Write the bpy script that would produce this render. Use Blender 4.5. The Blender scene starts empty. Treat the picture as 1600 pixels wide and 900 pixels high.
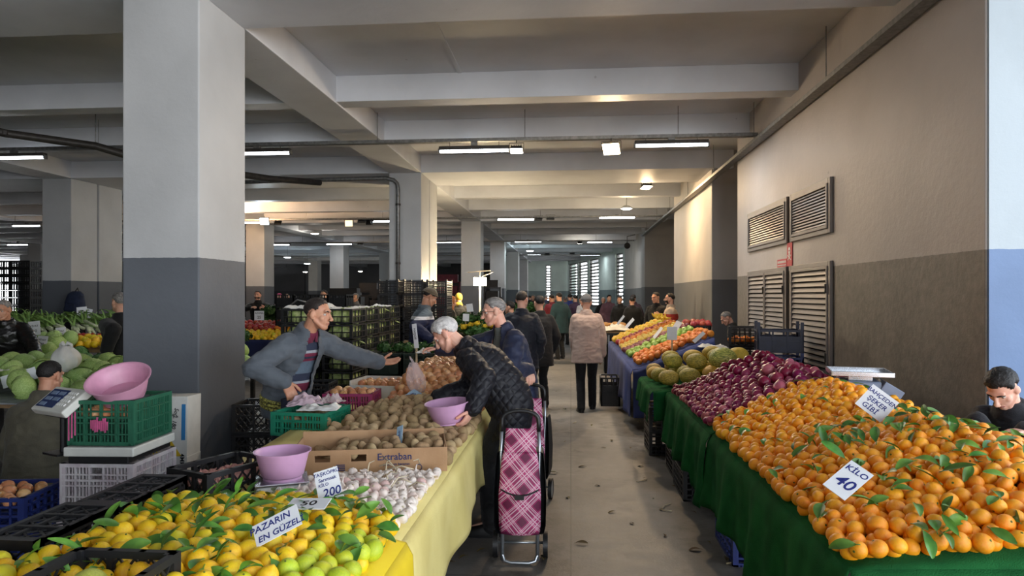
import bpy, bmesh, math, random
import numpy as np
from mathutils import Vector, Matrix, Euler, Quaternion, noise as mnoise

random.seed(11)
SC = bpy.context.scene
COL = SC.collection
PI = math.pi
D = math.radians

# ------------------------------------------------------------------ camera numbers
F = 1060.0; CAMH = 1.75; T = 92.0 / F; A = math.atan(T); HZ = 461.0
CA, SA = math.cos(A), math.sin(A)


def at(px, py, Y):
    """the point of the place that stands at distance Y along the aisle on the line of sight of a photo pixel"""
    u = (px - 800.0) / F
    q = (u - T) / (1 + u * T)
    d = Y / (CA + u * SA)
    return Vector((q * Y, Y, CAMH + (HZ - py) / F * d))


def atz(px, py, z):
    u = (px - 800.0) / F
    d = (CAMH - z) * F / (py - HZ)
    Y = d * (CA + u * SA)
    return at(px, py, Y)


def proj(p):
    d = p[1] * CA - p[0] * SA
    r = p[0] * CA + p[1] * SA
    if d < 0.05:
        return (-9999, -9999, d)
    return (800 + F * r / d, HZ - (p[2] - CAMH) / d * F, d)


# ------------------------------------------------------------------ materials
MATS = {}


def nt_new(name):
    m = bpy.data.materials.new(name)
    m.use_nodes = True
    nt = m.node_tree
    b = nt.nodes.get('Principled BSDF')
    return m, nt, b


def N(nt, typ, **kw):
    n = nt.nodes.new(typ)
    for k, v in kw.items():
        if k in n.inputs.keys():
            n.inputs[k].default_value = v
        else:
            setattr(n, k, v)
    return n


def srgb(r, g=None, b=None):
    if g is None:
        r, g, b = r
    f = lambda c: (c / 255.0) / 12.92 if c / 255.0 <= 0.04045 else ((c / 255.0 + 0.055) / 1.055) ** 2.4
    return (f(r), f(g), f(b), 1.0)


def mat(name, col, rough=0.6, var=0.12, scale=12.0, bump=0.0, bscale=60.0, spec=0.4, rnd=0.0, col2=None, metal=0.0,
        sss=0.0, coat=0.0, huevar=0.0, sat=1.0, rndcol=None, trans=0.0, sheen=0.0, stretch=None):
    """principled material: colour, a noise mix towards col2, an optional per object variation and bump"""
    if name in MATS:
        return MATS[name]
    m, nt, b = nt_new(name)
    L = nt.links
    tc = N(nt, 'ShaderNodeTexCoord')
    src = tc.outputs['Object']
    if stretch:
        mp = N(nt, 'ShaderNodeMapping'); mp.inputs['Scale'].default_value = stretch
        L.new(src, mp.inputs['Vector']); src = mp.outputs['Vector']
    nz = N(nt, 'ShaderNodeTexNoise'); nz.inputs['Scale'].default_value = scale; nz.inputs['Detail'].default_value = 4
    oi = N(nt, 'ShaderNodeObjectInfo')
    va = N(nt, 'ShaderNodeVectorMath', operation='ADD')
    sc_ = N(nt, 'ShaderNodeVectorMath', operation='SCALE'); sc_.inputs['Scale'].default_value = 37.0
    cx = N(nt, 'ShaderNodeCombineXYZ')
    L.new(oi.outputs['Random'], cx.inputs[0]); L.new(oi.outputs['Random'], cx.inputs[1])
    L.new(cx.outputs[0], sc_.inputs[0]); L.new(src, va.inputs[0]); L.new(sc_.outputs[0], va.inputs[1])
    L.new(va.outputs[0], nz.inputs['Vector'])
    if col2 is None:
        c2 = tuple(max(0, c * (1 - var * 3)) for c in col[:3]) + (1,)
    else:
        c2 = col2
    rp = N(nt, 'ShaderNodeValToRGB')
    rp.color_ramp.elements[0].position = 0.35; rp.color_ramp.elements[0].color = c2
    rp.color_ramp.elements[1].position = 0.65; rp.color_ramp.elements[1].color = col
    L.new(nz.outputs['Fac'], rp.inputs['Fac'])
    out = rp.outputs['Color']
    if rndcol is not None:
        mr = N(nt, 'ShaderNodeMixRGB')
        mth = N(nt, 'ShaderNodeMath', operation='POWER'); mth.inputs[1].default_value = rndcol[1]
        L.new(oi.outputs['Random'], mth.inputs[0]); L.new(mth.outputs[0], mr.inputs['Fac'])
        L.new(out, mr.inputs['Color1']); mr.inputs['Color2'].default_value = rndcol[0]
        out = mr.outputs['Color']
    if rnd or huevar:
        hs = N(nt, 'ShaderNodeHueSaturation')
        ma = N(nt, 'ShaderNodeMapRange'); ma.inputs['To Min'].default_value = 1 - rnd; ma.inputs['To Max'].default_value = 1 + rnd
        L.new(oi.outputs['Random'], ma.inputs['Value']); L.new(ma.outputs[0], hs.inputs['Value'])
        if huevar:
            f2 = N(nt, 'ShaderNodeMath', operation='MULTIPLY'); f2.inputs[1].default_value = 7.31
            f3 = N(nt, 'ShaderNodeMath', operation='FRACT')
            mh = N(nt, 'ShaderNodeMapRange'); mh.inputs['To Min'].default_value = 0.5 - huevar; mh.inputs['To Max'].default_value = 0.5 + huevar
            L.new(oi.outputs['Random'], f2.inputs[0]); L.new(f2.outputs[0], f3.inputs[0]); L.new(f3.outputs[0], mh.inputs['Value'])
            L.new(mh.outputs[0], hs.inputs['Hue'])
        L.new(out, hs.inputs['Color']); out = hs.outputs['Color']
    L.new(out, b.inputs['Base Color'])
    b.inputs['Roughness'].default_value = rough
    b.inputs['Specular IOR Level'].default_value = spec
    b.inputs['Metallic'].default_value = metal
    if sss:
        b.inputs['Subsurface Weight'].default_value = sss
        b.inputs['Subsurface Radius'].default_value = (0.02, 0.008, 0.004)
        b.inputs['Subsurface Scale'].default_value = 0.4
    if coat:
        b.inputs['Coat Weight'].default_value = coat
    if sheen:
        b.inputs['Sheen Weight'].default_value = sheen
    if trans:
        b.inputs['Alpha'].default_value = 1 - trans
    if bump:
        bz = N(nt, 'ShaderNodeTexNoise'); bz.inputs['Scale'].default_value = bscale; bz.inputs['Detail'].default_value = 3
        L.new(src, bz.inputs['Vector'])
        bp = N(nt, 'ShaderNodeBump'); bp.inputs['Strength'].default_value = bump; bp.inputs['Distance'].default_value = 0.01
        L.new(bz.outputs['Fac'], bp.inputs['Height']); L.new(bp.outputs[0], b.inputs['Normal'])
    MATS[name] = m
    return m


def emit(name, col, strength):
    if name in MATS:
        return MATS[name]
    m, nt, b = nt_new(name)
    b.inputs['Base Color'].default_value = (0.8, 0.8, 0.8, 1)
    b.inputs['Emission Color'].default_value = col
    b.inputs['Emission Strength'].default_value = strength
    MATS[name] = m
    return m


# ------------------------------------------------------------------ mesh collector
class MB:
    def __init__(s):
        s.v = []; s.f = []; s.mi = []; s.m = 0; s.X = Matrix.Identity(4)

    def add(s, vs, fs, mi=None):
        b = len(s.v)
        X = s.X
        s.v.extend([tuple(X @ Vector(v)) for v in vs])
        for f in fs:
            s.f.append(tuple(b + i for i in f)); s.mi.append(s.m if mi is None else mi)
        return s

    def box(s, c, d, rot=None, mi=None, taper=1.0):
        hx, hy, hz = d[0] / 2, d[1] / 2, d[2] / 2
        vs = []
        for z in (-1, 1):
            k = taper if z > 0 else 1.0
            for x, y in ((-1, -1), (1, -1), (1, 1), (-1, 1)):
                vs.append(Vector((x * hx * k, y * hy * k, z * hz)))
        if rot is not None:
            R = rot if isinstance(rot, (Matrix, Quaternion)) else Euler(rot).to_matrix()
            vs = [R @ v for v in vs]
        c = Vector(c)
        return s.add([v + c for v in vs], [(3, 2, 1, 0), (4, 5, 6, 7), (0, 1, 5, 4), (1, 2, 6, 5), (2, 3, 7, 6), (3, 0, 4, 7)], mi)

    def span(s, lo, hi, mi=None):
        return s.box([(a + b) / 2 for a, b in zip(lo, hi)], [abs(b - a) for a, b in zip(lo, hi)], None, mi)

    def bar(s, a, b, w, h, up=(0, 0, 1), mi=None):
        a = Vector(a); b = Vector(b); d = b - a
        L = d.length
        if L < 1e-6:
            return s
        y = d.normalized(); u = Vector(up)
        if abs(y.dot(u)) > 0.98:
            u = Vector((1, 0, 0))
        x = y.cross(u).normalized(); z = x.cross(y)
        R = Matrix((x, y, z)).transposed()
        return s.box((a + b) / 2, (w, L, h), R, mi)

    def tube(s, pts, r, seg=10, mi=None, caps=True, flat=None):
        pts = [Vector(p) for p in pts]; n = len(pts)
        rs = r if isinstance(r, (list, tuple)) else [r] * n
        vs = []; fs = []
        pu = None
        for i, p in enumerate(pts):
            d = (pts[min(i + 1, n - 1)] - pts[max(i - 1, 0)])
            d = d.normalized() if d.length > 1e-9 else Vector((0, 0, 1))
            if pu is None:
                pu = d.orthogonal().normalized()
            else:
                pu = (pu - d * pu.dot(d))
                pu = pu.normalized() if pu.length > 1e-6 else d.orthogonal().normalized()
            w = d.cross(pu)
            for k in range(seg):
                a = 2 * PI * k / seg
                vs.append(p + (pu * math.cos(a) + w * math.sin(a)) * rs[i])
        for i in range(n - 1):
            for k in range(seg):
                k2 = (k + 1) % seg
                fs.append((i * seg + k, i * seg + k2, (i + 1) * seg + k2, (i + 1) * seg + k))
        if caps:
            fs.append(tuple(range(seg - 1, -1, -1)))
            fs.append(tuple((n - 1) * seg + k for k in range(seg)))
        return s.add(vs, fs, mi)

    def lathe(s, prof, seg=24, mi=None, c=(0, 0, 0), closed=False, sx=1.0, sy=1.0):
        """prof: list of (r, z) from bottom to top; r=0 ends are poles"""
        vs = []; fs = []; rings = []
        cx, cy, cz = c
        for (r, z) in prof:
            if r < 1e-7:
                rings.append([len(vs)]); vs.append((cx, cy, cz + z))
            else:
                rings.append(list(range(len(vs), len(vs) + seg)))
                for k in range(seg):
                    a = 2 * PI * k / seg
                    vs.append((cx + r * sx * math.cos(a), cy + r * sy * math.sin(a), cz + z))
        n = len(rings)
        for i in range(n if closed else n - 1):
            p, q = rings[i], rings[(i + 1) % n]
            for k in range(seg):
                k2 = (k + 1) % seg
                if len(p) == 1 and len(q) == 1:
                    continue
                if len(p) == 1:
                    fs.append((p[0], q[k2], q[k]))
                elif len(q) == 1:
                    fs.append((p[k], p[k2], q[0]))
                else:
                    fs.append((p[k], p[k2], q[k2], q[k]))
        return s.add(vs, fs, mi)

    def ell(s, c, r, rot=None, seg=16, rings=10, mi=None):
        prof = []
        vs = []; fs = []
        R = None
        if rot is not None:
            R = rot if isinstance(rot, (Matrix, Quaternion)) else Euler(rot).to_matrix()
        c = Vector(c)
        if not isinstance(r, (list, tuple, Vector)):
            r = (r, r, r)
        top = len(vs)
        P = []
        P.append(Vector((0, 0, -r[2])))
        for i in range(1, rings):
            t = -PI / 2 + PI * i / rings
            for k in range(seg):
                a = 2 * PI * k / seg
                P.append(Vector((r[0] * math.cos(t) * math.cos(a), r[1] * math.cos(t) * math.sin(a), r[2] * math.sin(t))))
        P.append(Vector((0, 0, r[2])))
        last = len(P) - 1
        for k in range(seg):
            k2 = (k + 1) % seg
            fs.append((0, 1 + k2, 1 + k))
            for i in range(rings - 2):
                a = 1 + i * seg
                fs.append((a + k, a + k2, a + seg + k2, a + seg + k))
            a = 1 + (rings - 2) * seg
            fs.append((a + k, a + k2, last))
        if R is not None:
            P = [R @ p for p in P]
        return s.add([p + c for p in P], fs, mi)

    def loft(s, rings, seg=20, mi=None, caps=True, power=2.0):
        """rings: list of (centre, half-vector a, half-vector b) superellipses"""
        vs = []; fs = []
        for (c, a, b) in rings:
            c = Vector(c); a = Vector(a); b = Vector(b)
            for k in range(seg):
                t = 2 * PI * k / seg
                ct, st = math.cos(t), math.sin(t)
                e = 2.0 / power
                x = math.copysign(abs(ct) ** e, ct); y = math.copysign(abs(st) ** e, st)
                vs.append(c + a * x + b * y)
        n = len(rings)
        for i in range(n - 1):
            for k in range(seg):
                k2 = (k + 1) % seg
                fs.append((i * seg + k, i * seg + k2, (i + 1) * seg + k2, (i + 1) * seg + k))
        if caps:
            fs.append(tuple(range(seg - 1, -1, -1)))
            fs.append(tuple((n - 1) * seg + k for k in range(seg)))
        return s.add(vs, fs, mi)

    def grid(s, fn, nu, nv, mi=None):
        vs = [fn(i / nu, j / nv) for j in range(nv + 1) for i in range(nu + 1)]
        fs = []
        for j in range(nv):
            for i in range(nu):
                a = j * (nu + 1) + i
                fs.append((a, a + 1, a + nu + 2, a + nu + 1))
        return s.add(vs, fs, mi)

    def mesh(s, name, mats, smooth=False):
        me = bpy.data.meshes.new(name)
        me.from_pydata([tuple(v) for v in s.v], [], s.f)
        for m in (mats if isinstance(mats, (list, tuple)) else [mats]):
            me.materials.append(m)
        if len(me.materials) > 1:
            me.polygons.foreach_set('material_index', s.mi)
        if smooth:
            me.polygons.foreach_set('use_smooth', [True] * len(me.polygons))
        me.update()
        return me

    def build(s, name, mats, parent=None, smooth=False, solid=0.0, bevel=0.0, sharp=None, off=-1.0):
        me = s.mesh(name, mats, smooth)
        o = bpy.data.objects.new(name, me)
        COL.objects.link(o)
        if parent is not None:
            o.parent = parent
        if solid:
            md = o.modifiers.new('thick', 'SOLIDIFY'); md.thickness = solid; md.offset = off
        if bevel:
            md = o.modifiers.new('bevel', 'BEVEL'); md.width = bevel; md.segments = 2; md.limit_method = 'ANGLE'; md.angle_limit = D(40)
        if smooth and sharp:
            me.set_sharp_from_angle(angle=D(sharp))
        return o


def add_obj(name, me, parent=None, loc=None, rot=None, scale=None):
    o = bpy.data.objects.new(name, me)
    COL.objects.link(o)
    if parent is not None:
        o.parent = parent
    if loc is not None:
        o.location = loc
    if rot is not None:
        o.rotation_euler = rot
    if scale is not None:
        o.scale = scale if hasattr(scale, '__len__') else (scale,) * 3
    return o


def tag(o, label=None, cat=None, group=None, kind=None):
    if label: o['label'] = label
    if cat: o['category'] = cat
    if group: o['group'] = group
    if kind: o['kind'] = kind
    return o


def thing(name, label, cat, loc=(0, 0, 0), rot=(0, 0, 0), group=None):
    o = bpy.data.objects.new(name, None)
    COL.objects.link(o)
    o.empty_display_size = 0.1
    o.location = loc
    o.rotation_euler = rot if hasattr(rot, '__len__') else (0, 0, rot)
    return tag(o, label, cat, group)


def struct(o):
    o['kind'] = 'structure'
    return o


def remesh(mb, vox, smooth=2, name='m'):
    """union of the collected closed pieces as one continuous surface"""
    me = mb.mesh(name, [])
    o = bpy.data.objects.new('tmp', me)
    COL.objects.link(o)
    md = o.modifiers.new('r', 'REMESH'); md.mode = 'VOXEL'; md.voxel_size = vox; md.use_smooth_shade = True
    if smooth:
        ms = o.modifiers.new('s', 'SMOOTH'); ms.factor = 0.5; ms.iterations = smooth
    dg = bpy.context.evaluated_depsgraph_get()
    dg.update()
    ev = o.evaluated_get(dg)
    out = bpy.data.meshes.new_from_object(ev)
    bpy.data.objects.remove(o)
    bpy.data.meshes.remove(me)
    out.name = name
    return out


def wrinkle(me, amp, fx, fy, fz, seed=0.0):
    n = len(me.vertices)
    co = np.empty(n * 3, 'f'); me.vertices.foreach_get('co', co); co = co.reshape(-1, 3)
    no = np.empty(n * 3, 'f'); me.vertices.foreach_get('normal', no); no = no.reshape(-1, 3)
    d = np.array([mnoise.noise(Vector((c[0] * fx + seed, c[1] * fy, c[2] * fz))) + 0.5 * mnoise.noise(Vector((c[0] * fx * 2.3, c[1] * fy * 2.3 + seed, c[2] * fz * 2.3))) for c in co])
    d = 1 - np.abs(d) * 2.0
    co = co + no * (d * amp)[:, None]
    me.vertices.foreach_set('co', co.astype('f').ravel())
    me.update()


def text_mesh(txt, size, shear=0.0, off=0.0, align='CENTER', ext=0.0004, spacing=1.0):
    cu = bpy.data.curves.new('lettering', 'FONT')
    cu.body = txt; cu.size = size; cu.shear = shear; cu.offset = off; cu.align_x = align; cu.align_y = 'CENTER'
    cu.extrude = ext; cu.space_character = spacing; cu.resolution_u = 3
    o = bpy.data.objects.new('tmp', cu)
    COL.objects.link(o)
    dg = bpy.context.evaluated_depsgraph_get(); dg.update()
    me = bpy.data.meshes.new_from_object(o.evaluated_get(dg))
    bpy.data.objects.remove(o)
    bpy.data.curves.remove(cu)
    return me


def lettering(lines, parent, matl, name='lettering', X=None):
    """lines: (text, size, (x, y), rot, shear) on the parent's local XY plane through X"""
    vs = []; fs = []
    X = X or Matrix.Identity(4)
    for (txt, size, pos, rot, shear) in lines:
        me = text_mesh(txt, size, shear, off=size * 0.012)
        M = X @ Matrix.Translation((pos[0], pos[1], 0)) @ Matrix.Rotation(rot, 4, 'Z')
        b = len(vs)
        vs.extend([tuple(M @ v.co) for v in me.vertices])
        fs.extend([tuple(b + i for i in p.vertices) for p in me.polygons])
        bpy.data.meshes.remove(me)
    mb = MB(); mb.v = vs; mb.f = fs; mb.mi = [0] * len(fs)
    return mb.build(name, matl, parent)
# ------------------------------------------------------------------ painted concrete
def paint(name, up, low, split=2.06, rough=0.55, rawlow=False, warm=0.0):
    m, nt, b = nt_new(name); L = nt.links
    g = N(nt, 'ShaderNodeNewGeometry')
    sp = N(nt, 'ShaderNodeSeparateXYZ'); L.new(g.outputs['Position'], sp.inputs[0])
    nz = N(nt, 'ShaderNodeTexNoise'); nz.inputs['Scale'].default_value = 1.3; nz.inputs['Detail'].default_value = 6
    L.new(g.outputs['Position'], nz.inputs['Vector'])
    nf = N(nt, 'ShaderNodeTexNoise'); nf.inputs['Scale'].default_value = 14; nf.inputs['Detail'].default_value = 5; nf.inputs['Roughness'].default_value = 0.65
    L.new(g.outputs['Position'], nf.inputs['Vector'])
    # slightly uneven edge of the dado
    wob = N(nt, 'ShaderNodeMath', operation='MULTIPLY_ADD'); wob.inputs[1].default_value = 0.012; wob.inputs[2].default_value = -0.006
    L.new(nf.outputs['Fac'], wob.inputs[0])
    az = N(nt, 'ShaderNodeMath', operation='ADD'); L.new(sp.outputs[2], az.inputs[0]); L.new(wob.outputs[0], az.inputs[1])
    gt = N(nt, 'ShaderNodeMath', operation='GREATER_THAN'); gt.inputs[1].default_value = split; L.new(az.outputs[0], gt.inputs[0])
    ru = N(nt, 'ShaderNodeValToRGB'); e = ru.color_ramp.elements
    e[0].position = 0.3; e[0].color = tuple(c * 0.86 for c in up[:3]) + (1,); e[1].position = 0.62; e[1].color = up
    L.new(nz.outputs['Fac'], ru.inputs['Fac'])
    rl = N(nt, 'ShaderNodeValToRGB'); e = rl.color_ramp.elements
    k = 0.55 if rawlow else 0.85
    e[0].position = 0.35; e[0].color = tuple(c * k for c in low[:3]) + (1,); e[1].position = 0.66; e[1].color = low
    if rawlow:
        mm = N(nt, 'ShaderNodeMixRGB'); mm.inputs['Fac'].default_value = 0.5
        L.new(nz.outputs['Fac'], mm.inputs['Color1']); L.new(nf.outputs['Fac'], mm.inputs['Color2']); L.new(mm.outputs[0], rl.inputs['Fac'])
    else:
        L.new(nz.outputs['Fac'], rl.inputs['Fac'])
    mx = N(nt, 'ShaderNodeMixRGB'); L.new(gt.outputs[0], mx.inputs['Fac']); L.new(rl.outputs[0], mx.inputs['Color1']); L.new(ru.outputs[0], mx.inputs['Color2'])
    # small chips and scuffs
    vo = N(nt, 'ShaderNodeTexVoronoi'); vo.inputs['Scale'].default_value = 1.7; L.new(g.outputs['Position'], vo.inputs['Vector'])
    ch = N(nt, 'ShaderNodeMath', operation='LESS_THAN'); ch.inputs[1].default_value = 0.028; L.new(vo.outputs['Distance'], ch.inputs[0])
    mc = N(nt, 'ShaderNodeMixRGB'); mc.inputs['Color2'].default_value = tuple(c * 0.55 for c in up[:3]) + (1,)
    ch2 = N(nt, 'ShaderNodeMath', operation='MULTIPLY'); ch2.inputs[1].default_value = 0.6; L.new(ch.outputs[0], ch2.inputs[0])
    L.new(ch2.outputs[0], mc.inputs['Fac']); L.new(mx.outputs[0], mc.inputs['Color1'])
    L.new(mc.outputs[0], b.inputs['Base Color'])
    b.inputs['Roughness'].default_value = rough
    b.inputs['Specular IOR Level'].default_value = 0.3
    bp = N(nt, 'ShaderNodeBump'); bp.inputs['Strength'].default_value = 0.35 if rawlow else 0.2; bp.inputs['Distance'].default_value = 0.012
    L.new(nf.outputs['Fac'], bp.inputs['Height']); L.new(bp.outputs[0], b.inputs['Normal'])
    return m


M_COLUMN = paint('painted column', srgb(190, 191, 191), srgb(100, 104, 110))
M_WALLR = paint('painted wall and raw dado', srgb(190, 182, 177), srgb(138, 130, 121), rawlow=True)
M_WALLB = paint('painted wall grey dado', srgb(192, 186, 178), srgb(118, 117, 115))
M_FARWALL = paint('painted far wall', srgb(196, 208, 200), srgb(118, 132, 132))
M_DAYTINT_END = paint('daylight tinted wall end', srgb(180, 192, 200), srgb(112, 137, 176), rough=0.5)  # blue of the daylight on this end face put into the paint colour
M_CEIL = paint('painted ceiling', srgb(218, 220, 224), srgb(218, 220, 224), split=-5)
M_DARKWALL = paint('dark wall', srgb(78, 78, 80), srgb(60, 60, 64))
M_STEEL = mat('galvanised steel', srgb(140, 140, 138), rough=0.45, metal=0.7, scale=20)
M_DARKSTEEL = mat('dark conduit', srgb(70, 66, 62), rough=0.5, metal=0.3)
M_BLACKP = mat('black plastic', srgb(26, 26, 28), rough=0.42, var=0.1, spec=0.5)
M_LOUVRE = mat('brown grey louvre metal', srgb(132, 124, 119), rough=0.45, metal=0.15, var=0.06, scale=3)
M_LED = emit('led tube', (0.86, 0.93, 1.0, 1), 14)
M_WARM = emit('warm lamp', (1.0, 0.74, 0.42, 1), 22)
M_COOLLAMP = emit('cool lamp', (0.75, 0.92, 1.0, 1), 22)
M_WHITELAMP = emit('white lamp', (1.0, 0.93, 0.8, 1), 20)
M_WHITEP = mat('white plastic', srgb(222, 222, 218), rough=0.4, var=0.04)


def floor_mat():
    m, nt, b = nt_new('worn concrete floor'); L = nt.links
    g = N(nt, 'ShaderNodeNewGeometry')
    def nz(s, d, r=0.6):
        n = N(nt, 'ShaderNodeTexNoise'); n.inputs['Scale'].default_value = s; n.inputs['Detail'].default_value = d; n.inputs['Roughness'].default_value = r
        L.new(g.outputs['Position'], n.inputs['Vector']); return n
    n1, n2, n3 = nz(0.7, 6), nz(4.5, 8, 0.7), nz(60, 3)
    r1 = N(nt, 'ShaderNodeValToRGB'); e = r1.color_ramp.elements
    e[0].position = 0.32; e[0].color = srgb(96, 92, 88); e[1].position = 0.66; e[1].color = srgb(142, 136, 129)
    L.new(n1.outputs['Fac'], r1.inputs['Fac'])
    r2 = N(nt, 'ShaderNodeValToRGB'); e = r2.color_ramp.elements
    e[0].position = 0.36; e[0].color = (0.5, 0.49, 0.47, 1); e[1].position = 0.6; e[1].color = (1, 1, 1, 1)
    L.new(n2.outputs['Fac'], r2.inputs['Fac'])
    mu = N(nt, 'ShaderNodeMixRGB', blend_type='MULTIPLY'); mu.inputs['Fac'].default_value = 0.75
    L.new(r1.outputs[0], mu.inputs['Color1']); L.new(r2.outputs[0], mu.inputs['Color2'])
    # dark wet and dirty stains
    n4 = nz(1.9, 7, 0.72)
    r4 = N(nt, 'ShaderNodeValToRGB'); e = r4.color_ramp.elements
    e[0].position = 0.33; e[0].color = (0.30, 0.28, 0.26, 1); e[1].position = 0.46; e[1].color = (1, 1, 1, 1)
    L.new(n4.outputs['Fac'], r4.inputs['Fac'])
    mu2 = N(nt, 'ShaderNodeMixRGB', blend_type='MULTIPLY'); mu2.inputs['Fac'].default_value = 0.85
    L.new(mu.outputs[0], mu2.inputs['Color1']); L.new(r4.outputs[0], mu2.inputs['Color2'])
    # saw-cut joints
    br = N(nt, 'ShaderNodeTexBrick'); br.offset = 0; br.inputs['Scale'].default_value = 1.0
    br.inputs['Brick Width'].default_value = 4.2; br.inputs['Row Height'].default_value = 4.2; br.inputs['Mortar Size'].default_value = 0.006; br.inputs['Mortar Smooth'].default_value = 0.3
    br.inputs['Color1'].default_value = (1, 1, 1, 1); br.inputs['Color2'].default_value = (0.93, 0.93, 0.93, 1); br.inputs['Mortar'].default_value = (0.4, 0.4, 0.4, 1)
    L.new(g.outputs['Position'], br.inputs['Vector'])
    mu3 = N(nt, 'ShaderNodeMixRGB', blend_type='MULTIPLY'); mu3.inputs['Fac'].default_value = 0.8
    L.new(mu2.outputs[0], mu3.inputs['Color1']); L.new(br.outputs['Color'], mu3.inputs['Color2'])
    L.new(mu3.outputs[0], b.inputs['Base Color'])
    rr = N(nt, 'ShaderNodeMapRange'); rr.inputs['To Min'].default_value = 0.38; rr.inputs['To Max'].default_value = 0.7
    L.new(n2.outputs['Fac'], rr.inputs['Value']); L.new(rr.outputs[0], b.inputs['Roughness'])
    bp = N(nt, 'ShaderNodeBump'); bp.inputs['Strength'].default_value = 0.25; bp.inputs['Distance'].default_value = 0.006
    ad = N(nt, 'ShaderNodeMath', operation='ADD'); L.new(n2.outputs['Fac'], ad.inputs[0]); L.new(n3.outputs['Fac'], ad.inputs[1])
    L.new(ad.outputs[0], bp.inputs['Height']); L.new(bp.outputs[0], b.inputs['Normal'])
    return m


M_FLOOR = floor_mat()
ZB, ZS = 4.26, 4.62          # underside of beams, of slab
RX = 2.8                     # aisle face of the right wall
ROWS = [(-3.73 - 7.63 * k, -3.06 - 7.63 * k) for k in range(5)]
COLY = [(5.36, 6.16), (13.7, 14.5), (14.56, 15.36), (22.9, 23.7), (31.2, 32.0), (39.5, 40.3), (47.8, 48.6)]


def sbox(name, lo, hi, m, bevel=0.0):
    return struct(MB().span(lo, hi).build(name, m, bevel=bevel))


sbox('floor', (-45, -8, -0.2), (14, 64, 0), M_FLOOR)
sbox('ceiling', (-45, -8, ZS), (7.0, 64, ZS + 0.25), M_CEIL)
for k, (x0, x1) in enumerate(ROWS):
    for j, (y0, y1) in enumerate(COLY):
        if k >= 1 and j == 0:
            continue
        c = at(0, 0, 1)
        sbox('column', (x0, y0, 0), (x1, y1, ZB), M_COLUMN, bevel=0.012)
    sbox('ceiling_beam', (x0, -8, ZB), (x1, 60, ZS), M_CEIL, bevel=0.008)
for (y0, y1) in [(5.36, 6.16), (13.7, 15.36), (22.9, 23.7), (31.2, 32.0), (39.5, 40.3), (47.8, 48.6), (-2.9, -2.1)]:
    sbox('ceiling_beam', (-45, y0, ZB), (RX + 0.4, y1, ZS), M_CEIL, bevel=0.008)
for y in (-0.2, 2.3, 8.65, 10.95, 17.7, 20.2, 25.9, 28.4, 34.4, 36.9, 42.6, 45.2, 51, 54):
    sbox('ceiling_beam', (-45, y, ZB + (0.02 if y < 12 else 0.05)), (RX + 0.4, y + 0.3, ZS), M_CEIL, bevel=0.006)
# thin pour line on the soffit of the near bay
sbox('trim_1', (-1.45, 6.16, ZS - 0.012), (-1.40, 8.65, ZS), M_CEIL)

# right wall: blocks and recesses
wa = sbox('wall_right', (RX, 4.86, 0), (6.0, 11.74, ZS), M_WALLR, bevel=0.01)
sbox('wall_right_end', (RX + 0.012, 4.84, 0), (6.0, 4.862, ZS), M_DAYTINT_END)  # thin facing that carries the daylight tint
sbox('wall_right_recess', (4.4, 11.74, 0), (4.6, 13.84, ZS), M_WALLB)
sbox('wall_right_pier', (RX, 13.84, 0), (5.0, 18.8, ZS), M_WALLB, bevel=0.01)
M_PIERSHADE = paint('painted shade on pier front', srgb(160, 157, 154), srgb(100, 100, 102))  # darker than the piers: shade of the recess fronts put into the colour
sbox('wall_right_pier_shade', (RX + 0.01, 13.825, 0), (4.4, 13.842, ZS), M_PIERSHADE)  # thin added facing with the painted shade
sbox('wall_right_far_pier_shade', (RX + 0.01, 26.18, 0), (4.4, 26.202, ZS), M_PIERSHADE)  # same painted shade on the far pier
sbox('wall_right_deep_recess', (4.4, 18.8, 0), (4.6, 26.2, ZS), M_WALLB)
sbox('wall_right_far_pier', (RX, 26.2, 0), (5.0, 27.4, ZS), M_WALLB, bevel=0.01)

# slanting far right wall with louvred windows, built in its own frame
pA, pB = Vector((3.25, 27.4, 0)), Vector((3.15, 37.0, 0))
pC = Vector((0.0, 52.5, 0))


def wall_with_windows(name, a, b, wins, m, z0=0.95, z1=4.08, th=0.25):
    a = Vector(a); b = Vector(b); d = (b - a); L = d.length; ang = math.atan2(d.y, d.x)
    X = Matrix.Translation(a) @ Matrix.Rotation(ang, 4, 'Z')
    mb = MB(); mb.X = X
    x = 0.0
    for (w0, w1) in wins:
        mb.span((x, -th, 0), (w0, 0, ZS)); mb.span((w0, -th, 0), (w1, 0, z0)); mb.span((w0, -th, z1), (w1, 0, ZS)); x = w1
    mb.span((x, -th, 0), (L, 0, ZS))
    struct(mb.build(name, m))
    return X


W_N = [0]


def louvre_window(X, w0, w1, z0=0.95, z1=4.08, m=None, pitch=0.21):
    W_N[0] += 1
    e = thing('window_%d' % W_N[0], None, None)
    e['kind'] = 'structure'
    e.matrix_world = X
    m = m or M_LOUVRE
    f = MB()
    f.span((w0, -0.16, z0), (w0 + 0.07, -0.02, z1)); f.span((w1 - 0.07, -0.16, z0), (w1, -0.02, z1))
    f.span((w0, -0.16, z0), (w1, -0.02, z0 + 0.07)); f.span((w0, -0.16, z1 - 0.07), (w1, -0.02, z1))
    f.build('window_frame', m, e)
    s = MB(); z = z0 + 0.12
    while z < z1 - 0.1:
        s.box(((w0 + w1) / 2, -0.09, z), (w1 - w0 - 0.14, 0.02, 0.115), (D(28), 0, 0)); z += pitch
    s.build('louvre_slats', m, e)
    return e


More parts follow.
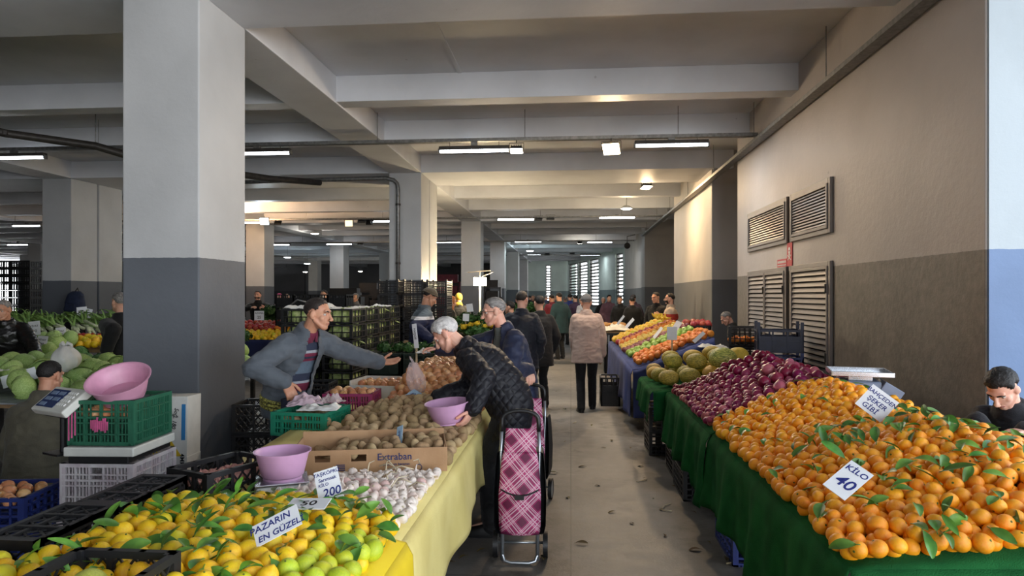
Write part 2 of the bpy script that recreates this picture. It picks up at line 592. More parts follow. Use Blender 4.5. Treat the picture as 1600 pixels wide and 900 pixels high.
M_SLAT = mat('pale louvre blades', srgb(120, 120, 116), rough=0.5)
X1 = wall_with_windows('wall_far_right', pB, pA, [], M_WALLB)
L2 = (pC - pB).length
wl = []
for (u0, u1) in ((968, 980), (925.5, 941), (908.5, 923), (893.5, 907)):
    def hit(px):
        u = (px - 800) / F; q = (u - T) / (1 + u * T)
        # intersection of X=qY with pB + t (pC-pB)
        d = pC - pB
        t = (q * pB.y - pB.x) / (d.x - q * d.y)
        return t * L2
    s0, s1 = sorted((hit(u0), hit(u1)))
    wl.append((s0, s1))
wl.sort()
Lr = [(L2 - b, L2 - a) for a, b in wl][::-1]
X2 = wall_with_windows('wall_far_slant', pC, pB, Lr, M_FARWALL)
for (a, b) in Lr:
    louvre_window(X2, a, b, m=M_SLAT)
XF = wall_with_windows('wall_far', (-6.0, 53.0, 0), (0.4, 53.0, 0), [(4.05, 4.45)], M_FARWALL)
# its windows sit 4 m along, beside the corner
louvre_window(Matrix.Translation((-6.0, 53.0, 0)), 4.05, 4.45, m=M_SLAT)
sbox('wall_back', (-45, 61, 0), (-6, 61.3, ZS), M_DARKWALL)
sbox('wall_back_return', (-6.2, 53.0, 0), (-6.0, 61, ZS), M_FARWALL)
sbox('wall_left', (-45.3, -8, 0), (-45, 40, ZS), M_DARKWALL)
sbox('wall_left_far', (-45.3, 52, 0), (-45, 61.3, ZS), M_DARKWALL)
sbox('wall_rear', (-45, -8.3, 0), (0.6, -8, ZS), M_CEIL)
# dark slabs at the back, their colour stands in for unlit openings
sbox('wall_back_dark_opening', (-29.5, 52.0, 0), (-21.0, 52.3, 3.4), M_DARKWALL)
sbox('wall_back_dark_recess', (-17.6, 52.0, 0), (-14.8, 52.3, 3.3), M_DARKWALL)

# ------------------------------------------------------------------ louvred vents and doors in the right wall
M_VOID = mat('painted shade of openings', srgb(24, 22, 22), rough=0.9)  # near black colour standing in for the shade inside openings


def wy(px):
    u = (px - 800) / F; q = (u - T) / (1 + u * T); return RX / q


def louvre_unit(name, y0, y1, z0, z1, leaves=1, door=False, n=13, kind=True):
    e = thing(name, None, None, (RX, 0, 0)); e['kind'] = 'structure'
    if y0 > y1: y0, y1 = y1, y0
    MB().span((-0.006, y0, z0), (0.0, y1, z1)).build('shade_panel', M_VOID, e)  # dark sheet in place of the shaded depth behind the slats
    f = MB(); t = 0.055
    for (a, b, c, d) in ((y0, y0 + t, z0, z1), (y1 - t, y1, z0, z1), (y0 + t, y1 - t, z1 - t, z1), (y0 + t, y1 - t, z0, z0 + t)):
        f.span((-0.035, a, c), (0.0, b, d))
    f.build('door_frame' if door else 'window_frame', M_LOUVRE, e, bevel=0.006)
    wdt = (y1 - y0 - 2 * t) / leaves
    for k in range(leaves):
        a = y0 + t + k * wdt + 0.008; b = a + wdt - 0.016; s = 0.035
        p = e
        st = MB()
        for (q0, q1, c, d) in ((a, a + s, z0 + t, z1 - t), (b - s, b, z0 + t, z1 - t), (a + s, b - s, z1 - t - s, z1 - t), (a + s, b - s, z0 + t, z0 + t + s)):
            st.span((-0.048, q0, c), (-0.008, q1, d))
        lf = st.build('door_leaf' if door else 'sash', M_LOUVRE, e, bevel=0.004)
        sl = MB(); zz0, zz1 = z0 + t + s, z1 - t - s
        for i in range(n):
            z = zz0 + (i + 0.5) * (zz1 - zz0) / n
            sl.box((-0.028, (a + b) / 2, z), (0.008, b - a - 2 * s, (zz1 - zz0) / n * (0.80 if door else 0.62)), (0, D(24), 0))
        sl.build('louvre_slats', M_LOUVRE, lf)
        if door:
            h = MB()
            for zz in (z0 + 0.3, (z0 + z1) / 2, z1 - 0.3):
                h.tube([(-0.055, a + 0.012, zz - 0.05), (-0.055, a + 0.012, zz + 0.05)], 0.011, 8)
            h.build('hinge', M_DARKSTEEL, lf)
    return e


louvre_unit('window_20', wy(1302), wy(1238), 2.42, 3.02, 1, n=12)
louvre_unit('window_21', wy(1233), wy(1171), 2.42, 3.02, 1, n=12)
louvre_unit('door_1', wy(1302), wy(1238), 0.02, 2.12, 1, True, n=30)
louvre_unit('door_2', wy(1232), wy(1171), 0.02, 2.12, 2, True, n=30)

# red danger plate between the vents
M_RED = mat('sign red', srgb(186, 40, 50), rough=0.5, var=0.03)
sg = thing('danger_sign', 'red danger sign with white skull on the wall between the louvred doors', 'sign', (RX - 0.004, wy(1235), 2.27))
sg.rotation_euler = (0, 0, 0)
MB().span((-0.008, -0.10, -0.15), (0, 0.10, 0.15)).build('plate', M_RED, sg)
sk = MB()
XX = Matrix.Translation((-0.0105, 0, 0.03)) @ Matrix.Rotation(D(90), 4, 'Z')
sk.X = Matrix.Translation((-0.0105, 0, 0.03))
sk.ell((0, 0, 0.02), (0.002, 0.042, 0.045)); sk.ell((0, 0, -0.028), (0.002, 0.025, 0.022))
sk.bar((0, -0.06, -0.04), (0, 0.06, -0.1), 0.003, 0.012); sk.bar((0, 0.06, -0.04), (0, -0.06, -0.1), 0.003, 0.012)
sk.build('skull_mark', M_WHITEP, sg)
sk = MB(); sk.ell((-0.013, -0.017, 0.048), (0.002, 0.010, 0.011)); sk.ell((-0.013, 0.017, 0.048), (0.002, 0.010, 0.011)); sk.build('eye_holes', M_RED, sg)
s2 = thing('warning_plate', 'narrow red lettered plate left of the skull sign on the wall', 'sign', (RX - 0.004, wy(1223), 2.17))
MB().span((-0.008, -0.2, -0.055), (0, 0.2, 0.055)).build('plate', M_RED, s2)
w = MB()
for k in range(9):
    w.box((-0.0095, 0.16 - k * 0.04, 0.018), (0.002, 0.026, 0.03)); w.box((-0.0095, 0.16 - k * 0.04, -0.025), (0.002, 0.030, 0.012))
w.build('lettering', M_WHITEP, s2)

# ------------------------------------------------------------------ trays, conduits, lamps
def tray(name, label, a, b, hang=True, n_rods=4, w=0.10):
    a = Vector(a); b = Vector(b)
    e = thing(name, label, 'cable tray', a)
    v = b - a; L = v.length; u = v.normalized(); side = Vector((0, 0, 1)).cross(u)
    c = MB()
    c.bar((0, 0, 0), v, w, 0.006); c.bar(side * w / 2 + Vector((0, 0, 0.022)), v + side * w / 2 + Vector((0, 0, 0.022)), 0.006, 0.05)
    c.bar(-side * w / 2 + Vector((0, 0, 0.022)), v - side * w / 2 + Vector((0, 0, 0.022)), 0.006, 0.05)
    c.build('channel', M_STEEL, e)
    for q in range(2):
        pts = []
        nn = int(L / 0.5)
        for i in range(nn + 1):
            p = v * (i / nn) + side * (w * (0.18 - 0.36 * q)) + Vector((0, 0, 0.03 + 0.012 * math.sin(i * 1.7 + q)))
            pts.append(p)
        MB().tube(pts, 0.014, 6).build('cable', M_DARKSTEEL, e, smooth=True)
    if hang:
        for i in range(n_rods):
            p = v * ((i + 0.5) / n_rods)
            MB().tube([p, p + Vector((0, 0, ZS - a.z - 0.004))], 0.006, 6).build('hanger_rod', M_STEEL, e)
    return e


tray('cable_tray', 'long galvanised cable tray along the top of the right wall', (RX - 0.09, 3.2, 3.98), (RX - 0.09, 26.1, 3.98), True, 8, 0.12)
tray('cable_tray', 'nearest cross cable tray hung below the ceiling, holding the near lamps', (-13.5, 10.45, 4.13), (RX - 0.02, 10.45, 4.13), True, 7)
tray('cable_tray', 'second cross cable tray, behind the double columns', (-22, 20.9, 4.13), (RX - 0.02, 20.9, 4.13), True, 10)
tray('cable_tray', 'third cross cable tray further down the aisle', (-24, 30.2, 4.13), (RX - 0.02, 30.2, 4.13), True, 8)
tray('cable_tray', 'farthest cross cable tray before the shutters', (-26, 40.9, 4.13), (1.8, 40.9, 4.13), True, 8)
pp = thing('drain_pipe', 'grey drain pipe bending down the front of the double column', 'pipe', (-3.52, 13.62, 0))
pts = [(-1.9, -0.05, 4.12), (-0.25, -0.03, 4.14), (-0.08, -0.01, 4.10), (0, 0, 3.98), (0, 0, 0.05)]
MB().tube([(-5.5, -0.05, 4.06), (-1.9, -0.05, 4.12), (-0.25, -0.02, 4.14), (-0.09, 0, 4.10), (-0.02, 0, 4.03), (0, 0, 3.92), (0, 0, 0.05)], 0.042, 12).build('pipe', M_STEEL, pp, smooth=True)
for z in (1.2, 2.4, 3.6):
    MB().lathe([(0.058, -0.02), (0.066, -0.02), (0.066, 0.02), (0.058, 0.02)], 14, c=(0, 0, z), closed=True, sx=.8, sy=.8).build('pipe_clamp', M_DARKSTEEL, pp)
dp = thing('duct_pipe', 'dark sloping pipe under the ceiling left of the near pillar', 'pipe', (0, 0, 0))
MB().tube([(-8.6, 8.9, 4.2), (-8.3, 9.3, 4.13), (-7.4, 10.0, 4.08), (-6.9, 10.2, 3.93), (-6.3, 11.0, 3.9), (-5.6, 12.2, 3.92), (-5.0, 13.2, 4.0)], 0.06, 12).build('pipe', M_DARKSTEEL, dp, smooth=True)
for p in ((-7.4, 10.0, 4.08), (-6.3, 11.7, 3.9)):
    MB().tube([p, (p[0], p[1], ZS - .005)], 0.008, 6).build('mounting_strap', M_STEEL, dp)
for p in ((-8.3, 9.3, 4.13), (-6.9, 10.2, 3.93)):
    MB().lathe([(0.062, -0.03), (0.075, -0.03), (0.075, 0.03), (0.062, 0.03)], 12, c=p, closed=True).build('pipe_joint', M_DARKSTEEL, dp)


def light(typ, loc, energy, col, size=0.3, rot=None, sy=None, spot=None, name='lamp_light'):
    l = bpy.data.lights.new(name, typ)
    l.energy = energy; l.color = col
    if typ == 'AREA':
        l.size = size
        if sy:
            l.shape = 'RECTANGLE'; l.size_y = sy
    elif typ in ('POINT', 'SPOT'):
        l.shadow_soft_size = size
        if spot:
            l.spot_size = D(spot); l.spot_blend = 0.6
    o = bpy.data.objects.new(name, l); COL.objects.link(o); o.location = loc
    if rot: o.rotation_euler = rot
    return o


def led(px, py, Y, label, length=1.05, lit=True, power=9, warm=False):
    p = at(px, py, Y)
    e = thing('tube_light', label, 'light', p)
    MB().span((-length / 2, -0.05, 0.0), (length / 2, 0.05, 0.055)).build('housing', M_DARKSTEEL, e, bevel=0.008)
    MB().tube([(-length / 2 + 0.02, 0, -0.018), (length / 2 - 0.02, 0, -0.018)], 0.024, 10).build('light_tube', M_LED, e, smooth=True)
    for s in (-1, 1):
        MB().span((s * length / 2 - 0.012, -0.04, -0.045), (s * length / 2 + 0.012, 0.04, 0.02)).build('end_cap', M_STEEL, e)
        top = 4.13 - p.z
        if top > 0.02:
            MB().tube([(s * length * 0.35, 0.0, 0.05), (s * length * 0.35, 0.0, max(top, 0.07))], 0.005, 6).build('hanger_rod', M_STEEL, e)
    MB().span((-0.05, -0.03, 0.05), (0.05, 0.03, max(0.07, 4.13 - p.z))).build('mounting_clip', M_STEEL, e)
    if power:
        light('AREA', p + Vector((0, 0, -0.06)), power, (0.85, 0.93, 1.0), length, sy=0.08)
    return e


def flood(px, py, Y, label, m, yaw=0, tilt=40, size=0.22, power=0, col=(1, 0.8, 0.5), ztop=None):
    p = at(px, py, Y)
    e = thing('flood_light', label, 'light', p, (0, 0, D(yaw)))
    R = Matrix.Rotation(D(tilt), 4, 'X')
    h = MB(); h.X = R
    h.box((0, 0, 0.03), (size, size * 0.8, 0.05), taper=0.8)
    for k in range(5):
        h.box((-size * 0.36 + k * size * 0.18, 0, 0.065), (0.008, size * 0.55, 0.03))
    h.build('housing', M_BLACKP, e)
    g = MB(); g.X = R; g.box((0, 0, 0.0), (size * 0.92, size * 0.72, 0.012)); g.build('lamp_glass', m, e)
    b = MB(); zt = (ztop or 4.13) - p.z
    b.bar((-size * 0.55, 0, 0), (-size * 0.55, 0, 0.12), 0.02, 0.006); b.bar((size * 0.55, 0, 0), (size * 0.55, 0, 0.12), 0.02, 0.006); b.bar((-size * 0.55, 0, 0.12), (size * 0.55, 0, 0.12), 0.02, 0.006)
    b.tube([(0, 0, 0.12), (0, 0, max(0.13, zt))], 0.008, 6)
    b.build('mounting_bracket', M_DARKSTEEL, e)
    if power:
        q = Euler((D(tilt), 0, D(yaw))).to_matrix()
        light('AREA', p + q @ Vector((0, 0, -0.03)), power, col, size * 0.9, rot=(D(tilt), 0, D(yaw)))
    return e


def disc(px, py, Y, label, m, power=0, col=(1, 0.85, 0.6), r=0.16):
    p = at(px, py, Y)
    e = thing('pendant_light', label, 'light', p)
    MB().lathe([(0, 0.08), (r * 0.5, 0.08), (r, 0.02), (r, 0.0), (0, 0.0)][::-1], 20).build('housing', M_WHITEP, e, smooth=True)
    MB().lathe([(0, -0.03), (r * 0.6, -0.025), (r * 0.93, -0.002), (0, -0.001)], 20).build('diffuser', m, e, smooth=True)
    MB().tube([(0, 0, 0.07), (0, 0, ZS - p.z)], 0.008, 6).build('rod', M_STEEL, e)
    if power:
        light('POINT', p + Vector((0, 0, -0.12)), power, col, 0.1)
    return e


LED_P = 26
led(22, 245, 10.45, 'leftmost tube light left of the near pillar, under the near cable tray', 1.1, power=LED_P * 0.15)
led(402, 238, 10.45, 'lit tube light just right of the near pillar under the cable tray', 1.1, power=LED_P * 0.6)
led(741, 234, 10.45, 'lit tube light left of the warm flood light over the aisle', 1.1, power=LED_P)
led(1049, 225, 10.45, 'lit tube light right of the warm flood light over the aisle', 1.1, power=LED_P)
led(806, 342, 20.9, 'lit tube light on the second tray left of two black floods', 1.15, power=LED_P)
led(964, 339, 20.9, 'lit tube light on the second tray nearest the right wall', 1.1, power=LED_P)
led(600, 345, 20.9, 'lit tube light on the second tray touching the double column', 0.75, power=LED_P * .6)
led(397, 347, 20.9, 'lit tube light on the second tray by the near pillar edge', 0.9, power=LED_P * .6)
led(42, 352, 20.9, 'lit tube light far left above the crate tower', 1.0, power=LED_P * .5)
led(28, 382, 28, 'low tube light farthest left above the crate tower', 1.0, power=LED_P * .5)
led(825, 377, 30.2, 'bright tube light on the third tray over the aisle', 1.2, power=LED_P)
led(937, 378, 30.2, 'tube light on the third tray near the right wall', 1.1, power=LED_P)
led(838, 398, 40.9, 'tube light on the farthest tray left of the aisle centre', 1.1, power=LED_P)
led(922, 398, 40.9, 'tube light on the farthest tray before the shutters', 1.2, power=LED_P)
led(433, 382, 30.2, 'tube light far back beside the pale left column', 1.2, power=LED_P * .6)
led(530, 381, 30.2, 'dim tube light far back over the vegetable stacks', 1.2, power=LED_P * .4)
led(700, 378, 30.2, 'tube light far back between the double column and next column', 1.2, power=LED_P * .6)
flood(955, 233, 10.4, 'lit warm flood light hanging at the centre of the aisle', M_WARM, -14, -42, 0.27, 48, (1, 0.72, 0.44))
flood(807, 236, 10.4, 'small lit flood light beside the left aisle tube light', M_WHITELAMP, 0, -15, 0.2, 12, (1, .85, .65))
flood(1010, 293, 15.8, 'small warm flood light below the ceiling near the right wall', M_WARM, 25, -18, 0.24, 80, (1, 0.7, 0.4))
flood(413, 346, 19.8, 'bright cool flood light by the edge of the near pillar', M_COOLLAMP, 10, -70, 0.26, 30, (0.75, 0.9, 1))
flood(434, 348, 20.9, 'dark unlit flood light beside the bright cool flood', M_BLACKP, 10, 50, 0.22)
flood(545, 349, 20.9, 'dimly glowing warm flood light on the second tray', emit('dim warm lamp', (1, .6, .35, 1), 1.6), 0, -80, 0.26)
flood(350, 338, 19.3, 'added warm flood light, unseen behind the near pillar, tinting the left ceiling', M_WARM, 30, 130, 0.26, 90, (1, 0.62, 0.34), ztop=4.6)  # added lamp out of view, warms the ceiling of the left bays
flood(325, 345, 18.9, 'second added warm flood light, unseen behind the near pillar', M_WARM, -40, 130, 0.26, 90, (1, 0.62, 0.34), ztop=4.6)  # another added unseen lamp for the warm ceiling tone
flood(565, 346, 20.9, 'black unlit flood light, left of the tilted pair before the double column', M_BLACKP, 10, 30, 0.25)
flood(578, 347, 20.9, 'black unlit flood light, right of the tilted pair before the double column', M_BLACKP, -20, 70, 0.25)
flood(841, 343, 20.9, 'black unlit flood light, left one of the aisle pair', M_BLACKP, 0, 25, 0.25)
flood(860, 342, 20.9, 'black unlit flood light, right one of the aisle pair', M_BLACKP, 0, 25, 0.25)
flood(906, 379, 30.2, 'small lit spot light hung from the third tray', M_WHITELAMP, 0, 40, 0.2, 15, (1, .9, .7))
flood(563, 381, 30.2, 'black unlit flood light far back over the vegetable stacks', M_BLACKP, 0, 30, 0.25)
flood(855, 398, 40.9, 'black unlit flood light, left on the farthest tray', M_BLACKP, 0, 30, 0.3)
flood(894, 396, 40.9, 'black unlit flood light, right on the farthest tray', M_BLACKP, 0, 30, 0.3)
disc(979, 326, 18.6, 'round warm ceiling lamp above the second tray', M_WHITELAMP, 45, (1, 0.78, 0.5))
disc(492, 365, 26, 'round white ceiling lamp over the middle stalls', M_WHITELAMP, 25, (1, .93, .82))
disc(828, 392, 35, 'round cool ceiling lamp over the far aisle', M_COOLLAMP, 60, (.75, .95, 1), 0.2)
disc(477, 425, 45, 'round lamp deep in the hall beside the pale blue column', M_WHITELAMP, 15)
disc(449, 402, 36, 'cool round lamp deep in the hall, upper of two', M_COOLLAMP, 40, (.75, .9, 1), 0.2)
disc(480, 412, 40, 'cool round lamp deep in the hall above the pale blue column', M_COOLLAMP, 40, (.75, .9, 1), 0.2)
disc(563, 424, 45, 'round lamp deep in the hall right of the grey column', M_WHITELAMP, 15)
cc = thing('security_camera', 'grey dome security camera on the cable tray near the far pier', 'camera', at(980, 384, 26.0))
MB().ell((0, 0, 0), (0.12, 0.12, 0.12)).build('dome', M_DARKSTEEL, cc, smooth=True)
MB().tube([(0, 0, 0.1), (0, 0, 0.35), (0.3, 0, 0.42)], 0.02, 8).build('mount_arm', M_STEEL, cc)
# portable work lamp on a post
pl = at(750, 440, 16.2)
e = thing('work_lamp', 'glowing white work lamp on a tall post behind the grey-haired shopper', 'lamp', (pl.x, pl.y, 0))
MB().tube([(0, 0, 0.02), (0, 0, pl.z - 0.1)], 0.025, 10).build('post', M_WHITEP, e)
MB().box((0, 0, 0.015), (0.5, 0.5, 0.03)).build('base', M_DARKSTEEL, e)
MB().box((0, 0, pl.z), (0.30, 0.08, 0.20)).build('lamp_head', emit('work lamp glow', (1, 0.86, 0.6, 1), 30), e, bevel=0.01)
b = MB(); b.bar((-0.3, 0, pl.z + 0.22), (0.25, 0, pl.z + 0.27), 0.03, 0.02); b.bar((0, 0, pl.z + 0.05), (0, 0, pl.z + 0.26), 0.02, 0.02); b.bar((0.05, 0, pl.z + 0.12), (0.32, 0, pl.z + 0.24), 0.02, 0.02)
b.build('bracket', M_DARKSTEEL, e)
light('POINT', pl + Vector((0, 0, 0.0)) + Vector((0, -0.15, 0)), 110, (1, 0.78, 0.48), 0.12)
light('POINT', pl + Vector((0.25, 0.15, 0.1)), 110, (1, 0.78, 0.48), 0.12)
# ------------------------------------------------------------------ produce materials
G = srgb
P_MAND = mat('mandarin peel', G(252, 174, 34), rough=0.36, col2=G(248, 150, 18), scale=9, bump=0.25, bscale=420, rnd=0.09, huevar=0.010, spec=0.5)
P_CALYX = mat('calyx', G(96, 110, 40), rough=0.7)
P_LEAF = mat('citrus leaf', G(98, 146, 56), rough=0.38, col2=G(66, 112, 40), scale=20, rnd=0.3, huevar=0.02, spec=0.5)
P_LEMON = mat('lemon peel', G(248, 206, 34), rough=0.38, col2=G(240, 182, 20), scale=8, bump=0.25, bscale=320, rnd=0.08, huevar=0.012, spec=0.5, sss=0.08, rndcol=(G(206, 204, 44), 5.0))
P_LEMONG = mat('greenish lemon peel', G(206, 208, 48), rough=0.38, col2=G(178, 196, 44), scale=8, bump=0.25, bscale=320, rnd=0.1, huevar=0.02, spec=0.5)
P_POMELO = mat('pale green citrus peel', G(196, 198, 92), rough=0.45, col2=G(168, 176, 70), scale=12, bump=0.4, bscale=120, rnd=0.08)
P_GARLIC = mat('garlic skin', G(238, 232, 222), rough=0.5, col2=G(220, 202, 190), scale=24, rnd=0.08, stretch=(3, 3, 0.8), rndcol=(G(204, 166, 160), 6.0))
P_GPINK = mat('pink garlic skin', G(206, 158, 146), rough=0.55, col2=G(168, 106, 100), scale=30, rnd=0.15, stretch=(3, 3, 0.6))
P_STEM = mat('dry stem', G(214, 200, 170), rough=0.7)
P_POTATO = mat('potato skin', G(178, 148, 108), rough=0.75, col2=G(140, 114, 80), scale=16, bump=0.3, bscale=60, rnd=0.16, huevar=0.008, rndcol=(G(180, 156, 118), 2.5))
P_ONION = mat('brown onion skin', G(216, 156, 104), rough=0.35, col2=G(188, 116, 70), scale=14, rnd=0.14, huevar=0.012, stretch=(5, 5, 0.8), spec=0.5, rndcol=(G(222, 178, 128), 2.5))
P_RONION = mat('red onion skin', G(156, 20, 82), rough=0.3, col2=G(104, 8, 52), scale=10, rnd=0.22, huevar=0.018, stretch=(5, 5, 0.7), spec=0.5, rndcol=(G(204, 122, 136), 6.0))
P_MELON = mat('melon rind', G(214, 186, 84), rough=0.5, col2=G(112, 110, 48), scale=5.5, bump=0.35, bscale=25, rnd=0.08, huevar=0.02, stretch=(2.2, 2.2, 0.6), rndcol=(G(216, 176, 66), 2.0))
P_MELONG = mat('striped green melon rind', G(214, 212, 112), rough=0.45, col2=G(84, 108, 42), scale=5, rnd=0.08, stretch=(3, 3, 0.5))
P_MELONY = mat('yellow melon rind', G(222, 184, 44), rough=0.45, col2=G(196, 150, 36), scale=8, rnd=0.08)
P_APPLEG = mat('green apple skin', G(146, 176, 66), rough=0.35, col2=G(122, 156, 52), scale=8, rnd=0.12, huevar=0.01, spec=0.5)
P_APPLEY = mat('yellow apple skin', G(214, 184, 72), rough=0.4, col2=G(196, 158, 56), scale=8, rnd=0.12, huevar=0.015, spec=0.5)
P_APPLER = mat('red apple skin', G(150, 34, 40), rough=0.3, col2=G(186, 80, 60), scale=9, rnd=0.2, huevar=0.01, spec=0.5)
P_PLUM = mat('dark plum red skin', G(104, 38, 52), rough=0.35, col2=G(140, 66, 66), scale=9, rnd=0.22, huevar=0.01, spec=0.5)
P_ORANGE = mat('orange peel', G(222, 140, 52), rough=0.42, col2=G(214, 112, 22), scale=9, rnd=0.1, huevar=0.01, bump=0.2, bscale=300)
P_TOMATO = mat('tomato skin', G(196, 58, 36), rough=0.28, rnd=0.12, huevar=0.015, spec=0.5)
P_CABB = mat('cabbage leaf', G(194, 218, 142), rough=0.5, col2=G(150, 188, 96), scale=14, rnd=0.1, huevar=0.012, bump=0.5, bscale=26)
P_CABBD = mat('dark cabbage leaf', G(96, 140, 72), rough=0.5, col2=G(66, 108, 56), scale=14, rnd=0.15, bump=0.5, bscale=26)
P_LEEKW = mat('leek shaft', G(214, 222, 180), rough=0.45)
P_LEEKG = mat('leek leaf', G(150, 180, 96), rough=0.5, rnd=0.2, col2=G(104, 142, 68))
P_PARS = mat('parsley leaf', G(60, 100, 42), rough=0.6, col2=G(36, 70, 28), scale=30, rnd=0.15)
P_CELERY = mat('celery stalk', G(150, 170, 92), rough=0.5, col2=G(98, 128, 60), scale=30, stretch=(4, 4, 0.5))


# ------------------------------------------------------------------ produce meshes
def m_mandarin(seg=20, rings=14, flat=0.84, seed=0):
    mb = MB(); n = rings
    prof = []
    for i in range(n + 1):
        t = -PI / 2 + PI * i / n
        r = math.cos(t); z = math.sin(t) * flat
        if t > 1.1: z -= (t - 1.1) ** 2 * 0.35
        prof.append((max(0, r) if 0 < i < n else 0, z))
    mb.lathe(prof, seg)
    if seg >= 14:
        zt = prof[-1][1]
        mb.lathe([(0, zt + 0.05), (0.10, zt + 0.045), (0.15, zt + 0.02), (0, zt)][::-1], 8, mi=1)
    return mb.mesh('mandarin', [P_MAND, P_CALYX] if seg >= 14 else [P_MAND], True)


def m_lemon(m, seg=20, rings=16, el=1.18, nip=0.16):
    mb = MB(); prof = []
    for i in range(rings + 1):
        t = -PI / 2 + PI * i / rings
        r = math.cos(t); z = math.sin(t) * el
        if t > 1.05: z += nip * ((t - 1.05) / 0.52) ** 2
        if t < -1.2: z -= 0.06 * ((-t - 1.2) / 0.37) ** 2
        prof.append((max(0, r) ** 0.95 if 0 < i < rings else 0, z))
    mb.lathe(prof, seg)
    mb.lathe([(0, -el - 0.13), (0.06, -el - 0.13), (0.09, -el - 0.03), (0.0, -el + 0.02)], 8, mi=1)
    return mb.mesh('lemon', [m, P_CALYX], True)


def m_round(name, m, seg=14, rings=10, flat=1.0, dim=0.0, stem=0):
    mb = MB(); prof = []
    for i in range(rings + 1):
        t = -PI / 2 + PI * i / rings
        r = math.cos(t); z = math.sin(t) * flat
        if dim and t > 0.9: z -= dim * ((t - 0.9) / 0.67) ** 2
        prof.append((max(0, r) if 0 < i < rings else 0, z))
    mb.lathe(prof, seg)
    if stem:
        zt = prof[-1][1]
        mb.tube([(0, 0, zt - 0.02), (0.04, 0, zt + stem)], 0.05, 6, mi=1)
        return mb.mesh(name, [m, P_CALYX], True)
    return mb.mesh(name, [m], True)


def m_onion(name, m, seg=16, flat=0.92, top=0.34):
    mb = MB()
    pr = [(0, -flat), (0.14, -flat * 0.99), (0.45, -flat * 0.86), (0.75, -flat * 0.62), (0.94, -flat * 0.28), (1.0, 0.05), (0.94, 0.36), (0.76, 0.62), (0.5, 0.80),
          (0.26, 0.92), (0.13, 1.02), (0.09, 1.02 + top * 0.5), (0.05, 1.02 + top), (0, 1.02 + top)]
    mb.lathe(pr, seg)
    # dry root tuft
    mb.lathe([(0, -flat - 0.08), (0.10, -flat - 0.05), (0.13, -flat + 0.02), (0, -flat + 0.03)], 6, mi=1)
    return mb.mesh(name, [m, P_STEM], True)


def m_garlic(m, seed, seg=24, stem=1.2):
    rnd = random.Random(seed)
    mb = MB(); vs = []; fs = []; n = 11; ncl = rnd.randint(6, 9); ph = rnd.random() * 6
    prof = [(0.16, -0.80), (0.62, -0.72), (0.9, -0.45), (1.0, -0.1), (0.93, 0.25), (0.7, 0.55), (0.42, 0.78), (0.24, 0.98), (0.17, 1.2), (0.15, 1.2 + stem * 0.5), (0.13, 1.2 + stem)]
    bend = rnd.uniform(-0.4, 0.4)
    for i, (r, z) in enumerate(prof):
        for k in range(seg):
            a = 2 * PI * k / seg
            am = 0.13 * max(0, 1 - abs(i - 3.2) / 4.2)
            rr = r * (1 + am * (abs(math.cos(ncl * a / 2 + ph)) - 0.6))
            b = bend * max(0, z - 0.8) ** 1.4
            vs.append((rr * math.cos(a) + b, rr * math.sin(a), z))
    for i in range(len(prof) - 1):
        for k in range(seg):
            k2 = (k + 1) % seg
            fs.append((i * seg + k, i * seg + k2, (i + 1) * seg + k2, (i + 1) * seg + k))
    fs.append(tuple(range(seg - 1, -1, -1))); fs.append(tuple((len(prof) - 1) * seg + k for k in range(seg)))
    mb.add(vs, fs)
    mb.lathe([(0, -0.9), (0.2, -0.88), (0.24, -0.8), (0, -0.78)], 8, mi=1)
    return mb.mesh('garlic_bulb', [m, P_STEM], True)


def m_potato(seed, m=None, lo=2):
    mb = MB(); mb.ell((0, 0, 0), (1.25, 0.92, 0.82), None, 18 if lo > 1 else 10, 12 if lo > 1 else 7)
    vs = []
    for v in mb.v:
        v = Vector(v); k = 1 + 0.20 * mnoise.noise(v * 0.9 + Vector((seed * 7.1, 3, 1))) + 0.05 * mnoise.noise(v * 3 + Vector((seed, 9, 4)))
        vs.append(tuple(v * k))
    mb.v = vs
    return mb.mesh('potato', [m or P_POTATO], True)


def m_melon(m, seed, el=1.28):
    mb = MB(); mb.ell((0, 0, 0), (0.96, 0.96, el), None, 24, 16)
    vs = []
    for v in mb.v:
        v = Vector(v); a = math.atan2(v.y, v.x)
        k = 1 + 0.012 * math.cos(a * 10) * (1 - abs(v.z / el)) + 0.04 * mnoise.noise(v * 1.2 + Vector((seed * 5.0, 0, 0)))
        vs.append((v.x * k, v.y * k, v.z))
    mb.v = vs
    mb.tube([(0, 0, el - 0.03), (0.03, 0.02, el + 0.14)], [0.08, 0.05], 7, mi=1)
    return mb.mesh('melon', [m, P_CALYX], True)


def m_cabbage(m, seed):
    rnd = random.Random(seed)
    mb = MB(); mb.ell((0, 0, 0), (0.9, 0.9, 0.76), None, 24, 14)
    vs = []
    for v in mb.v:
        v = Vector(v); k = 1 + 0.05 * mnoise.noise(v * 2 + Vector((seed * 3.0, 0, 0)))
        vs.append(tuple(v * k))
    mb.v = vs
    for q in range(5):       # wrapper leaves lying on the head
        a0 = q * 2 * PI / 5 + rnd.random(); w = rnd.uniform(0.9, 1.2)
        def fn(u, v, a0=a0, w=w, q=q):
            aa = a0 + (u - 0.5) * w * 2 * (math.sin(PI * min(1, v * 0.85 + 0.15)) ** 0.6)
            t = -1.0 + v * 2.1
            rr = 0.945 + 0.015 * q + 0.05 * max(0, v - 0.75) * 4 * (0.4 + abs(u - 0.5)) + 0.025 * math.sin(u * 23 + q) * v - 0.04 * math.exp(-((u - 0.5) / 0.05) ** 2)
            return (rr * math.cos(t) * math.cos(aa), rr * math.cos(t) * math.sin(aa), rr * 0.84 * math.sin(t))
        mb.grid(fn, 14, 9)
    return mb.mesh('cabbage', [m], True)


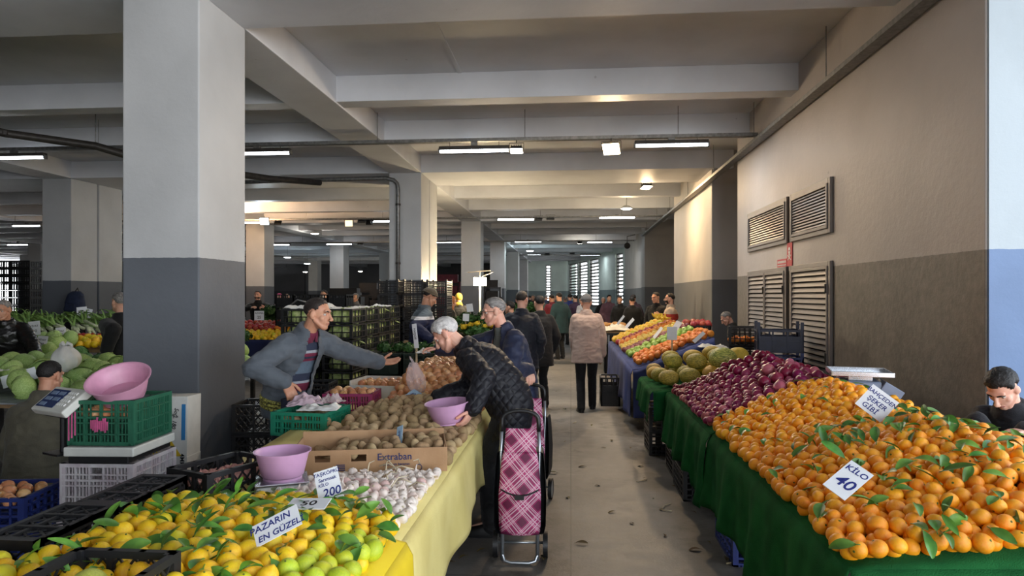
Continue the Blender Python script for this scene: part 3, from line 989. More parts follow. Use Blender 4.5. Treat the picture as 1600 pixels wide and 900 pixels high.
def m_leaf(seed, L=0.075, W=0.032):
    rnd = random.Random(seed)
    mb = MB(); curl = rnd.uniform(0.15, 0.5); tw = rnd.uniform(-0.5, 0.5)
    def fn(u, v):
        w = W * math.sin(PI * min(0.999, v * 0.94 + 0.03)) ** 0.75
        x = (u - 0.5) * 2 * w / 2
        z = abs(u - 0.5) * 0.35 * w - curl * L * (v - 0.3) ** 2 + 0.006
        c, s = math.cos(tw * v), math.sin(tw * v)
        return (x * c, v * L, z + x * s)
    mb.grid(fn, 4, 8)
    mb.tube([(0, -0.012, 0.002), (0, 0.004, 0.004)], 0.0014, 5)
    return mb.mesh('leaf', [P_LEAF], True)


LEAVES = [m_leaf(i, L=random.uniform(0.06, 0.095), W=random.uniform(0.026, 0.038)) for i in range(6)]


# ------------------------------------------------------------------ heaps
def pack(H, inside, box, r, seed=1, jit=0.25, zr=0.35, iters=26, rfun=None, lift=0.0, dens=1.0, top=0.0):
    """round things thrown at random on the height field H, then pushed apart until they rest side by side"""
    rng = np.random.RandomState(seed)
    x0, x1, y0, y1 = box
    dmin = 1.62 * r / dens; cell = dmin / 1.4143
    nx, ny = int((x1 - x0) / cell) + 1, int((y1 - y0) / cell) + 1
    grid = {}
    P = []
    for _ in range(int(nx * ny * 9)):
        px = x0 + rng.rand() * (x1 - x0); py = y0 + rng.rand() * (y1 - y0)
        if not inside(px, py):
            continue
        gx, gy = int((px - x0) / cell), int((py - y0) / cell)
        ok = True
        for a in range(gx - 2, gx + 3):
            for b_ in range(gy - 2, gy + 3):
                q = grid.get((a, b_))
                if q is not None and (q[0] - px) ** 2 + (q[1] - py) ** 2 < dmin * dmin:
                    ok = False; break
            if not ok: break
        if ok:
            grid[(gx, gy)] = (px, py); P.append((px, py))
    P = np.array(P); n = len(P)
    Rr = np.full(n, r) if rfun is None else np.array([rfun(p[0], p[1], rng) for p in P])
    Rr = Rr * rng.uniform(0.86, 1.08, n)
    Z = np.array([H(p[0], p[1]) for p in P]) + np.abs(rng.normal(0, zr, n)) * r + lift
    Q = np.c_[P, Z]
    for it in range(iters):
        d = Q[:, None, :] - Q[None, :, :]
        dist = np.sqrt((d ** 2).sum(-1)) + 1e-9
        ov = np.clip((Rr[:, None] + Rr[None, :]) * 0.98 - dist, 0, None); np.fill_diagonal(ov, 0)
        push = (d / dist[..., None] * ov[..., None] * 0.45).sum(1)
        push[:, 2] = np.abs(push[:, 2]) * 0.55 + push[:, 2] * 0.45
        Q += np.clip(push, -r * 0.5, r * 0.5)
        Q[:, 0] = np.clip(Q[:, 0], x0 - r * 0.2, x1 + r * 0.2)
        Q[:, 1] = np.clip(Q[:, 1], y0 - r * 0.2, y1 + r * 0.2)
        if it % 3 == 0 or it > iters - 3:
            hz = np.array([H(p[0], p[1]) for p in Q])
            Q[:, 2] = np.maximum(Q[:, 2], hz)
            if it < iters - 6:
                Q[:, 2] -= (Q[:, 2] - hz - lift) * 0.16
    return Q, Rr


def under_layer(name, label, cat, H, inside, box, r, me, seed=1):
    """the pieces lower in a heap, seen only in its gaps: one object"""
    rng = random.Random(seed); x0, x1, y0, y1 = box
    mb = MB(); dx = 1.95 * r; j = 0; y = y0
    while y <= y1:
        x = x0 + (dx / 2 if j % 2 else 0)
        while x <= x1:
            px, py = x + rng.uniform(-.2, .2) * r, y + rng.uniform(-.2, .2) * r
            if inside(px, py):
                M = Matrix.Translation((px, py, H(px, py) - r * rng.uniform(.55, .85))) @ Euler((rng.uniform(0, 6), rng.uniform(0, 6), rng.uniform(0, 6))).to_matrix().to_4x4() @ Matrix.Scale(r, 4)
                b = len(mb.v)
                mb.v.extend([tuple(M @ v.co) for v in me.vertices])
                for p in me.polygons:
                    mb.f.append(tuple(b + k for k in p.vertices)); mb.mi.append(0)
            x += dx
        y += dx * .866; j += 1
    o = mb.build(name, [me.materials[0]], None, True)
    return tag(o, label, cat, None, 'stuff')


def in_frame(p, m=30):
    x, y, d = proj(p)
    return d > 0.3 and -m < x < 1600 + m and -m < y < 900 + m


def scatter(name, label, cat, group, Q, R, meshes, cap=300, rot='any', seed=5, sc=None, leaves=0.0, flip=False, leaflabel=None, stuffname=None, stufflabel=None, lowmesh=None):
    """one object per piece; beyond the cap the ones that show least become one stuff object"""
    rnd = random.Random(seed)
    idx = sorted(range(len(Q)), key=lambda i: (not in_frame(Q[i]), proj(Q[i])[2]))
    objs = []
    rest = MB()
    restmat = None
    for c, i in enumerate(idx):
        p = Q[i]; r = R[i]
        if rot == 'any':
            q = Quaternion((rnd.gauss(0, 1), rnd.gauss(0, 1), rnd.gauss(0, 1), rnd.gauss(0, 1))).normalized()
        elif rot == 'lie':
            q = Euler((D(90) + rnd.gauss(0, 0.25), rnd.gauss(0, 0.25), rnd.uniform(0, 2 * PI))).to_quaternion()
        elif rot == 'up':
            q = Euler((rnd.gauss(0, 0.45), rnd.gauss(0, 0.45), rnd.uniform(0, 2 * PI))).to_quaternion()
        elif rot == 'side':
            q = Euler((rnd.uniform(0.6, 1.5), 0, rnd.uniform(0, 2 * PI))).to_quaternion()
        else:
            q = rot(rnd)
        me = meshes[rnd.randrange(len(meshes))]
        if c < cap and in_frame(p, 12):
            o = bpy.data.objects.new(name, me); COL.objects.link(o)
            o.location = p; o.rotation_mode = 'QUATERNION'; o.rotation_quaternion = q; o.scale = (r, r, r)
            tag(o, label, cat, group)
            objs.append(o)
            if leaves and rnd.random() < leaves * (1.5 if mnoise.noise(Vector((p[0] * 4, p[1] * 4, 2))) > 0 else .45):
                for k in range(1 if rnd.random() < 0.65 else 2):
                    lf = bpy.data.objects.new('leaf', LEAVES[rnd.randrange(len(LEAVES))]); COL.objects.link(lf)
                    lf.parent = o
                    nrm = Vector((rnd.gauss(-0.15, 0.45), rnd.gauss(-0.25, 0.45), 1)).normalized()
                    W = Matrix.Translation(Vector(p) + nrm * r * 0.97) @ nrm.to_track_quat('Z', 'Y').to_matrix().to_4x4() @ Matrix.Rotation(rnd.uniform(0, 6.28), 4, 'Z') @ Matrix.Rotation(D(rnd.uniform(-12, 25)), 4, 'X') @ Matrix.Scale(rnd.uniform(0.9, 1.35), 4)
                    Pm = Matrix.LocRotScale(Vector(p), q, Vector((r, r, r)))
                    lf.matrix_parent_inverse = Pm.inverted()
                    lf.matrix_basis = W
        else:
            M = Matrix.LocRotScale(Vector(p), q, Vector((r, r, r)))
            lm = lowmesh or me
            b = len(rest.v)
            rest.v.extend([tuple(M @ v.co) for v in lm.vertices]); 
            for pl_ in lm.polygons:
                rest.f.append(tuple(b + k for k in pl_.vertices)); rest.mi.append(0)
            restmat = lm.materials[0]
    if rest.v:
        o = rest.build(stuffname or name + '_heap_rest', [restmat], None, True)
        tag(o, stufflabel or ('remaining ' + label), cat, None, 'stuff')
    return objs


def sstep(a, b, x):
    t = min(1, max(0, (x - a) / (b - a))); return t * t * (3 - 2 * t)


def ramp(a, b, x):
    return min(1, max(0, (x - a) / (b - a)))


# ------------------------------------------------------------------ crates
def plastic(name, col, **kw):
    return mat(name, col, rough=0.45, var=0.08, spec=0.45, **kw)


C_BLACK = plastic('black crate plastic', G(32, 32, 34))
C_GREEN = plastic('dark green crate plastic', G(40, 98, 74))
C_TEAL = plastic('teal crate plastic', G(32, 134, 104))
C_WHITE = plastic('white crate plastic', G(206, 202, 202), col2=G(186, 172, 178))
C_BLUE = plastic('blue crate plastic', G(34, 50, 116))
C_NAVY = plastic('navy crate plastic', G(24, 30, 62))
C_PINK = plastic('magenta crate plastic', G(150, 44, 92))
CRATES = {}


def panel(mb, a, b, z0, z1, style, th=0.014, hole=False):
    """an upright open-work panel from a to b"""
    a = Vector((a[0], a[1], 0)); b = Vector((b[0], b[1], 0)); d = b - a; L = d.length; u = d / L
    def rail(z, h, w=th): mb.bar(a + Vector((0, 0, z)), b + Vector((0, 0, z)), w, h)
    rail(z1 - 0.011, 0.022, th * 1.6); rail(z0 + 0.011, 0.022, th * 1.4)
    H = z1 - z0
    if style == 'lattice':
        n = max(3, round(L / 0.052)); st = L / n; rise = H - 0.04
        for k in range(-n, 2 * n):
            for s in (1, -1):
                x0 = k * st; x1 = x0 + s * rise * 0.8
                p0, p1 = (x0, z0 + 0.02), (x1, z1 - 0.02)
                lo_, hi_ = 0.0, L
                def clip(p0, p1):
                    (xa, za), (xb, zb) = p0, p1
                    if xa > xb: xa, za, xb, zb = xb, zb, xa, za
                    if xb <= lo_ or xa >= hi_: return None
                    if xa < lo_: za += (zb - za) * (lo_ - xa) / (xb - xa); xa = lo_
                    if xb > hi_: zb = za + (zb - za) * (hi_ - xa) / (xb - xa); xb = hi_
                    return (xa, za), (xb, zb)
                c = clip(p0, p1)
                if c and (Vector(c[0]) - Vector(c[1])).length > 0.02:
                    (xa, za), (xb, zb) = c
                    mb.bar(a + u * xa + Vector((0, 0, za)), a + u * xb + Vector((0, 0, zb)), th * 0.5, 0.0055, up=u.cross(Vector((0, 0, 1))))
        rail(z0 + H * 0.62, 0.014)
        for k in range(1, 3):
            mb.bar(a + u * L * k / 3 + Vector((0, 0, z0)), a + u * L * k / 3 + Vector((0, 0, z1)), th * 1.2, 0.02, up=u.cross(Vector((0, 0, 1))))
    elif style == 'bars':
        nr = 4 if H > 0.2 else 3
        for k in range(1, nr):
            rail(z0 + H * k / nr, 0.008, th * 1.5)
        nb = max(4, round(L / 0.085))
        for k in range(nb + 1):
            p = a + u * L * k / nb
            mb.bar(p + Vector((0, 0, z0)), p + Vector((0, 0, z1)), th * 1.5, 0.010, up=u)
        ns = max(6, round(L / 0.021))
        for k in range(ns + 1):
            if hole and 0.36 < k / ns < 0.64:
                zt = z0 + H * 0.62
            else:
                zt = z1
            p = a + u * L * k / ns
            mb.bar(p + Vector((0, 0, z0)), p + Vector((0, 0, zt)), th * 0.5, 0.0075, up=u)
        if hole:
            rail(z0 + H * 0.62, 0.012, th * 1.5)
    elif style == 'solid':
        n = max(3, round(L / 0.15))
        mb.bar(a + Vector((0, 0, z0 + H * 0.36)), b + Vector((0, 0, z0 + H * 0.36)), th * 0.7, H * 0.72)
        for k in range(n + 1):
            p = a + u * L * k / n
            mb.bar(p + Vector((0, 0, z0)), p + Vector((0, 0, z1)), th * 1.4, 0.02, up=u)
        rail(z0 + H * 0.5, 0.012, th * 1.4)
    elif style == 'open':
        rail(z0 + H * 0.48, 0.014)
        nb = max(3, round(L / 0.13))
        for k in range(nb + 1):
            p = a + u * L * k / nb
            mb.bar(p + Vector((0, 0, z0)), p + Vector((0, 0, z1)), th, 0.012, up=u)
        for k in range(nb * 3):
            p = a + u * L * (k + .5) / (nb * 3)
            mb.bar(p + Vector((0, 0, z0)), p + Vector((0, 0, z0 + H * .48)), th * .5, 0.004, up=u)
    elif style == 'slots':
        nr = 5
        for k in range(1, nr):
            rail(z0 + H * k / nr, 0.013)
        nb = max(4, round(L / 0.07))
        for k in range(nb + 1):
            p = a + u * L * k / nb
            mb.bar(p + Vector((0, 0, z0)), p + Vector((0, 0, z1)), th, 0.012, up=u)


def crate_meshes(L, W, H, style, m, posts, key):
    k = (L, W, H, style, m.name, posts, key)
    if k in CRATES:
        return CRATES[k]
    ps = {}
    hx, hy = L / 2, W / 2
    b = MB()
    n = max(4, round(L / 0.05)); q = max(3, round(W / 0.05))
    b.span((-hx, -hy, 0), (hx, -hy + 0.03, 0.012)); b.span((-hx, hy - 0.03, 0), (hx, hy, 0.012)); b.span((-hx, -hy, 0), (-hx + 0.03, hy, 0.012)); b.span((hx - 0.03, -hy, 0), (hx, hy, 0.012))
    if style == 'lattice':
        for i in range(1, n):
            x = -hx + L * i / n; b.span((x - 0.005, -hy, 0.001), (x + 0.005, hy, 0.009))
        for i in range(1, q):
            y = -hy + W * i / q; b.span((-hx, y - 0.005, 0.002), (hx, y + 0.005, 0.010))
    else:
        for i in range(1, n):
            x = -hx + L * i / n; b.span((x - 0.012, -hy, 0.001), (x + 0.012, hy, 0.009))
        for i in range(1, q):
            y = -hy + W * i / q; b.span((-hx, y - 0.006, 0.002), (hx, y + 0.006, 0.010))
    s = MB(); panel(s, (-hx + 0.01, -hy + 0.01), (hx - 0.01, -hy + 0.01), 0.0, H, style, hole=False)
    s2 = MB(); panel(s2, (-hx + 0.01, hy - 0.01), (hx - 0.01, hy - 0.01), 0.0, H, style)
    e1 = MB(); panel(e1, (-hx + 0.01, -hy + 0.01), (-hx + 0.01, hy - 0.01), 0.0, H, style, hole=True)
    e2 = MB(); panel(e2, (hx - 0.01, -hy + 0.01), (hx - 0.01, hy - 0.01), 0.0, H, style, hole=True)
    c = []
    for sx in (-1, 1):
        for sy in (-1, 1):
            p = MB(); zt = H + posts
            p.span((sx * hx, sy * hy, 0), (sx * (hx - 0.035), sy * (hy - 0.035), zt))
            c.append(p)
    if key == 'one':
        mb = MB()
        for x in [b, s, s2, e1, e2] + c:
            o = len(mb.v); mb.v += x.v; mb.f += [tuple(o + i for i in f) for f in x.f]; mb.mi += x.mi
        out = [('crate', mb.mesh('crate', m))]
    else:
        out = [('base', b.mesh('base', m)), ('side_panel', s.mesh('side_panel', m)), ('side_panel', s2.mesh('side_panel', m)),
               ('end_panel', e1.mesh('end_panel', m)), ('end_panel', e2.mesh('end_panel', m))] + [('corner_post', x.mesh('corner_post', m)) for x in c]
    CRATES[k] = out
    return out


def crate(label, loc, rot=0, L=0.58, W=0.39, H=0.24, style='lattice', m=None, posts=0.0, group=None, one=False, name='crate'):
    m = m or C_BLACK
    ms = crate_meshes(L, W, H, style, m, posts, 'one' if one else 'parts')
    r = rot if hasattr(rot, '__len__') else (0, 0, rot)
    if one:
        o = add_obj(name, ms[0][1], None, loc, r); return tag(o, label, 'crate', group)
    e = thing(name, label, 'crate', loc, r, group)
    for n, me in ms:
        add_obj(n, me, e)
    return e


# ------------------------------------------------------------------ cards with handwriting
M_CARD = mat('white card', G(232, 234, 238), rough=0.6, var=0.02)
M_INK = mat('blue ink', G(32, 44, 120), rough=0.6, var=0.02)
M_INKB = mat('black ink', G(30, 30, 36), rough=0.6, var=0.02)
M_WOOD = mat('pale stick wood', G(206, 186, 150), rough=0.7)


def card(label, pos, w, h, lines, normal, up=(0, 0, 1), roll=0, stake=0, ink=None, name='price_card', m=None, th=0.003, blank=False):
    """a card whose face looks along normal"""
    nv = Vector(normal).normalized(); u = Vector(up); x = u.cross(nv).normalized(); y = nv.cross(x)
    R = Matrix((x, y, nv)).transposed().to_4x4() @ Matrix.Rotation(D(roll), 4, 'Z')
    e = thing(name, label, 'sign', (0, 0, 0)); e.matrix_world = Matrix.Translation(Vector(pos)) @ R
    MB().box((0, 0, 0), (w, h, th)).build('board', m or M_CARD, e)
    if lines:
        lettering(lines, e.children[0], ink or M_INK, X=Matrix.Translation((0, 0, th / 2 + 0.0006)))
    if stake:
        d = R.to_3x3().inverted() @ Vector((0, 0, -stake))
        MB().bar((0, -h * 0.3, -0.005), Vector((0, -h * 0.3, -0.005)) + d, 0.018, 0.004).build('stake', M_WOOD, e)
    return e


# ------------------------------------------------------------------ cloths and tables
M_TURF = mat('green felt cloth', G(34, 100, 52), rough=0.95, col2=G(24, 78, 40), scale=6, bump=0.5, bscale=220, spec=0.1)
M_YEL = mat('yellow cloth', G(232, 204, 40), rough=0.7, col2=G(220, 188, 30), scale=3, bump=0.15, bscale=120)
M_CREAM = mat('pale yellow cloth', G(236, 220, 146), rough=0.75, col2=G(220, 202, 126), scale=3, bump=0.2, bscale=140)
M_BLUEC = mat('blue cloth', G(62, 76, 132), rough=0.85, col2=G(50, 62, 112), scale=3, bump=0.2, bscale=120)
M_NAVYC = mat('navy cloth', G(30, 38, 78), rough=0.8, scale=3)
M_GREYC = mat('grey sheet', G(150, 154, 160), rough=0.7)
M_PLANK = mat('table board', G(150, 122, 88), rough=0.7, stretch=(1, 6, 6))
M_CARTON = mat('brown cardboard', G(178, 142, 106), rough=0.8, col2=G(158, 122, 88), scale=5, bump=0.08, bscale=80)
M_CARTIN = mat('brown cardboard edge', G(150, 116, 84), rough=0.85)
M_PURPLE = mat('lilac plastic', G(206, 160, 196), rough=0.38, var=0.03, spec=0.5)
M_PINKB = mat('pink plastic', G(208, 150, 176), rough=0.4, var=0.05, spec=0.5)
M_FILM = mat('thin plastic bag', G(238, 220, 222), rough=0.25, var=0.05, trans=0.66, spec=0.6, bump=0.4, bscale=30)
M_FILMP = mat('pinkish plastic bag', G(206, 180, 190), rough=0.3, var=0.1, bump=0.4, bscale=40, spec=0.6)


# steel scale behind the mandarins
M_SCALE = mat('grey blue scale body', G(136, 152, 178), rough=0.4, var=0.04)
M_PAN = mat('steel pan', G(200, 204, 210), rough=0.22, metal=0.9, var=0.03)


def crumple(name, label, cat, c, sx, sy, m, amp=0.05, seed=0, rot=0, n=26, base=None):
    mb = MB()
    def fn(u, v):
        x = (u - 0.5) * sx; y = (v - 0.5) * sy
        e_ = min(1, min(u, v, 1 - u, 1 - v) * 5)
        z = amp * (0.6 + mnoise.noise(Vector((u * 3, v * 3, seed))) + 0.5 * mnoise.noise(Vector((u * 8, v * 8, seed))))
        x += 0.06 * sx * mnoise.noise(Vector((u * 3, v * 3, seed + 5))); y += 0.06 * sy * mnoise.noise(Vector((u * 3, v * 3, seed + 9)))
        return (x, y, max(0.002, z * (0.25 + 0.75 * e_)) + (base(u, v) if base else 0))
    mb.grid(fn, n, n)
    o = mb.build(name, m, None, True, solid=0.0015)
    o.location = c; o.rotation_euler = (0, 0, rot)
    return tag(o, label, cat)



def bowl(label, loc, r, h, m, rot=(0, 0, 0), rb=0.68):
    e = thing('plastic_bowl', label, 'bowl', loc, rot)
    t = 0.004
    prof = [(0, 0.004), (r * rb, 0.004), (r * (rb + 0.06), 0.012), (r * (0.72 + rb * .16), h * 0.5), (r * 0.93, h * 0.94), (r * 1.0, h * 0.955), (r * 1.01, h), (r * 0.97, h * 1.005), (r * 0.915, h * 0.97), (r * (0.70 + rb * .16), h * 0.5), (r * (rb + 0.02), 0.018), (0, 0.014)]
    MB().lathe(prof, 48).build('basin', m, e, True, sharp=60)
    MB().lathe([(r * rb * 0.96, -0.006), (r * rb * 1.0, -0.006), (r * rb * 1.0, 0.01), (r * rb * 0.96, 0.01)], 40, closed=True).build('foot_ring', m, e, True, sharp=40)
    return e



ZT = 0.785
# ================================================================== people
S_SKIN = mat('skin', G(220, 172, 146), rough=.5, col2=G(208, 154, 128), scale=14, sss=0.12, bump=.1, bscale=90)
S_SKIN2 = mat('tanned skin', G(202, 150, 122), rough=.5, col2=G(188, 132, 104), scale=14, sss=0.12, bump=.1, bscale=90)
S_SKINP = mat('rosy skin', G(228, 180, 158), rough=.5, col2=G(218, 158, 136), scale=10, sss=0.12, bump=.1, bscale=90)
S_EYE = mat('eye white', G(188, 180, 172), rough=.25, var=.02)
S_IRIS = mat('dark iris', G(48, 34, 26), rough=.2, var=.02)
S_LIP = mat('lip', G(168, 100, 90), rough=.5, var=.05)
S_HBLACK = mat('black hair', G(30, 26, 25), rough=.55, bump=.7, bscale=130, stretch=(1, .4, 1))
S_HDARK = mat('dark brown hair', G(50, 42, 38), rough=.55, bump=.7, bscale=130, stretch=(1, .4, 1))
S_HGREY = mat('grey hair', G(158, 154, 150), rough=.6, col2=G(112, 108, 106), scale=60, bump=.7, bscale=130, stretch=(1, .4, 1))
S_HWHITE = mat('white hair', G(226, 222, 218), rough=.6, col2=G(190, 186, 184), scale=50, bump=.7, bscale=130, stretch=(1, .4, 1))


def cloth(name, c, c2=None, b=.35, bs=60, rough=.8, sheen=.1):
    return mat(name, c, rough=rough, col2=c2, scale=9, bump=b, bscale=bs, var=.07, sheen=sheen)


K_CARD = cloth('blue grey felt', G(92, 98, 105), G(78, 84, 92), .4, 300)
K_JEANS = cloth('dark navy denim', G(34, 38, 56), G(26, 28, 42), .3, 400)
K_BLACK = cloth('black cloth', G(22, 22, 25), None, .3, 200)
K_BLACK2 = cloth('charcoal trousers', G(28, 28, 32), None, .3, 200)
K_NAVY = cloth('navy jacket cloth', G(30, 38, 66), G(24, 30, 54), .3, 150, .6)
K_NAVY2 = cloth('dark navy coat', G(26, 30, 44), G(20, 24, 36), .3, 150, .65)
K_BEIGE = cloth('beige coat cloth', G(190, 166, 154), G(182, 157, 145), .15, 60)
K_SWEAT = cloth('grey green sweater', G(108, 116, 112), None, .5, 300)
K_OLIVE = cloth('olive waistcoat cloth', G(92, 88, 72), G(76, 72, 60), .35, 120)
K_LEATH = mat('black leather', G(22, 21, 22), rough=.32, bump=.35, bscale=50, spec=.5)
K_SHOE = mat('black shoe leather', G(24, 23, 23), rough=.4)
K_BEAN = cloth('olive brown knit', G(84, 74, 58), None, .6, 160)
K_CAPG = cloth('grey knit', G(112, 114, 118), None, .6, 160)
K_SLEEVE = cloth('dark grey fleece', G(58, 60, 66))


def quilt_mat():
    m, nt, b = nt_new('quilted black nylon'); L = nt.links
    tc = N(nt, 'ShaderNodeTexCoord')
    hs = []
    for a in (38, -38):
        mp = N(nt, 'ShaderNodeMapping'); mp.inputs['Rotation'].default_value = (0, D(a), 0)
        # the torso is seen from the side, its quilting runs in the plane of length and height
        sp = N(nt, 'ShaderNodeSeparateXYZ'); cb_ = N(nt, 'ShaderNodeCombineXYZ')
        L.new(tc.outputs['Object'], sp.inputs[0]); L.new(sp.outputs[1], cb_.inputs[0]); L.new(sp.outputs[2], cb_.inputs[2])
        L.new(cb_.outputs[0], mp.inputs['Vector'])
        w = N(nt, 'ShaderNodeTexWave'); w.bands_direction = 'X'; w.inputs['Scale'].default_value = 6.6
        L.new(mp.outputs[0], w.inputs['Vector'])
        pw = N(nt, 'ShaderNodeMath', operation='POWER'); pw.inputs[1].default_value = 0.35
        L.new(w.outputs['Fac'], pw.inputs[0]); hs.append(pw.outputs[0])
    mi_ = N(nt, 'ShaderNodeMath', operation='MULTIPLY'); L.new(hs[0], mi_.inputs[0]); L.new(hs[1], mi_.inputs[1])
    bp = N(nt, 'ShaderNodeBump'); bp.inputs['Strength'].default_value = 0.55; bp.inputs['Distance'].default_value = 0.012
    L.new(mi_.outputs[0], bp.inputs['Height']); L.new(bp.outputs[0], b.inputs['Normal'])
    b.inputs['Base Color'].default_value = G(27, 27, 33); b.inputs['Roughness'].default_value = .55
    b.inputs['Specular IOR Level'].default_value = .3
    return m


K_QUILT = quilt_mat()


def band_mat(name, bands, axis=2, rough=.8):
    """stripes along an object axis; bands: (from, colour) in order"""
    m, nt, b = nt_new(name); L = nt.links
    tc = N(nt, 'ShaderNodeTexCoord'); sp = N(nt, 'ShaderNodeSeparateXYZ'); L.new(tc.outputs['Object'], sp.inputs[0])
    prev = None
    for (z, c) in bands:
        if prev is None:
            rgb = N(nt, 'ShaderNodeRGB'); rgb.outputs[0].default_value = c; prev = rgb.outputs[0]; continue
        gt = N(nt, 'ShaderNodeMath', operation='GREATER_THAN'); gt.inputs[1].default_value = z; L.new(sp.outputs[axis], gt.inputs[0])
        mx = N(nt, 'ShaderNodeMixRGB'); L.new(gt.outputs[0], mx.inputs['Fac']); L.new(prev, mx.inputs['Color1']); mx.inputs['Color2'].default_value = c
        prev = mx.outputs[0]
    L.new(prev, b.inputs['Base Color']); b.inputs['Roughness'].default_value = rough
    return m


C_MAR, C_GB, C_NV, C_LG = G(110, 34, 60), G(92, 108, 124), G(44, 50, 70), G(160, 164, 172)
K_POLO = band_mat('striped polo knit', [(0, G(74, 84, 96)), (0.98, C_MAR), (1.045, C_LG), (1.065, C_NV), (1.125, C_GB), (1.215, C_GB), (1.225, C_MAR), (1.245, C_NV), (1.262, C_MAR), (1.29, C_LG), (1.312, C_NV), (1.39, C_MAR)])
K_STRIPEJ = band_mat('navy jacket with white band', [(0, G(28, 34, 66)), (1.405, G(206, 206, 210)), (1.45, G(84, 96, 106))])
K_HOOD = band_mat('cream and red jacket', [(0, G(40, 38, 42)), (1.22, G(176, 46, 34)), (1.34, G(206, 186, 166))])


def ik(S, Tg, l1, l2, pole):
    S = Vector(S); Tg = Vector(Tg); d = Tg - S; L = d.length; mx = (l1 + l2) * 0.995
    if L > mx:
        Tg = S + d * (mx / L); d = Tg - S; L = mx
    u = d.normalized(); c = (l1 * l1 + L * L - l2 * l2) / (2 * L); h = math.sqrt(max(0, l1 * l1 - c * c))
    p = Vector(pole); p = p - u * p.dot(u); p = p.normalized() if p.length > 1e-6 else u.orthogonal()
    return S + u * c + p * h, Tg


def capsule(mb, a, b, ra, rb, seg=14):
    a = Vector(a); b = Vector(b)
    n = 5
    pts = [a + (b - a) * (i / n) for i in range(n + 1)]
    mb.tube(pts, [ra + (rb - ra) * (i / n) for i in range(n + 1)], seg)
    mb.ell(a, ra, None, seg, 8); mb.ell(b, rb, None, seg, 8)


def chain(mb, pts, rs, seg=14):
    for i in range(len(pts) - 1):
        capsule(mb, pts[i], pts[i + 1], rs[i], rs[i + 1], seg)


def hand(mb, w, d, pn, s, side, curl=0.35, spread=0.12, thumb=0.6, fat=1.0):
    """palm and five separate fingers; d points along the fingers, pn out of the palm"""
    d = Vector(d).normalized(); pn = Vector(pn); pn = (pn - d * pn.dot(d)).normalized(); a = d.cross(pn) * side
    w = Vector(w)
    pc = w + d * 0.048 * s
    mb.loft([(w, a * .026 * s, pn * .019 * s), (w + d * .03 * s, a * .036 * s, pn * .017 * s), (w + d * .065 * s, a * .041 * s, pn * .015 * s), (w + d * .088 * s, a * .039 * s, pn * .012 * s)], 14, power=2.6)
    for k, (o, L) in enumerate(((0.030, .070), (0.010, .078), (-0.010, .073), (-0.029, .057))):
        p = w + d * (.084 - abs(o) * .12) * s + a * o * s
        ang = spread * (o / .03) * .6
        dd = (d * math.cos(ang) + a * math.sin(ang)).normalized(); c = curl * (1 + .12 * k)
        pts = [p]
        for q in range(3):
            t = c * (q + .6)
            v = dd * math.cos(t) + pn * math.sin(t)
            p = p + v * L * s * (.42, .32, .26)[q]; pts.append(p)
        r = .0088 * s * fat
        chain(mb, pts, [r * 1.05, r, r * .92, r * .78], 8)
    p = w + d * .022 * s + a * .030 * s
    v1 = (d * .62 + a * .72 + pn * thumb * .5).normalized(); v2 = (d * .86 + a * .35 + pn * thumb * .6).normalized()
    chain(mb, [p, p + v1 * .040 * s, p + v1 * .040 * s + v2 * .028 * s, p + v1 * .040 * s + v2 * .050 * s], [.0135 * s, .0105 * s, .0095 * s * fat, .008 * s * fat], 8)


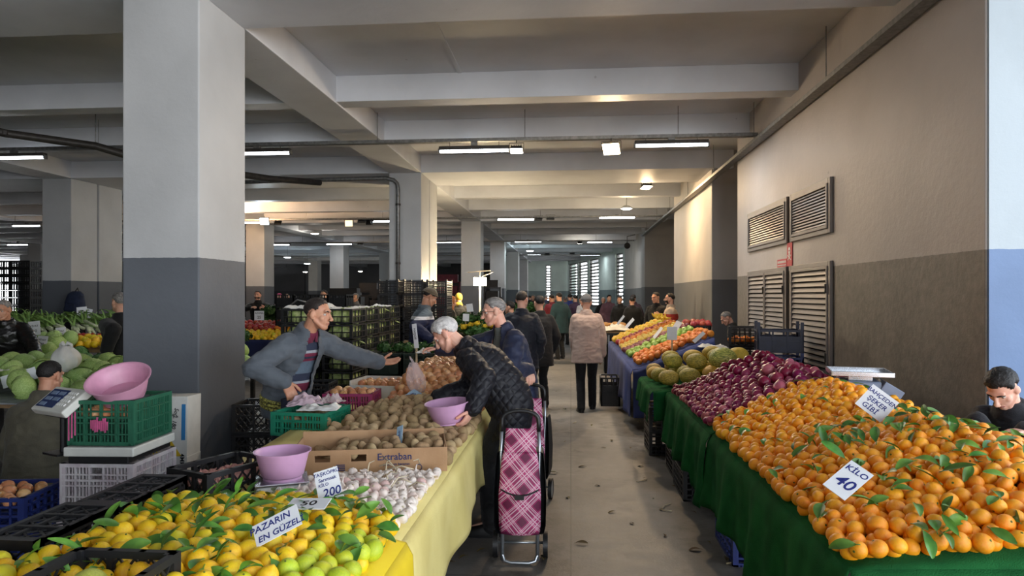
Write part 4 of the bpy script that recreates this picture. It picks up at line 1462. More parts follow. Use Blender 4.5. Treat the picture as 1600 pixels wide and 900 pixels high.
def person(label, x, y, yaw, H=1.72, lean=0, neck=None, twist=0, side=0, head=(0, 0), L=None, R=None, poleL=(-.5, -.6, -.5), poleR=(.5, -.6, -.5),
           dirL=None, dirR=None, palmL=None, palmR=None, curl=(.35, .35), sit=None, stance=None, hipback=0.0,
           jacket=None, jo=0.026, hem=.14, opened=False, shirt=None, trousers=None, skin=None, hair=None, hstyle='short', shoes=None,
           hat=None, beard=None, glasses=False, belly=0.0, vox=.008, detail=True, category='person', loft_k=1.0, sleeves=None, mask=False, waistcoat=False, scarf=None, wrink=0.006):
    s = H / 1.72
    skin = skin or S_SKIN; trousers = trousers or K_BLACK; shoes = shoes or K_SHOE
    root = thing('person', label, category, (x, y, 0), (0, 0, D(yaw)))
    inv = (Matrix.Translation((x, y, 0)) @ Matrix.Rotation(D(yaw), 4, 'Z')).inverted()
    loc = lambda p: inv @ Vector(p)
    hz = (sit if sit else 0.93 * s)
    seated = sit is not None
    ln = D(lean)
    # spine
    P0 = Vector((0, -hipback, hz)); pts = [P0]; sd = D(side)
    segs = [(.16, .45), (.18, .9), (.16, 1.15), (.10, 1.1)]
    tang = []
    p = P0
    for (l, k) in segs:
        a = ln * k; bs = sd * k
        t = Vector((math.sin(bs), math.sin(a) * math.cos(bs), math.cos(a) * math.cos(bs)))
        p = p + t * l * s; pts.append(p); tang.append(t)
    pel, waist, chest, shl, nb = pts
    def lat(k):
        a = D(twist) * k
        v = Vector((math.cos(a), math.sin(a), 0)); t = tang[min(3, int(k * 3))]
        v = (v - t * v.dot(t)).normalized(); f = t.cross(v)
        return v, f
    l0, f0 = lat(0); l1, f1 = lat(.35); l2, f2 = lat(.7); l3, f3 = lat(1)
    def rings(o, low=0.0, wk=1.0, top=True):
        rr = []
        up0 = tang[0]
        if low:
            rr.append((pel - Vector((0, 0, 1)) * low * s + f0 * .01, l0 * (.172 * s * wk + o * 1.25), f0 * (.125 * s * wk + o * 1.25)))
        rr += [(pel - up0 * .05 * s, l0 * (.165 * s * wk + o), f0 * (.120 * s + o)), (pel + up0 * .06 * s, l0 * (.158 * s * wk + o), f0 * (.115 * s + o + belly * .6)),
               (waist + f1 * belly * .5, l1 * (.150 * s * wk + o), f1 * (.108 * s + o + belly)), (waist + tang[1] * .09 * s + f1 * belly * .2, l1 * (.158 * s * wk + o), f1 * (.113 * s + o + belly * .4)),
               (chest, l2 * (.170 * s * wk + o), f2 * (.120 * s + o)), (chest + tang[2] * .08 * s, l3 * (.178 * s * wk + o), f3 * (.112 * s + o)),
               (shl - tang[2] * .015 * s, l3 * (.165 * s * wk + o), f3 * (.085 * s + o)), (shl + tang[3] * .03 * s, l3 * (.10 * s + o * .8), f3 * (.066 * s + o * .6))]
        if top:
            rr.append((nb, l3 * (.056 * s + o * .5), f3 * (.058 * s + o * .5)))
        return rr
    SL = shl - l3 * .172 * s - tang[2] * .035 * s; SR = shl + l3 * .172 * s - tang[2] * .035 * s
    ua, fa = .285 * s, .255 * s
    def dflt(sg, S_):
        return S_ + Vector((sg * .06, .04 + .04 * math.sin(ln), -.50)) * s
    WL = loc(L) if L is not None else dflt(-1, SL); WR = loc(R) if R is not None else dflt(1, SR)
    EL, WL = ik(SL, WL, ua, fa, poleL); ER, WR = ik(SR, WR, ua, fa, poleR)
    # legs
    hipL = pel + Vector((-.092, 0, -.03)) * s; hipR = pel + Vector((.092, 0, -.03)) * s
    if seated:
        ankL = Vector((-.14, .46, .09)) * 1; ankR = Vector((.14, .42, .09)); kL, ankL = ik(hipL, ankL, .43 * s, .42 * s, (0, 1, .8)); kR, ankR = ik(hipR, ankR, .43 * s, .42 * s, (0, 1, .8))
    else:
        st = stance or ((-.10, -.02), (.10, .06))
        ankL = Vector((st[0][0] * s, st[0][1] * s, .085 * s)); ankR = Vector((st[1][0] * s, st[1][1] * s, .085 * s))
        if len(st) > 2:
            ankL.z += st[2][0]; ankR.z += st[2][1]
        kL, ankL = ik(hipL, ankL, .43 * s, .425 * s, (0, 1, 0)); kR, ankR = ik(hipR, ankR, .43 * s, .425 * s, (0, 1, 0))
    # head frame
    hp = neck if neck is not None else lean * .55
    hyaw, hpitch = head
    Rh = Matrix.Rotation(D(hyaw), 3, 'Z') @ Matrix.Rotation(-D(hpitch), 3, 'X')
    hc = nb + tang[3] * .075 * s + Rh @ Vector((0, .028 * s, .065 * s))
    def h(px, py, pz): return hc + Rh @ (Vector((px, py, pz)) * s)
    # ---- body, one continuous surface
    def headpieces(b):
        b.ell(h(0, -.012, .028), (.074 * s, .095 * s, .086 * s), Rh, 24, 16)
        b.ell(h(0, .026, -.035), (.060 * s, .066 * s, .082 * s), Rh, 20, 14)
        b.ell(h(0, .058, -.098), (.034 * s, .030 * s, .026 * s), Rh, 14, 8)
        for q in (-1, 1):
            chain(b, [h(q * .056, .006, -.050), h(q * .028, .055, -.096)], [.020 * s, .019 * s], 10)
            b.ell(h(q * .040, .050, -.030), (.024 * s, .026 * s, .026 * s), Rh, 12, 8); b.ell(h(q * .033, .064, .0095), (.015 * s, .0135 * s, .005 * s), Rh, 10, 6)
            b.ell(h(q * .077, -.010, -.010), (.011 * s, .021 * s, .033 * s), Rh @ Matrix.Rotation(q * .35, 3, 'Z'), 12, 8)
            b.ell(h(q * .012, .108, -.043), (.010 * s, .010 * s, .008 * s), Rh, 8, 6)
        chain(b, [h(-.042, .074, .024), h(0, .084, .024), h(.042, .074, .024)], [.012 * s, .014 * s, .012 * s], 10)
        chain(b, [h(0, .086, .014), h(0, .103, -.018), h(0, .114, -.038)], [.009 * s, .0105 * s, .0135 * s], 10)
        b.ell(h(0, .083, -.063), (.024 * s, .014 * s, .007 * s), Rh, 12, 6); b.ell(h(0, .081, -.077), (.022 * s, .014 * s, .008 * s), Rh, 12, 6)
        capsule(b, nb - tang[3] * .04 * s, h(0, -.028, -.055), .056 * s, .054 * s)
    b = MB()
    b.loft(rings(-.012), 24)
    headpieces(b)
    fat = 1.0 if vox < .007 else (1.25 if vox < .011 else 1.6)
    for (S_, E, W, dr, pm, sg, cu) in ((SL, EL, WL, dirL, palmL, -1, curl[0]), (SR, ER, WR, dirR, palmR, 1, curl[1])):
        chain(b, [S_, E, W], [.050 * s, .038 * s, .027 * s])
        fd = (W - E).normalized()
        dr = (inv.to_3x3() @ Vector(dr)) if dr is not None else fd
        pm = (inv.to_3x3() @ Vector(pm)) if pm is not None else Vector((-sg, 0.2, 0))
        d_ = Vector(dr).normalized(); pn_ = Vector(pm); pn_ = (pn_ - d_ * pn_.dot(d_)).normalized()
        sd_ = 1 if (d_.cross(pn_)).dot(Vector((0, 1, .35)) if abs(d_.z) > .5 else Vector((0, 0.15, 1))) > 0 else -1
        hand(b, W, dr, pm, s * 1.05, sd_, cu, fat=fat)
    for (A_, K_, N_) in ((hipL, kL, ankL), (hipR, kR, ankR)):
        chain(b, [A_, K_, N_], [.078 * s, .050 * s, .036 * s])
        chain(b, [N_, N_ + Vector((0, .12, -.04)) * s], [.036 * s, .03 * s])
    me = remesh(b, vox if not detail else min(vox, .0048), 2, 'body'); me.materials.append(skin)
    add_obj('body', me, root)
    # ---- trousers
    t = MB()
    t.loft([(pel - Vector((0, 0, .06 * s)), l0 * .165 * s, f0 * .118 * s), (pel + tang[0] * .07 * s, l0 * .162 * s, f0 * .12 * s)], 20)
    t.ell(pel - Vector((0, 0, .03 * s)), (.168 * s, .118 * s, .10 * s))
    for (A_, K_, N_) in ((hipL, kL, ankL), (hipR, kR, ankR)):
        mid = (A_ + K_) / 2; dn = (N_ - K_).normalized()
        chain(t, [A_, mid, K_, (K_ + N_) / 2 - Vector((0, .012, 0)), N_ + dn * .025 * s], [.098 * s, .086 * s, .070 * s, .066 * s, .060 * s])
    me = remesh(t, max(vox, .009), 3, 'trousers'); wrinkle(me, wrink * .8, 9, 9, 16, x); me.materials.append(trousers)
    add_obj('trousers', me, root)
    # ---- shoes
    for (K_, N_, q) in ((kL, ankL, -1), (kR, ankR, 1)):
        sh = MB(); M_ = Matrix.Translation((N_.x, N_.y, N_.z - .085 * s)) @ Matrix.Rotation(-q * .14, 4, 'Z'); sh.X = M_
        sh.loft([((0, -.085, .0), (.034, 0, 0), (0, .001, 0))], 16, caps=False) if False else None
        sh.loft([((0, .07, 0.0), (.047 * s, 0, 0), (0, .145 * s, 0)), ((0, .07, .022 * s), (.050 * s, 0, 0), (0, .150 * s, 0)), ((0, .058, .05 * s), (.044 * s, 0, 0), (0, .128 * s, 0)), ((0, .01, .082 * s), (.040 * s, 0, 0), (0, .07 * s, 0)), ((0, -.01, .10 * s), (.038 * s, 0, 0), (0, .048 * s, 0))], 20, power=2.3)
        so_ = sh.build('shoe', shoes, root, True, sharp=50)
        sl_ = MB(); sl_.X = M_; sl_.loft([((0, .07, -.001), (.050 * s, 0, 0), (0, .150 * s, 0)), ((0, .07, .014 * s), (.0515 * s, 0, 0), (0, .152 * s, 0))], 20, power=2.3); sl_.build('sole', M_BLACKP, so_)
    # ---- upper clothes
    def arm_tubes(mb, o, short=0.0):
        for (S_, E, W) in ((SL, EL, WL), (SR, ER, WR)):
            fd = (W - E).normalized(); We = W - fd * (.012 + short) * s
            md = (S_ + E) / 2
            chain(mb, [S_ - (S_ - shl).normalized() * .02 * s, md, E, (E + We) / 2, We], [.062 * s + o * .75, .056 * s + o * .8, .049 * s + o * .85, .044 * s + o * .8, .037 * s + o * .7])
    jm = jacket or K_BLACK
    if opened or waistcoat:
        sm = MB(); sm.loft(rings(.004, .06), 24); 
        if waistcoat: arm_tubes(sm, .006)
        me = remesh(sm, max(vox, .008), 3, 'shirt'); wrinkle(me, wrink * .6, 10, 10, 10, x + 3); me.materials.append(shirt or K_SWEAT)
        add_obj('shirt', me, root)
    j = MB(); j.loft(rings(jo, hem, loft_k, top=True), 28)
    if not waistcoat:
        arm_tubes(j, jo)
    # collar
    j.loft([(nb - tang[3] * .07 * s, l3 * (.09 * s + jo * .6), f3 * (.08 * s + jo * .6)), (nb + tang[3] * .012 * s - f3 * .006, l3 * (.066 * s + jo * .3), f3 * (.068 * s + jo * .3))], 20)
    me = remesh(j, max(vox, .008), 3, 'jacket'); wrinkle(me, wrink * (1.4 if detail or vox < .009 else .7), 7, 7, 12, x + 7)
    if opened:
        bm = bmesh.new(); bm.from_mesh(me)
        kill = []
        for f in bm.faces:
            c = f.calc_center_median()
            # where along the spine
            best = 0; bd = 9
            for i, (A_, B_) in enumerate(((pel, waist), (waist, chest), (chest, shl), (shl, nb))):
                q = max(0, min(1, (c - A_).dot(B_ - A_) / (B_ - A_).length_squared)); dd = (c - (A_ + (B_ - A_) * q)).length
                if dd < bd: bd = dd; best = i + q
            fr = (f0, f1, f2, f3, f3)[min(4, int(best + .5))]; lt = (l0, l1, l2, l3, l3)[min(4, int(best + .5))]
            ctr = (pel, waist, chest, shl, nb)[min(4, int(best + .5))]
            v = c - ctr
            wdt = (.085 if best < 1.2 else .075 - .012 * (best - 1.2)) * s * (opened if isinstance(opened, float) else 1.0)
            if v.dot(fr) > .03 * s and abs(v.dot(lt)) < wdt and bd < .3 * s:
                kill.append(f)
        # remove the collar cap and hem cap so that the shirt shows
        bmesh.ops.delete(bm, geom=kill, context='FACES')
        bm.to_mesh(me); bm.free()
    me.materials.append(jm)
    o = add_obj('waistcoat' if waistcoat else 'jacket', me, root)
    if opened:
        md = o.modifiers.new('thick', 'SOLIDIFY'); md.thickness = .008; md.offset = 0
    if sleeves is not None:
        pass
    # ---- hair
    def shell(name, m, keep, k=1.06, amp=.02, fr=14, thick=.006, zoff=0, sub=(44, 32), edge=.35):
        """a cap of hair or cloth over the skull; keep gives how far inside the hairline a direction lies"""
        mb = MB(); mb.ell((0, 0, 0), (1, 1, 1), None, sub[0], sub[1])
        vs = [Vector(v) for v in mb.v]
        mg = [keep(v.normalized()) for v in vs]
        fs = [f for f in mb.f if sum(mg[i] for i in f) / len(f) > 0]
        used = sorted({i for f in fs for i in f}); ix = {a: i for i, a in enumerate(used)}
        vv = []
        for i in used:
            v = vs[i]; e_ = max(0.0, min(1.0, mg[i] / edge)) if edge else 1.0
            q = .985 + (k - .985) * (1 - (1 - e_) ** 2) + amp * e_ * mnoise.noise(v * fr)
            base = Vector((v.x * .076 * q, v.y * .097 * q - .012, v.z * .088 * q + .028 + zoff))
            if v.z < -.15:   # follow the narrower nape
                base.y += .03 * (-.15 - v.z); base.x *= 1 - .10 * (-.15 - v.z)
            vv.append(h(*base))
        out = MB(); out.add(vv, [tuple(ix[i] for i in f) for f in fs])
        out.build(name, m, root, True, solid=thick * s, off=0)
    def hl(a_front, a_side, a_back):
        def keep(v):
            t = v.y
            if t > .30: th = a_side + (a_front - a_side) * min(1, (t - .30) / .38)
            elif t > -.35: th = a_side - .22 * (.30 - t) / .65
            else: th = a_side - .22 + (a_back - a_side + .22) * min(1, (-.35 - t) / .3)
            # sideburn before the ear, cut round the ear
            if abs(v.x) > .6 and .12 < t < .42: th -= .22 * (1 - abs(t - .26) / .16 if abs(t - .26) < .16 else 0)
            if abs(v.x) > .8 and -.22 < t < .12: th = max(th, .10)
            return v.z - th + .05 * mnoise.noise(v * 9)
        return keep
    if hat is not None:
        shell('knit_cap', hat, lambda v: v.z - (-.02 + .18 * max(0, v.y)), 1.15, .015, 6, .008, edge=0)
        shell('cap_brim', hat, lambda v: min(v.z - (-.04 + .18 * max(0, v.y)), .20 + .18 * max(0, v.y) - v.z), 1.20, .01, 6, .008, edge=.05)
        if hair is not None:
            shell('hair', hair, hl(.9, .05, -.6), 1.03, .02, 12, .004)
    elif scarf is not None:
        shell('headscarf', scarf, lambda v: -1 if (v.y > .45 and v.z < .62) else 1, 1.16, .03, 5, .008, edge=0)
        c_ = MB(); c_.loft([(nb - tang[3] * .05, l3 * .11 * s, f3 * .10 * s), (nb + tang[3] * .05, l3 * .075 * s, f3 * .078 * s)], 20); c_.build('scarf_fold', scarf, root, True)
    elif hair is not None:
        if hstyle == 'short': shell('hair', hair, hl(.62, .18, -.62), 1.045, .04, 11, .004)
        elif hstyle == 'full': shell('hair', hair, hl(.50, .06, -.72), 1.13, .07, 7, .006)
        elif hstyle == 'thin': shell('hair', hair, hl(.90, .10, -.62), 1.035, .03, 12, .004)
        elif hstyle == 'bald': shell('hair', hair, lambda v: min(v.z + .5, .35 - v.z, -v.y), 1.03, .03, 12, .004)
    if beard is not None:
        def bk(v): return v.y > .05 and -1.0 < v.z < -.42
        mb = MB()
        mb.ell((0, 0, 0), (1, 1, 1), None, 28, 20); vs = [Vector(v) for v in mb.v]; fs = [f for f in mb.f if (lambda c: c.y > -.1 and c.z < -.12 - .25 * max(0, c.y - .5) * 0 and not (c.y > .82 and abs(c.x) < .32 and -.42 < c.z < -.28))(sum((vs[i] for i in f), Vector()) / len(f))]
        used = sorted({i for f in fs for i in f}); ix = {a: i for i, a in enumerate(used)}
        out = MB(); out.add([h(vs[i].x * .067, vs[i].y * .072 + .026, vs[i].z * .093 - .035) for i in used], [tuple(ix[i] for i in f) for f in fs])
        out.build('beard', beard, root, True, solid=.006, off=0)
    if detail:
        for q in (-1, 1):
            e_ = MB(); e_.ell(h(q * .033, .0665, .0), .0125 * s, None, 14, 10); i_ = MB()
            i_.ell(h(q * .033, .0755, -.001), (.0062 * s, .0045 * s, .0062 * s), Rh, 10, 8)
            eo = e_.build('eye', S_EYE, root, True); i_.build('iris', S_IRIS, eo, True)
            eb = MB(); chain(eb, [h(q * .016, .094, .020), h(q * .036, .092, .026), h(q * .054, .077, .019)], [.004 * s, .0045 * s, .003 * s], 8)
            eb.build('eyebrow', (hair if hair is not None and hair not in (S_HWHITE,) else S_HGREY), root, True)
        ml_ = MB(); chain(ml_, [h(-.024, .087, -.0705), h(0, .0955, -.0695), h(.024, .087, -.0705)], [.0028 * s, .0042 * s, .0028 * s], 8); ml_.build('mouth', S_LIP, root, True)
    if glasses:
        g = MB()
        for q in (-1, 1):
            ring = [h(q * .034 + .023 * math.cos(a), .104, -.002 + .019 * math.sin(a)) for a in [2 * PI * i / 16 for i in range(17)]]
            g.tube(ring, .0018, 6); g.tube([h(q * .057, .102, .006), h(q * .080, .03, .006), h(q * .082, -.01, .0)], .0016, 6)
        g.tube([h(-.011, .106, .002), h(0, .109, .005), h(.011, .106, .002)], .0018, 6)
        g.build('glasses', M_DARKSTEEL, root)
    if mask:
        m_ = MB(); m_.ell(h(0, .055, -.055), (.058 * s, .068 * s, .055 * s), Rh, 16, 10); m_.build('face_mask', M_WHITEP, root, True)
    root['_pts'] = [0]
    del root['_pts']
    return root, dict(pel=pel, waist=waist, chest=chest, shl=shl, nb=nb, hc=hc, Rh=Rh, WL=WL, WR=WR, EL=EL, ER=ER, f=(f0, f1, f2, f3), l=(l0, l1, l2, l3), t=tang, s=s, h=h, loc=loc)


# ------------------------------------------------------------------ the vendor
v0 = at(448, 640, 5.35)
vh = at(612, 573, 5.75)
vr = at(446, 598, 4.98)
vend, J = person('vendor in a blue grey cardigan over a striped polo reaching out with one hand', v0.x, 5.35, -128, 1.76, lean=33, twist=14, side=-4, neck=10, head=(36, 6),
                 L=vh, R=vr, poleL=(-.3, .2, -1), poleR=(.9, -.5, .1), dirL=(1, .25, .05), palmL=(.1, -.5, 1), dirR=(.55, -.2, -.8), palmR=(-.5, .6, -.2), curl=(.12, .45),
                 jacket=K_CARD, jo=.028, hem=.16, opened=1.15, shirt=K_POLO, trousers=K_JEANS, skin=S_SKIN2, hair=S_HDARK, hstyle='short', belly=.035, vox=.007)
# polo collar, waist purse and cardigan zip
col_ = MB(); f3, l3, nb_, t3 = J['f'][3], J['l'][3], J['nb'], J['t'][3]
for q in (-1, 1):
    col_.add([nb_ + t3 * .02 + l3 * q * .05 + f3 * .03, nb_ - t3 * .055 + f3 * .095 + l3 * q * .012, nb_ - t3 * .075 + f3 * .085 + l3 * q * .06, nb_ - t3 * .02 + l3 * q * .085 + f3 * .02], [(0, 1, 2, 3)])
col_.build('polo_collar', cloth('maroon knit', C_MAR), vend, True, solid=.008)
bl_ = MB(); ring = []
for i in range(29):
    a = 2 * PI * i / 28
    ring.append(J['pel'] + Vector((0, 0, -.06)) + J['l'][0] * .205 * math.cos(a) + J['f'][0] * .165 * math.sin(a))
M_BRAID = mat('yellow and black braid', G(190, 184, 90), rough=.7, col2=G(30, 30, 28), scale=70)
for dz in (-.03, 0, .03):
    bl_.tube([p + Vector((0, 0, dz)) for p in ring], .014, 8)
bl_.build('braided_belt', M_BRAID, vend, True)
ap = MB(); ap.loft([(J['pel'] + J['f'][0] * .165 + Vector((0, 0, -.16)), J['l'][0] * .14, J['f'][0] * .03), (J['pel'] + J['f'][0] * .17 + Vector((0, 0, .02)), J['l'][0] * .14, J['f'][0] * .02)], 20, power=3)
ap.build('apron_pouch', K_JEANS, vend, True)

# ------------------------------------------------------------------ white haired shopper
wbx, wby = -0.47, 4.98
bowlp = Vector((-0.815, 4.50, 0.90))
w_, Jw = person('white-haired shopper in a black quilted jacket bending over the potatoes with a lilac bowl', wbx, wby, 82, 1.72, lean=46, twist=-6, neck=30, head=(4, 40), hipback=.03,
                L=bowlp + Vector((.162, -.03, .09)), R=Vector((-.98, 4.95, .99)), poleL=(-.6, -.7, -.2), poleR=(.6, -.6, -.3), dirL=(-.5, -.12, -.9), palmL=(-.8, .3, .3), dirR=(-.8, -.3, -.35), palmR=(0, 0, -1), curl=(.45, .3),
                jacket=K_QUILT, jo=.034, hem=.20, trousers=K_BLACK, skin=S_SKINP, hair=S_HWHITE, hstyle='full', belly=.04, vox=.007, stance=((-.10, .10), (.10, .02)))
bowl('lilac plastic bowl held above the potatoes by the bending shopper', bowlp, 0.152, 0.135, M_PURPLE, (D(4), D(-5), 0), .62)

# ------------------------------------------------------------------ grey haired man with glasses
gx_, gy_ = -0.46, 5.95
ghand = at(672, 546, 6.05)
ch_ = Vector((-.34, 5.74, 1.06))
g_, Jg = person('grey-haired man with glasses in a navy jacket stretching a hand across the onions', gx_, gy_, 122, 1.70, lean=19, twist=4, neck=8, head=(-20, 12), L=ch_ + Vector((-.02, .05, .045)), R=ghand + Vector((.06, 0, 0)), poleL=(-.15, -.25, -1), poleR=(.2, -.3, -1),
                dirL=(.2, -.75, -.5), palmL=(0, 0, -1), dirR=(-1, -.1, .05), palmR=(0, -.2, -1), curl=(.6, .4), jacket=K_NAVY, jo=.03, hem=.18, opened=1.6, shirt=K_SWEAT, trousers=K_BLACK2, skin=S_SKINP, hair=S_HGREY, hstyle='short', glasses=True, belly=.04, vox=.008)
gw = Matrix.Translation((gx_, gy_, 0)) @ Matrix.Rotation(D(122), 4, 'Z') @ Jg['WR']
crumple('paper_note', 'crumpled white paper in the hand of the man with glasses', 'paper', gw + Vector((-.15, -.01, -.035)), .13, .08, M_WHITEP, .03, 51, .4)

# ------------------------------------------------------------------ shoppers beyond
p4 = at(815, 560, 9.3)
person('balding man seen from behind in a long dark navy coat', p4.x, 9.3, 8, 1.74, lean=4, head=(-25, 0), jacket=K_NAVY2, jo=.038, hem=.20, trousers=cloth('blue black trousers', G(30, 34, 48)), skin=S_SKINP, hair=S_HDARK, hstyle='thin', vox=.009, loft_k=1.12)
p5 = at(845, 560, 10.5)
person('shopper in a black coat half hidden beyond the balding man', p5.x, 10.5, 25, 1.68, lean=5, jacket=K_BLACK, jo=.036, hem=.26, trousers=K_BLACK, hair=S_HBLACK, vox=.011, detail=False)
p5b = at(806, 480, 11.8)
person('short dark-haired shopper looking left beyond the balding man', p5b.x - .05, 11.8, 70, 1.58, lean=4, jacket=cloth('dark olive coat', G(52, 52, 40)), hair=S_HBLACK, vox=.011, detail=False)
pw = at(917, 560, 10.35)
person('elderly man in a beige coat and grey cap walking away down the aisle', pw.x, 10.35, 4, 1.70, lean=9, neck=8, head=(0, 6), jacket=K_BEIGE, jo=.044, hem=.20, trousers=K_BLACK, skin=S_SKIN, hair=S_HGREY, hat=K_CAPG, vox=.009, loft_k=1.12, wrink=.003, stance=((-.10, -.16, 0), (.10, .16)),
       L=at(900, 572, 10.5), R=at(943, 575, 10.4))
p6 = at(655, 540, 9.55)
person('man in a navy jacket with a white chest band and brown knit cap looking down', p6.x, 9.55, -62, 1.80, lean=9, neck=12, head=(4, 26), jacket=K_STRIPEJ, jo=.036, hem=.16, trousers=K_JEANS, skin=S_SKIN2, hat=K_BEAN, vox=.009, loft_k=1.1, L=at(684, 524, 9.3), R=at(672, 530, 9.2), hair=S_HBLACK)
crumple('paper_note', 'white sheet held by the man in the knit cap', 'paper', at(687, 520, 9.25), .16, .12, M_WHITEP, .02, 52, .6)
pt = at(690, 520, 13.9)
person('woman with an orange headscarf and dark hooded coat beyond the greens', pt.x + .05, 14.4, -60, 1.66, lean=4, head=(0, 12), jacket=cloth('dark brown coat', G(44, 38, 34)), scarf=cloth('orange scarf', G(206, 128, 74)), jo=.04, vox=.012, detail=False)
pt = at(708, 520, 15.6)
person('person in black with a yellow scarf behind the orange headscarf', pt.x, 16.4, 10, 1.72, jacket=K_BLACK, scarf=cloth('yellow scarf', G(214, 176, 60)), jo=.04, vox=.012, detail=False)

# ------------------------------------------------------------------ left side people
pl_ = at(14, 540, 7.7)
person('stocky man in a black leather jacket behind the near cabbages', pl_.x, 7.7, -150, 1.66, lean=18, neck=14, head=(-20, 14), jacket=K_LEATH, jo=.04, hem=.2, trousers=K_BLACK, skin=S_SKIN2, hair=S_HGREY, hstyle='short', vox=.009, loft_k=1.15, L=at(70, 585, 7.3))
pk = at(186, 540, 7.4)
person('person in black at the left edge of the near pillar holding a white bag', pk.x - .02, 7.5, 60, 1.72, lean=6, jacket=K_BLACK, jo=.04, hem=.3, hair=S_HGREY, hstyle='short', vox=.011, detail=False, L=at(166, 548, 7.2), poleL=(-.2, -1, -.3))
po = at(62, 640, 4.75)
so, Jo = person('seated man seen from behind in an olive waistcoat beside the scale console', po.x - .02, 4.75, 10, 1.66, sit=.43, lean=12, head=(-12, 8), jacket=K_OLIVE, jo=.05, hem=.12, waistcoat=True, shirt=cloth('olive sleeve cloth', G(84, 80, 66)), trousers=K_BLACK, skin=S_SKIN2, hair=S_HBLACK, hstyle='short', vox=.009, loft_k=1.15)
crate('upturned dark crate serving as seat of the man in the olive waistcoat', (po.x - .02, 4.72, 0.0), D(10), .5, .38, .30, 'solid', C_NAVY, 0)
pb = at(403, 500, 17.6)
person('bearded vendor in a black apron with sleeves pushed up beside the far column', pb.x, 17.6, 188, 1.80, jacket=K_BLACK, jo=.03, trousers=K_BLACK, skin=S_SKINP, hair=S_HBLACK, hstyle='short', beard=S_HBLACK, vox=.011, L=at(415, 482, 17.3), R=at(391, 481, 17.3), poleL=(-.9, -.3, -.2), poleR=(.9, -.3, -.2))
for (px, py, Y, lb, jk, kw) in ((437, 485, 20, 'shopper with a bright pink headscarf and black coat far behind the vendor', K_BLACK, dict(scarf=cloth('pink scarf', G(190, 60, 110)))),
                                (449, 483, 20.8, 'man with a bare pink head far behind the vendor', K_BLACK, dict(hair=S_HGREY, hstyle='bald')),
                                (507, 460, 16.2, 'masked vendor with dark hair and a white apron behind the crate stacks', cloth('white apron', G(200, 204, 206)), dict(hair=S_HBLACK, mask=True)),
                                (556, 475, 19, 'shopper in a grey hood bending far behind the crate wall', cloth('grey hood', G(96, 98, 104)), dict(scarf=cloth('grey scarf', G(120, 122, 126))))):
    c = at(px, py, Y)
    person(lb, c.x, Y, 170, 1.72 if 'masked' not in lb else 1.8, jacket=jk, jo=.035, vox=.013, detail=False, **kw)

# ------------------------------------------------------------------ right side people
pr = at(1572, 600, 4.2)
boy, Jb = person('dark-haired boy in a black hoodie sitting behind the mandarins', 2.64, 4.22, 125, 1.58, sit=.60, lean=18, neck=16, head=(-4, 42), jacket=cloth('black hoodie', G(24, 25, 32), None, .4, 200), jo=.034, hem=.10, trousers=K_BLACK, skin=S_SKINP, hair=S_HBLACK, hstyle='full', vox=.007,
                 L=Vector((2.42, 3.85, 1.02)), R=Vector((2.28, 4.02, 1.04)), dirL=(-.7, -.3, .05), dirR=(-.8, -.2, 0), palmL=(0, 0, -1), palmR=(0, 0, -1), curl=(.35, .35))
lg = MB(); f2 = Jb['f'][2]; c_ = Jb['chest'] + f2 * .17 + Jb['t'][2] * -.02
q_ = Matrix((Jb['l'][2], Jb['t'][2], -f2 * -1)).transposed()
lg.tube([c_ + Jb['l'][2] * (.045 * math.cos(a)) + Jb['t'][2] * (.03 * math.sin(a)) + f2 * .004 for a in [2 * PI * i / 20 for i in range(18)]], .006, 6)
lg.tube([c_ + Jb['l'][2] * a + f2 * .006 for a in (-.03, .03)], .006, 6)
lg.build('chest_print', mat('grey print', G(150, 150, 154), rough=.7), boy)
crate('dark crate used as a seat by the boy behind the mandarins', (2.70, 4.22, 0.0), D(35), .46, .36, .48, 'solid', C_NAVY, 0)
ps_ = at(1140, 545, 10.1)
person('grey-haired man in a dark jacket sitting bent over by the wall recess', 3.08, 12.6, 78, 1.70, sit=.66, lean=20, neck=20, head=(10, 34), jacket=cloth('dark olive grey jacket', G(44, 44, 42)), jo=.034, trousers=K_BLACK, skin=S_SKINP, hair=S_HGREY, hstyle='short', vox=.009, hem=.1)
crate('dark crate used as a seat by the man near the wall recess', (3.12, 12.55, 0.0), D(10), .46, .36, .53, 'solid', C_BLACK, 0, one=True)
pa = at(1028, 490, 15.6)
person('dark-haired man in a black jacket standing behind the apple stall', pa.x, 15.8, 150, 1.75, head=(-20, 8), jacket=K_BLACK, jo=.03, hair=S_HBLACK, vox=.011, L=at(1032, 494, 15.5))
pa = at(1049, 490, 14.9)
person('bearded young man in a cream and red hooded jacket at the apple stall', pa.x, 15.0, 80, 1.72, head=(0, -4), jacket=K_HOOD, jo=.038, skin=S_SKINP, hair=S_HBLACK, beard=S_HBLACK, vox=.011)

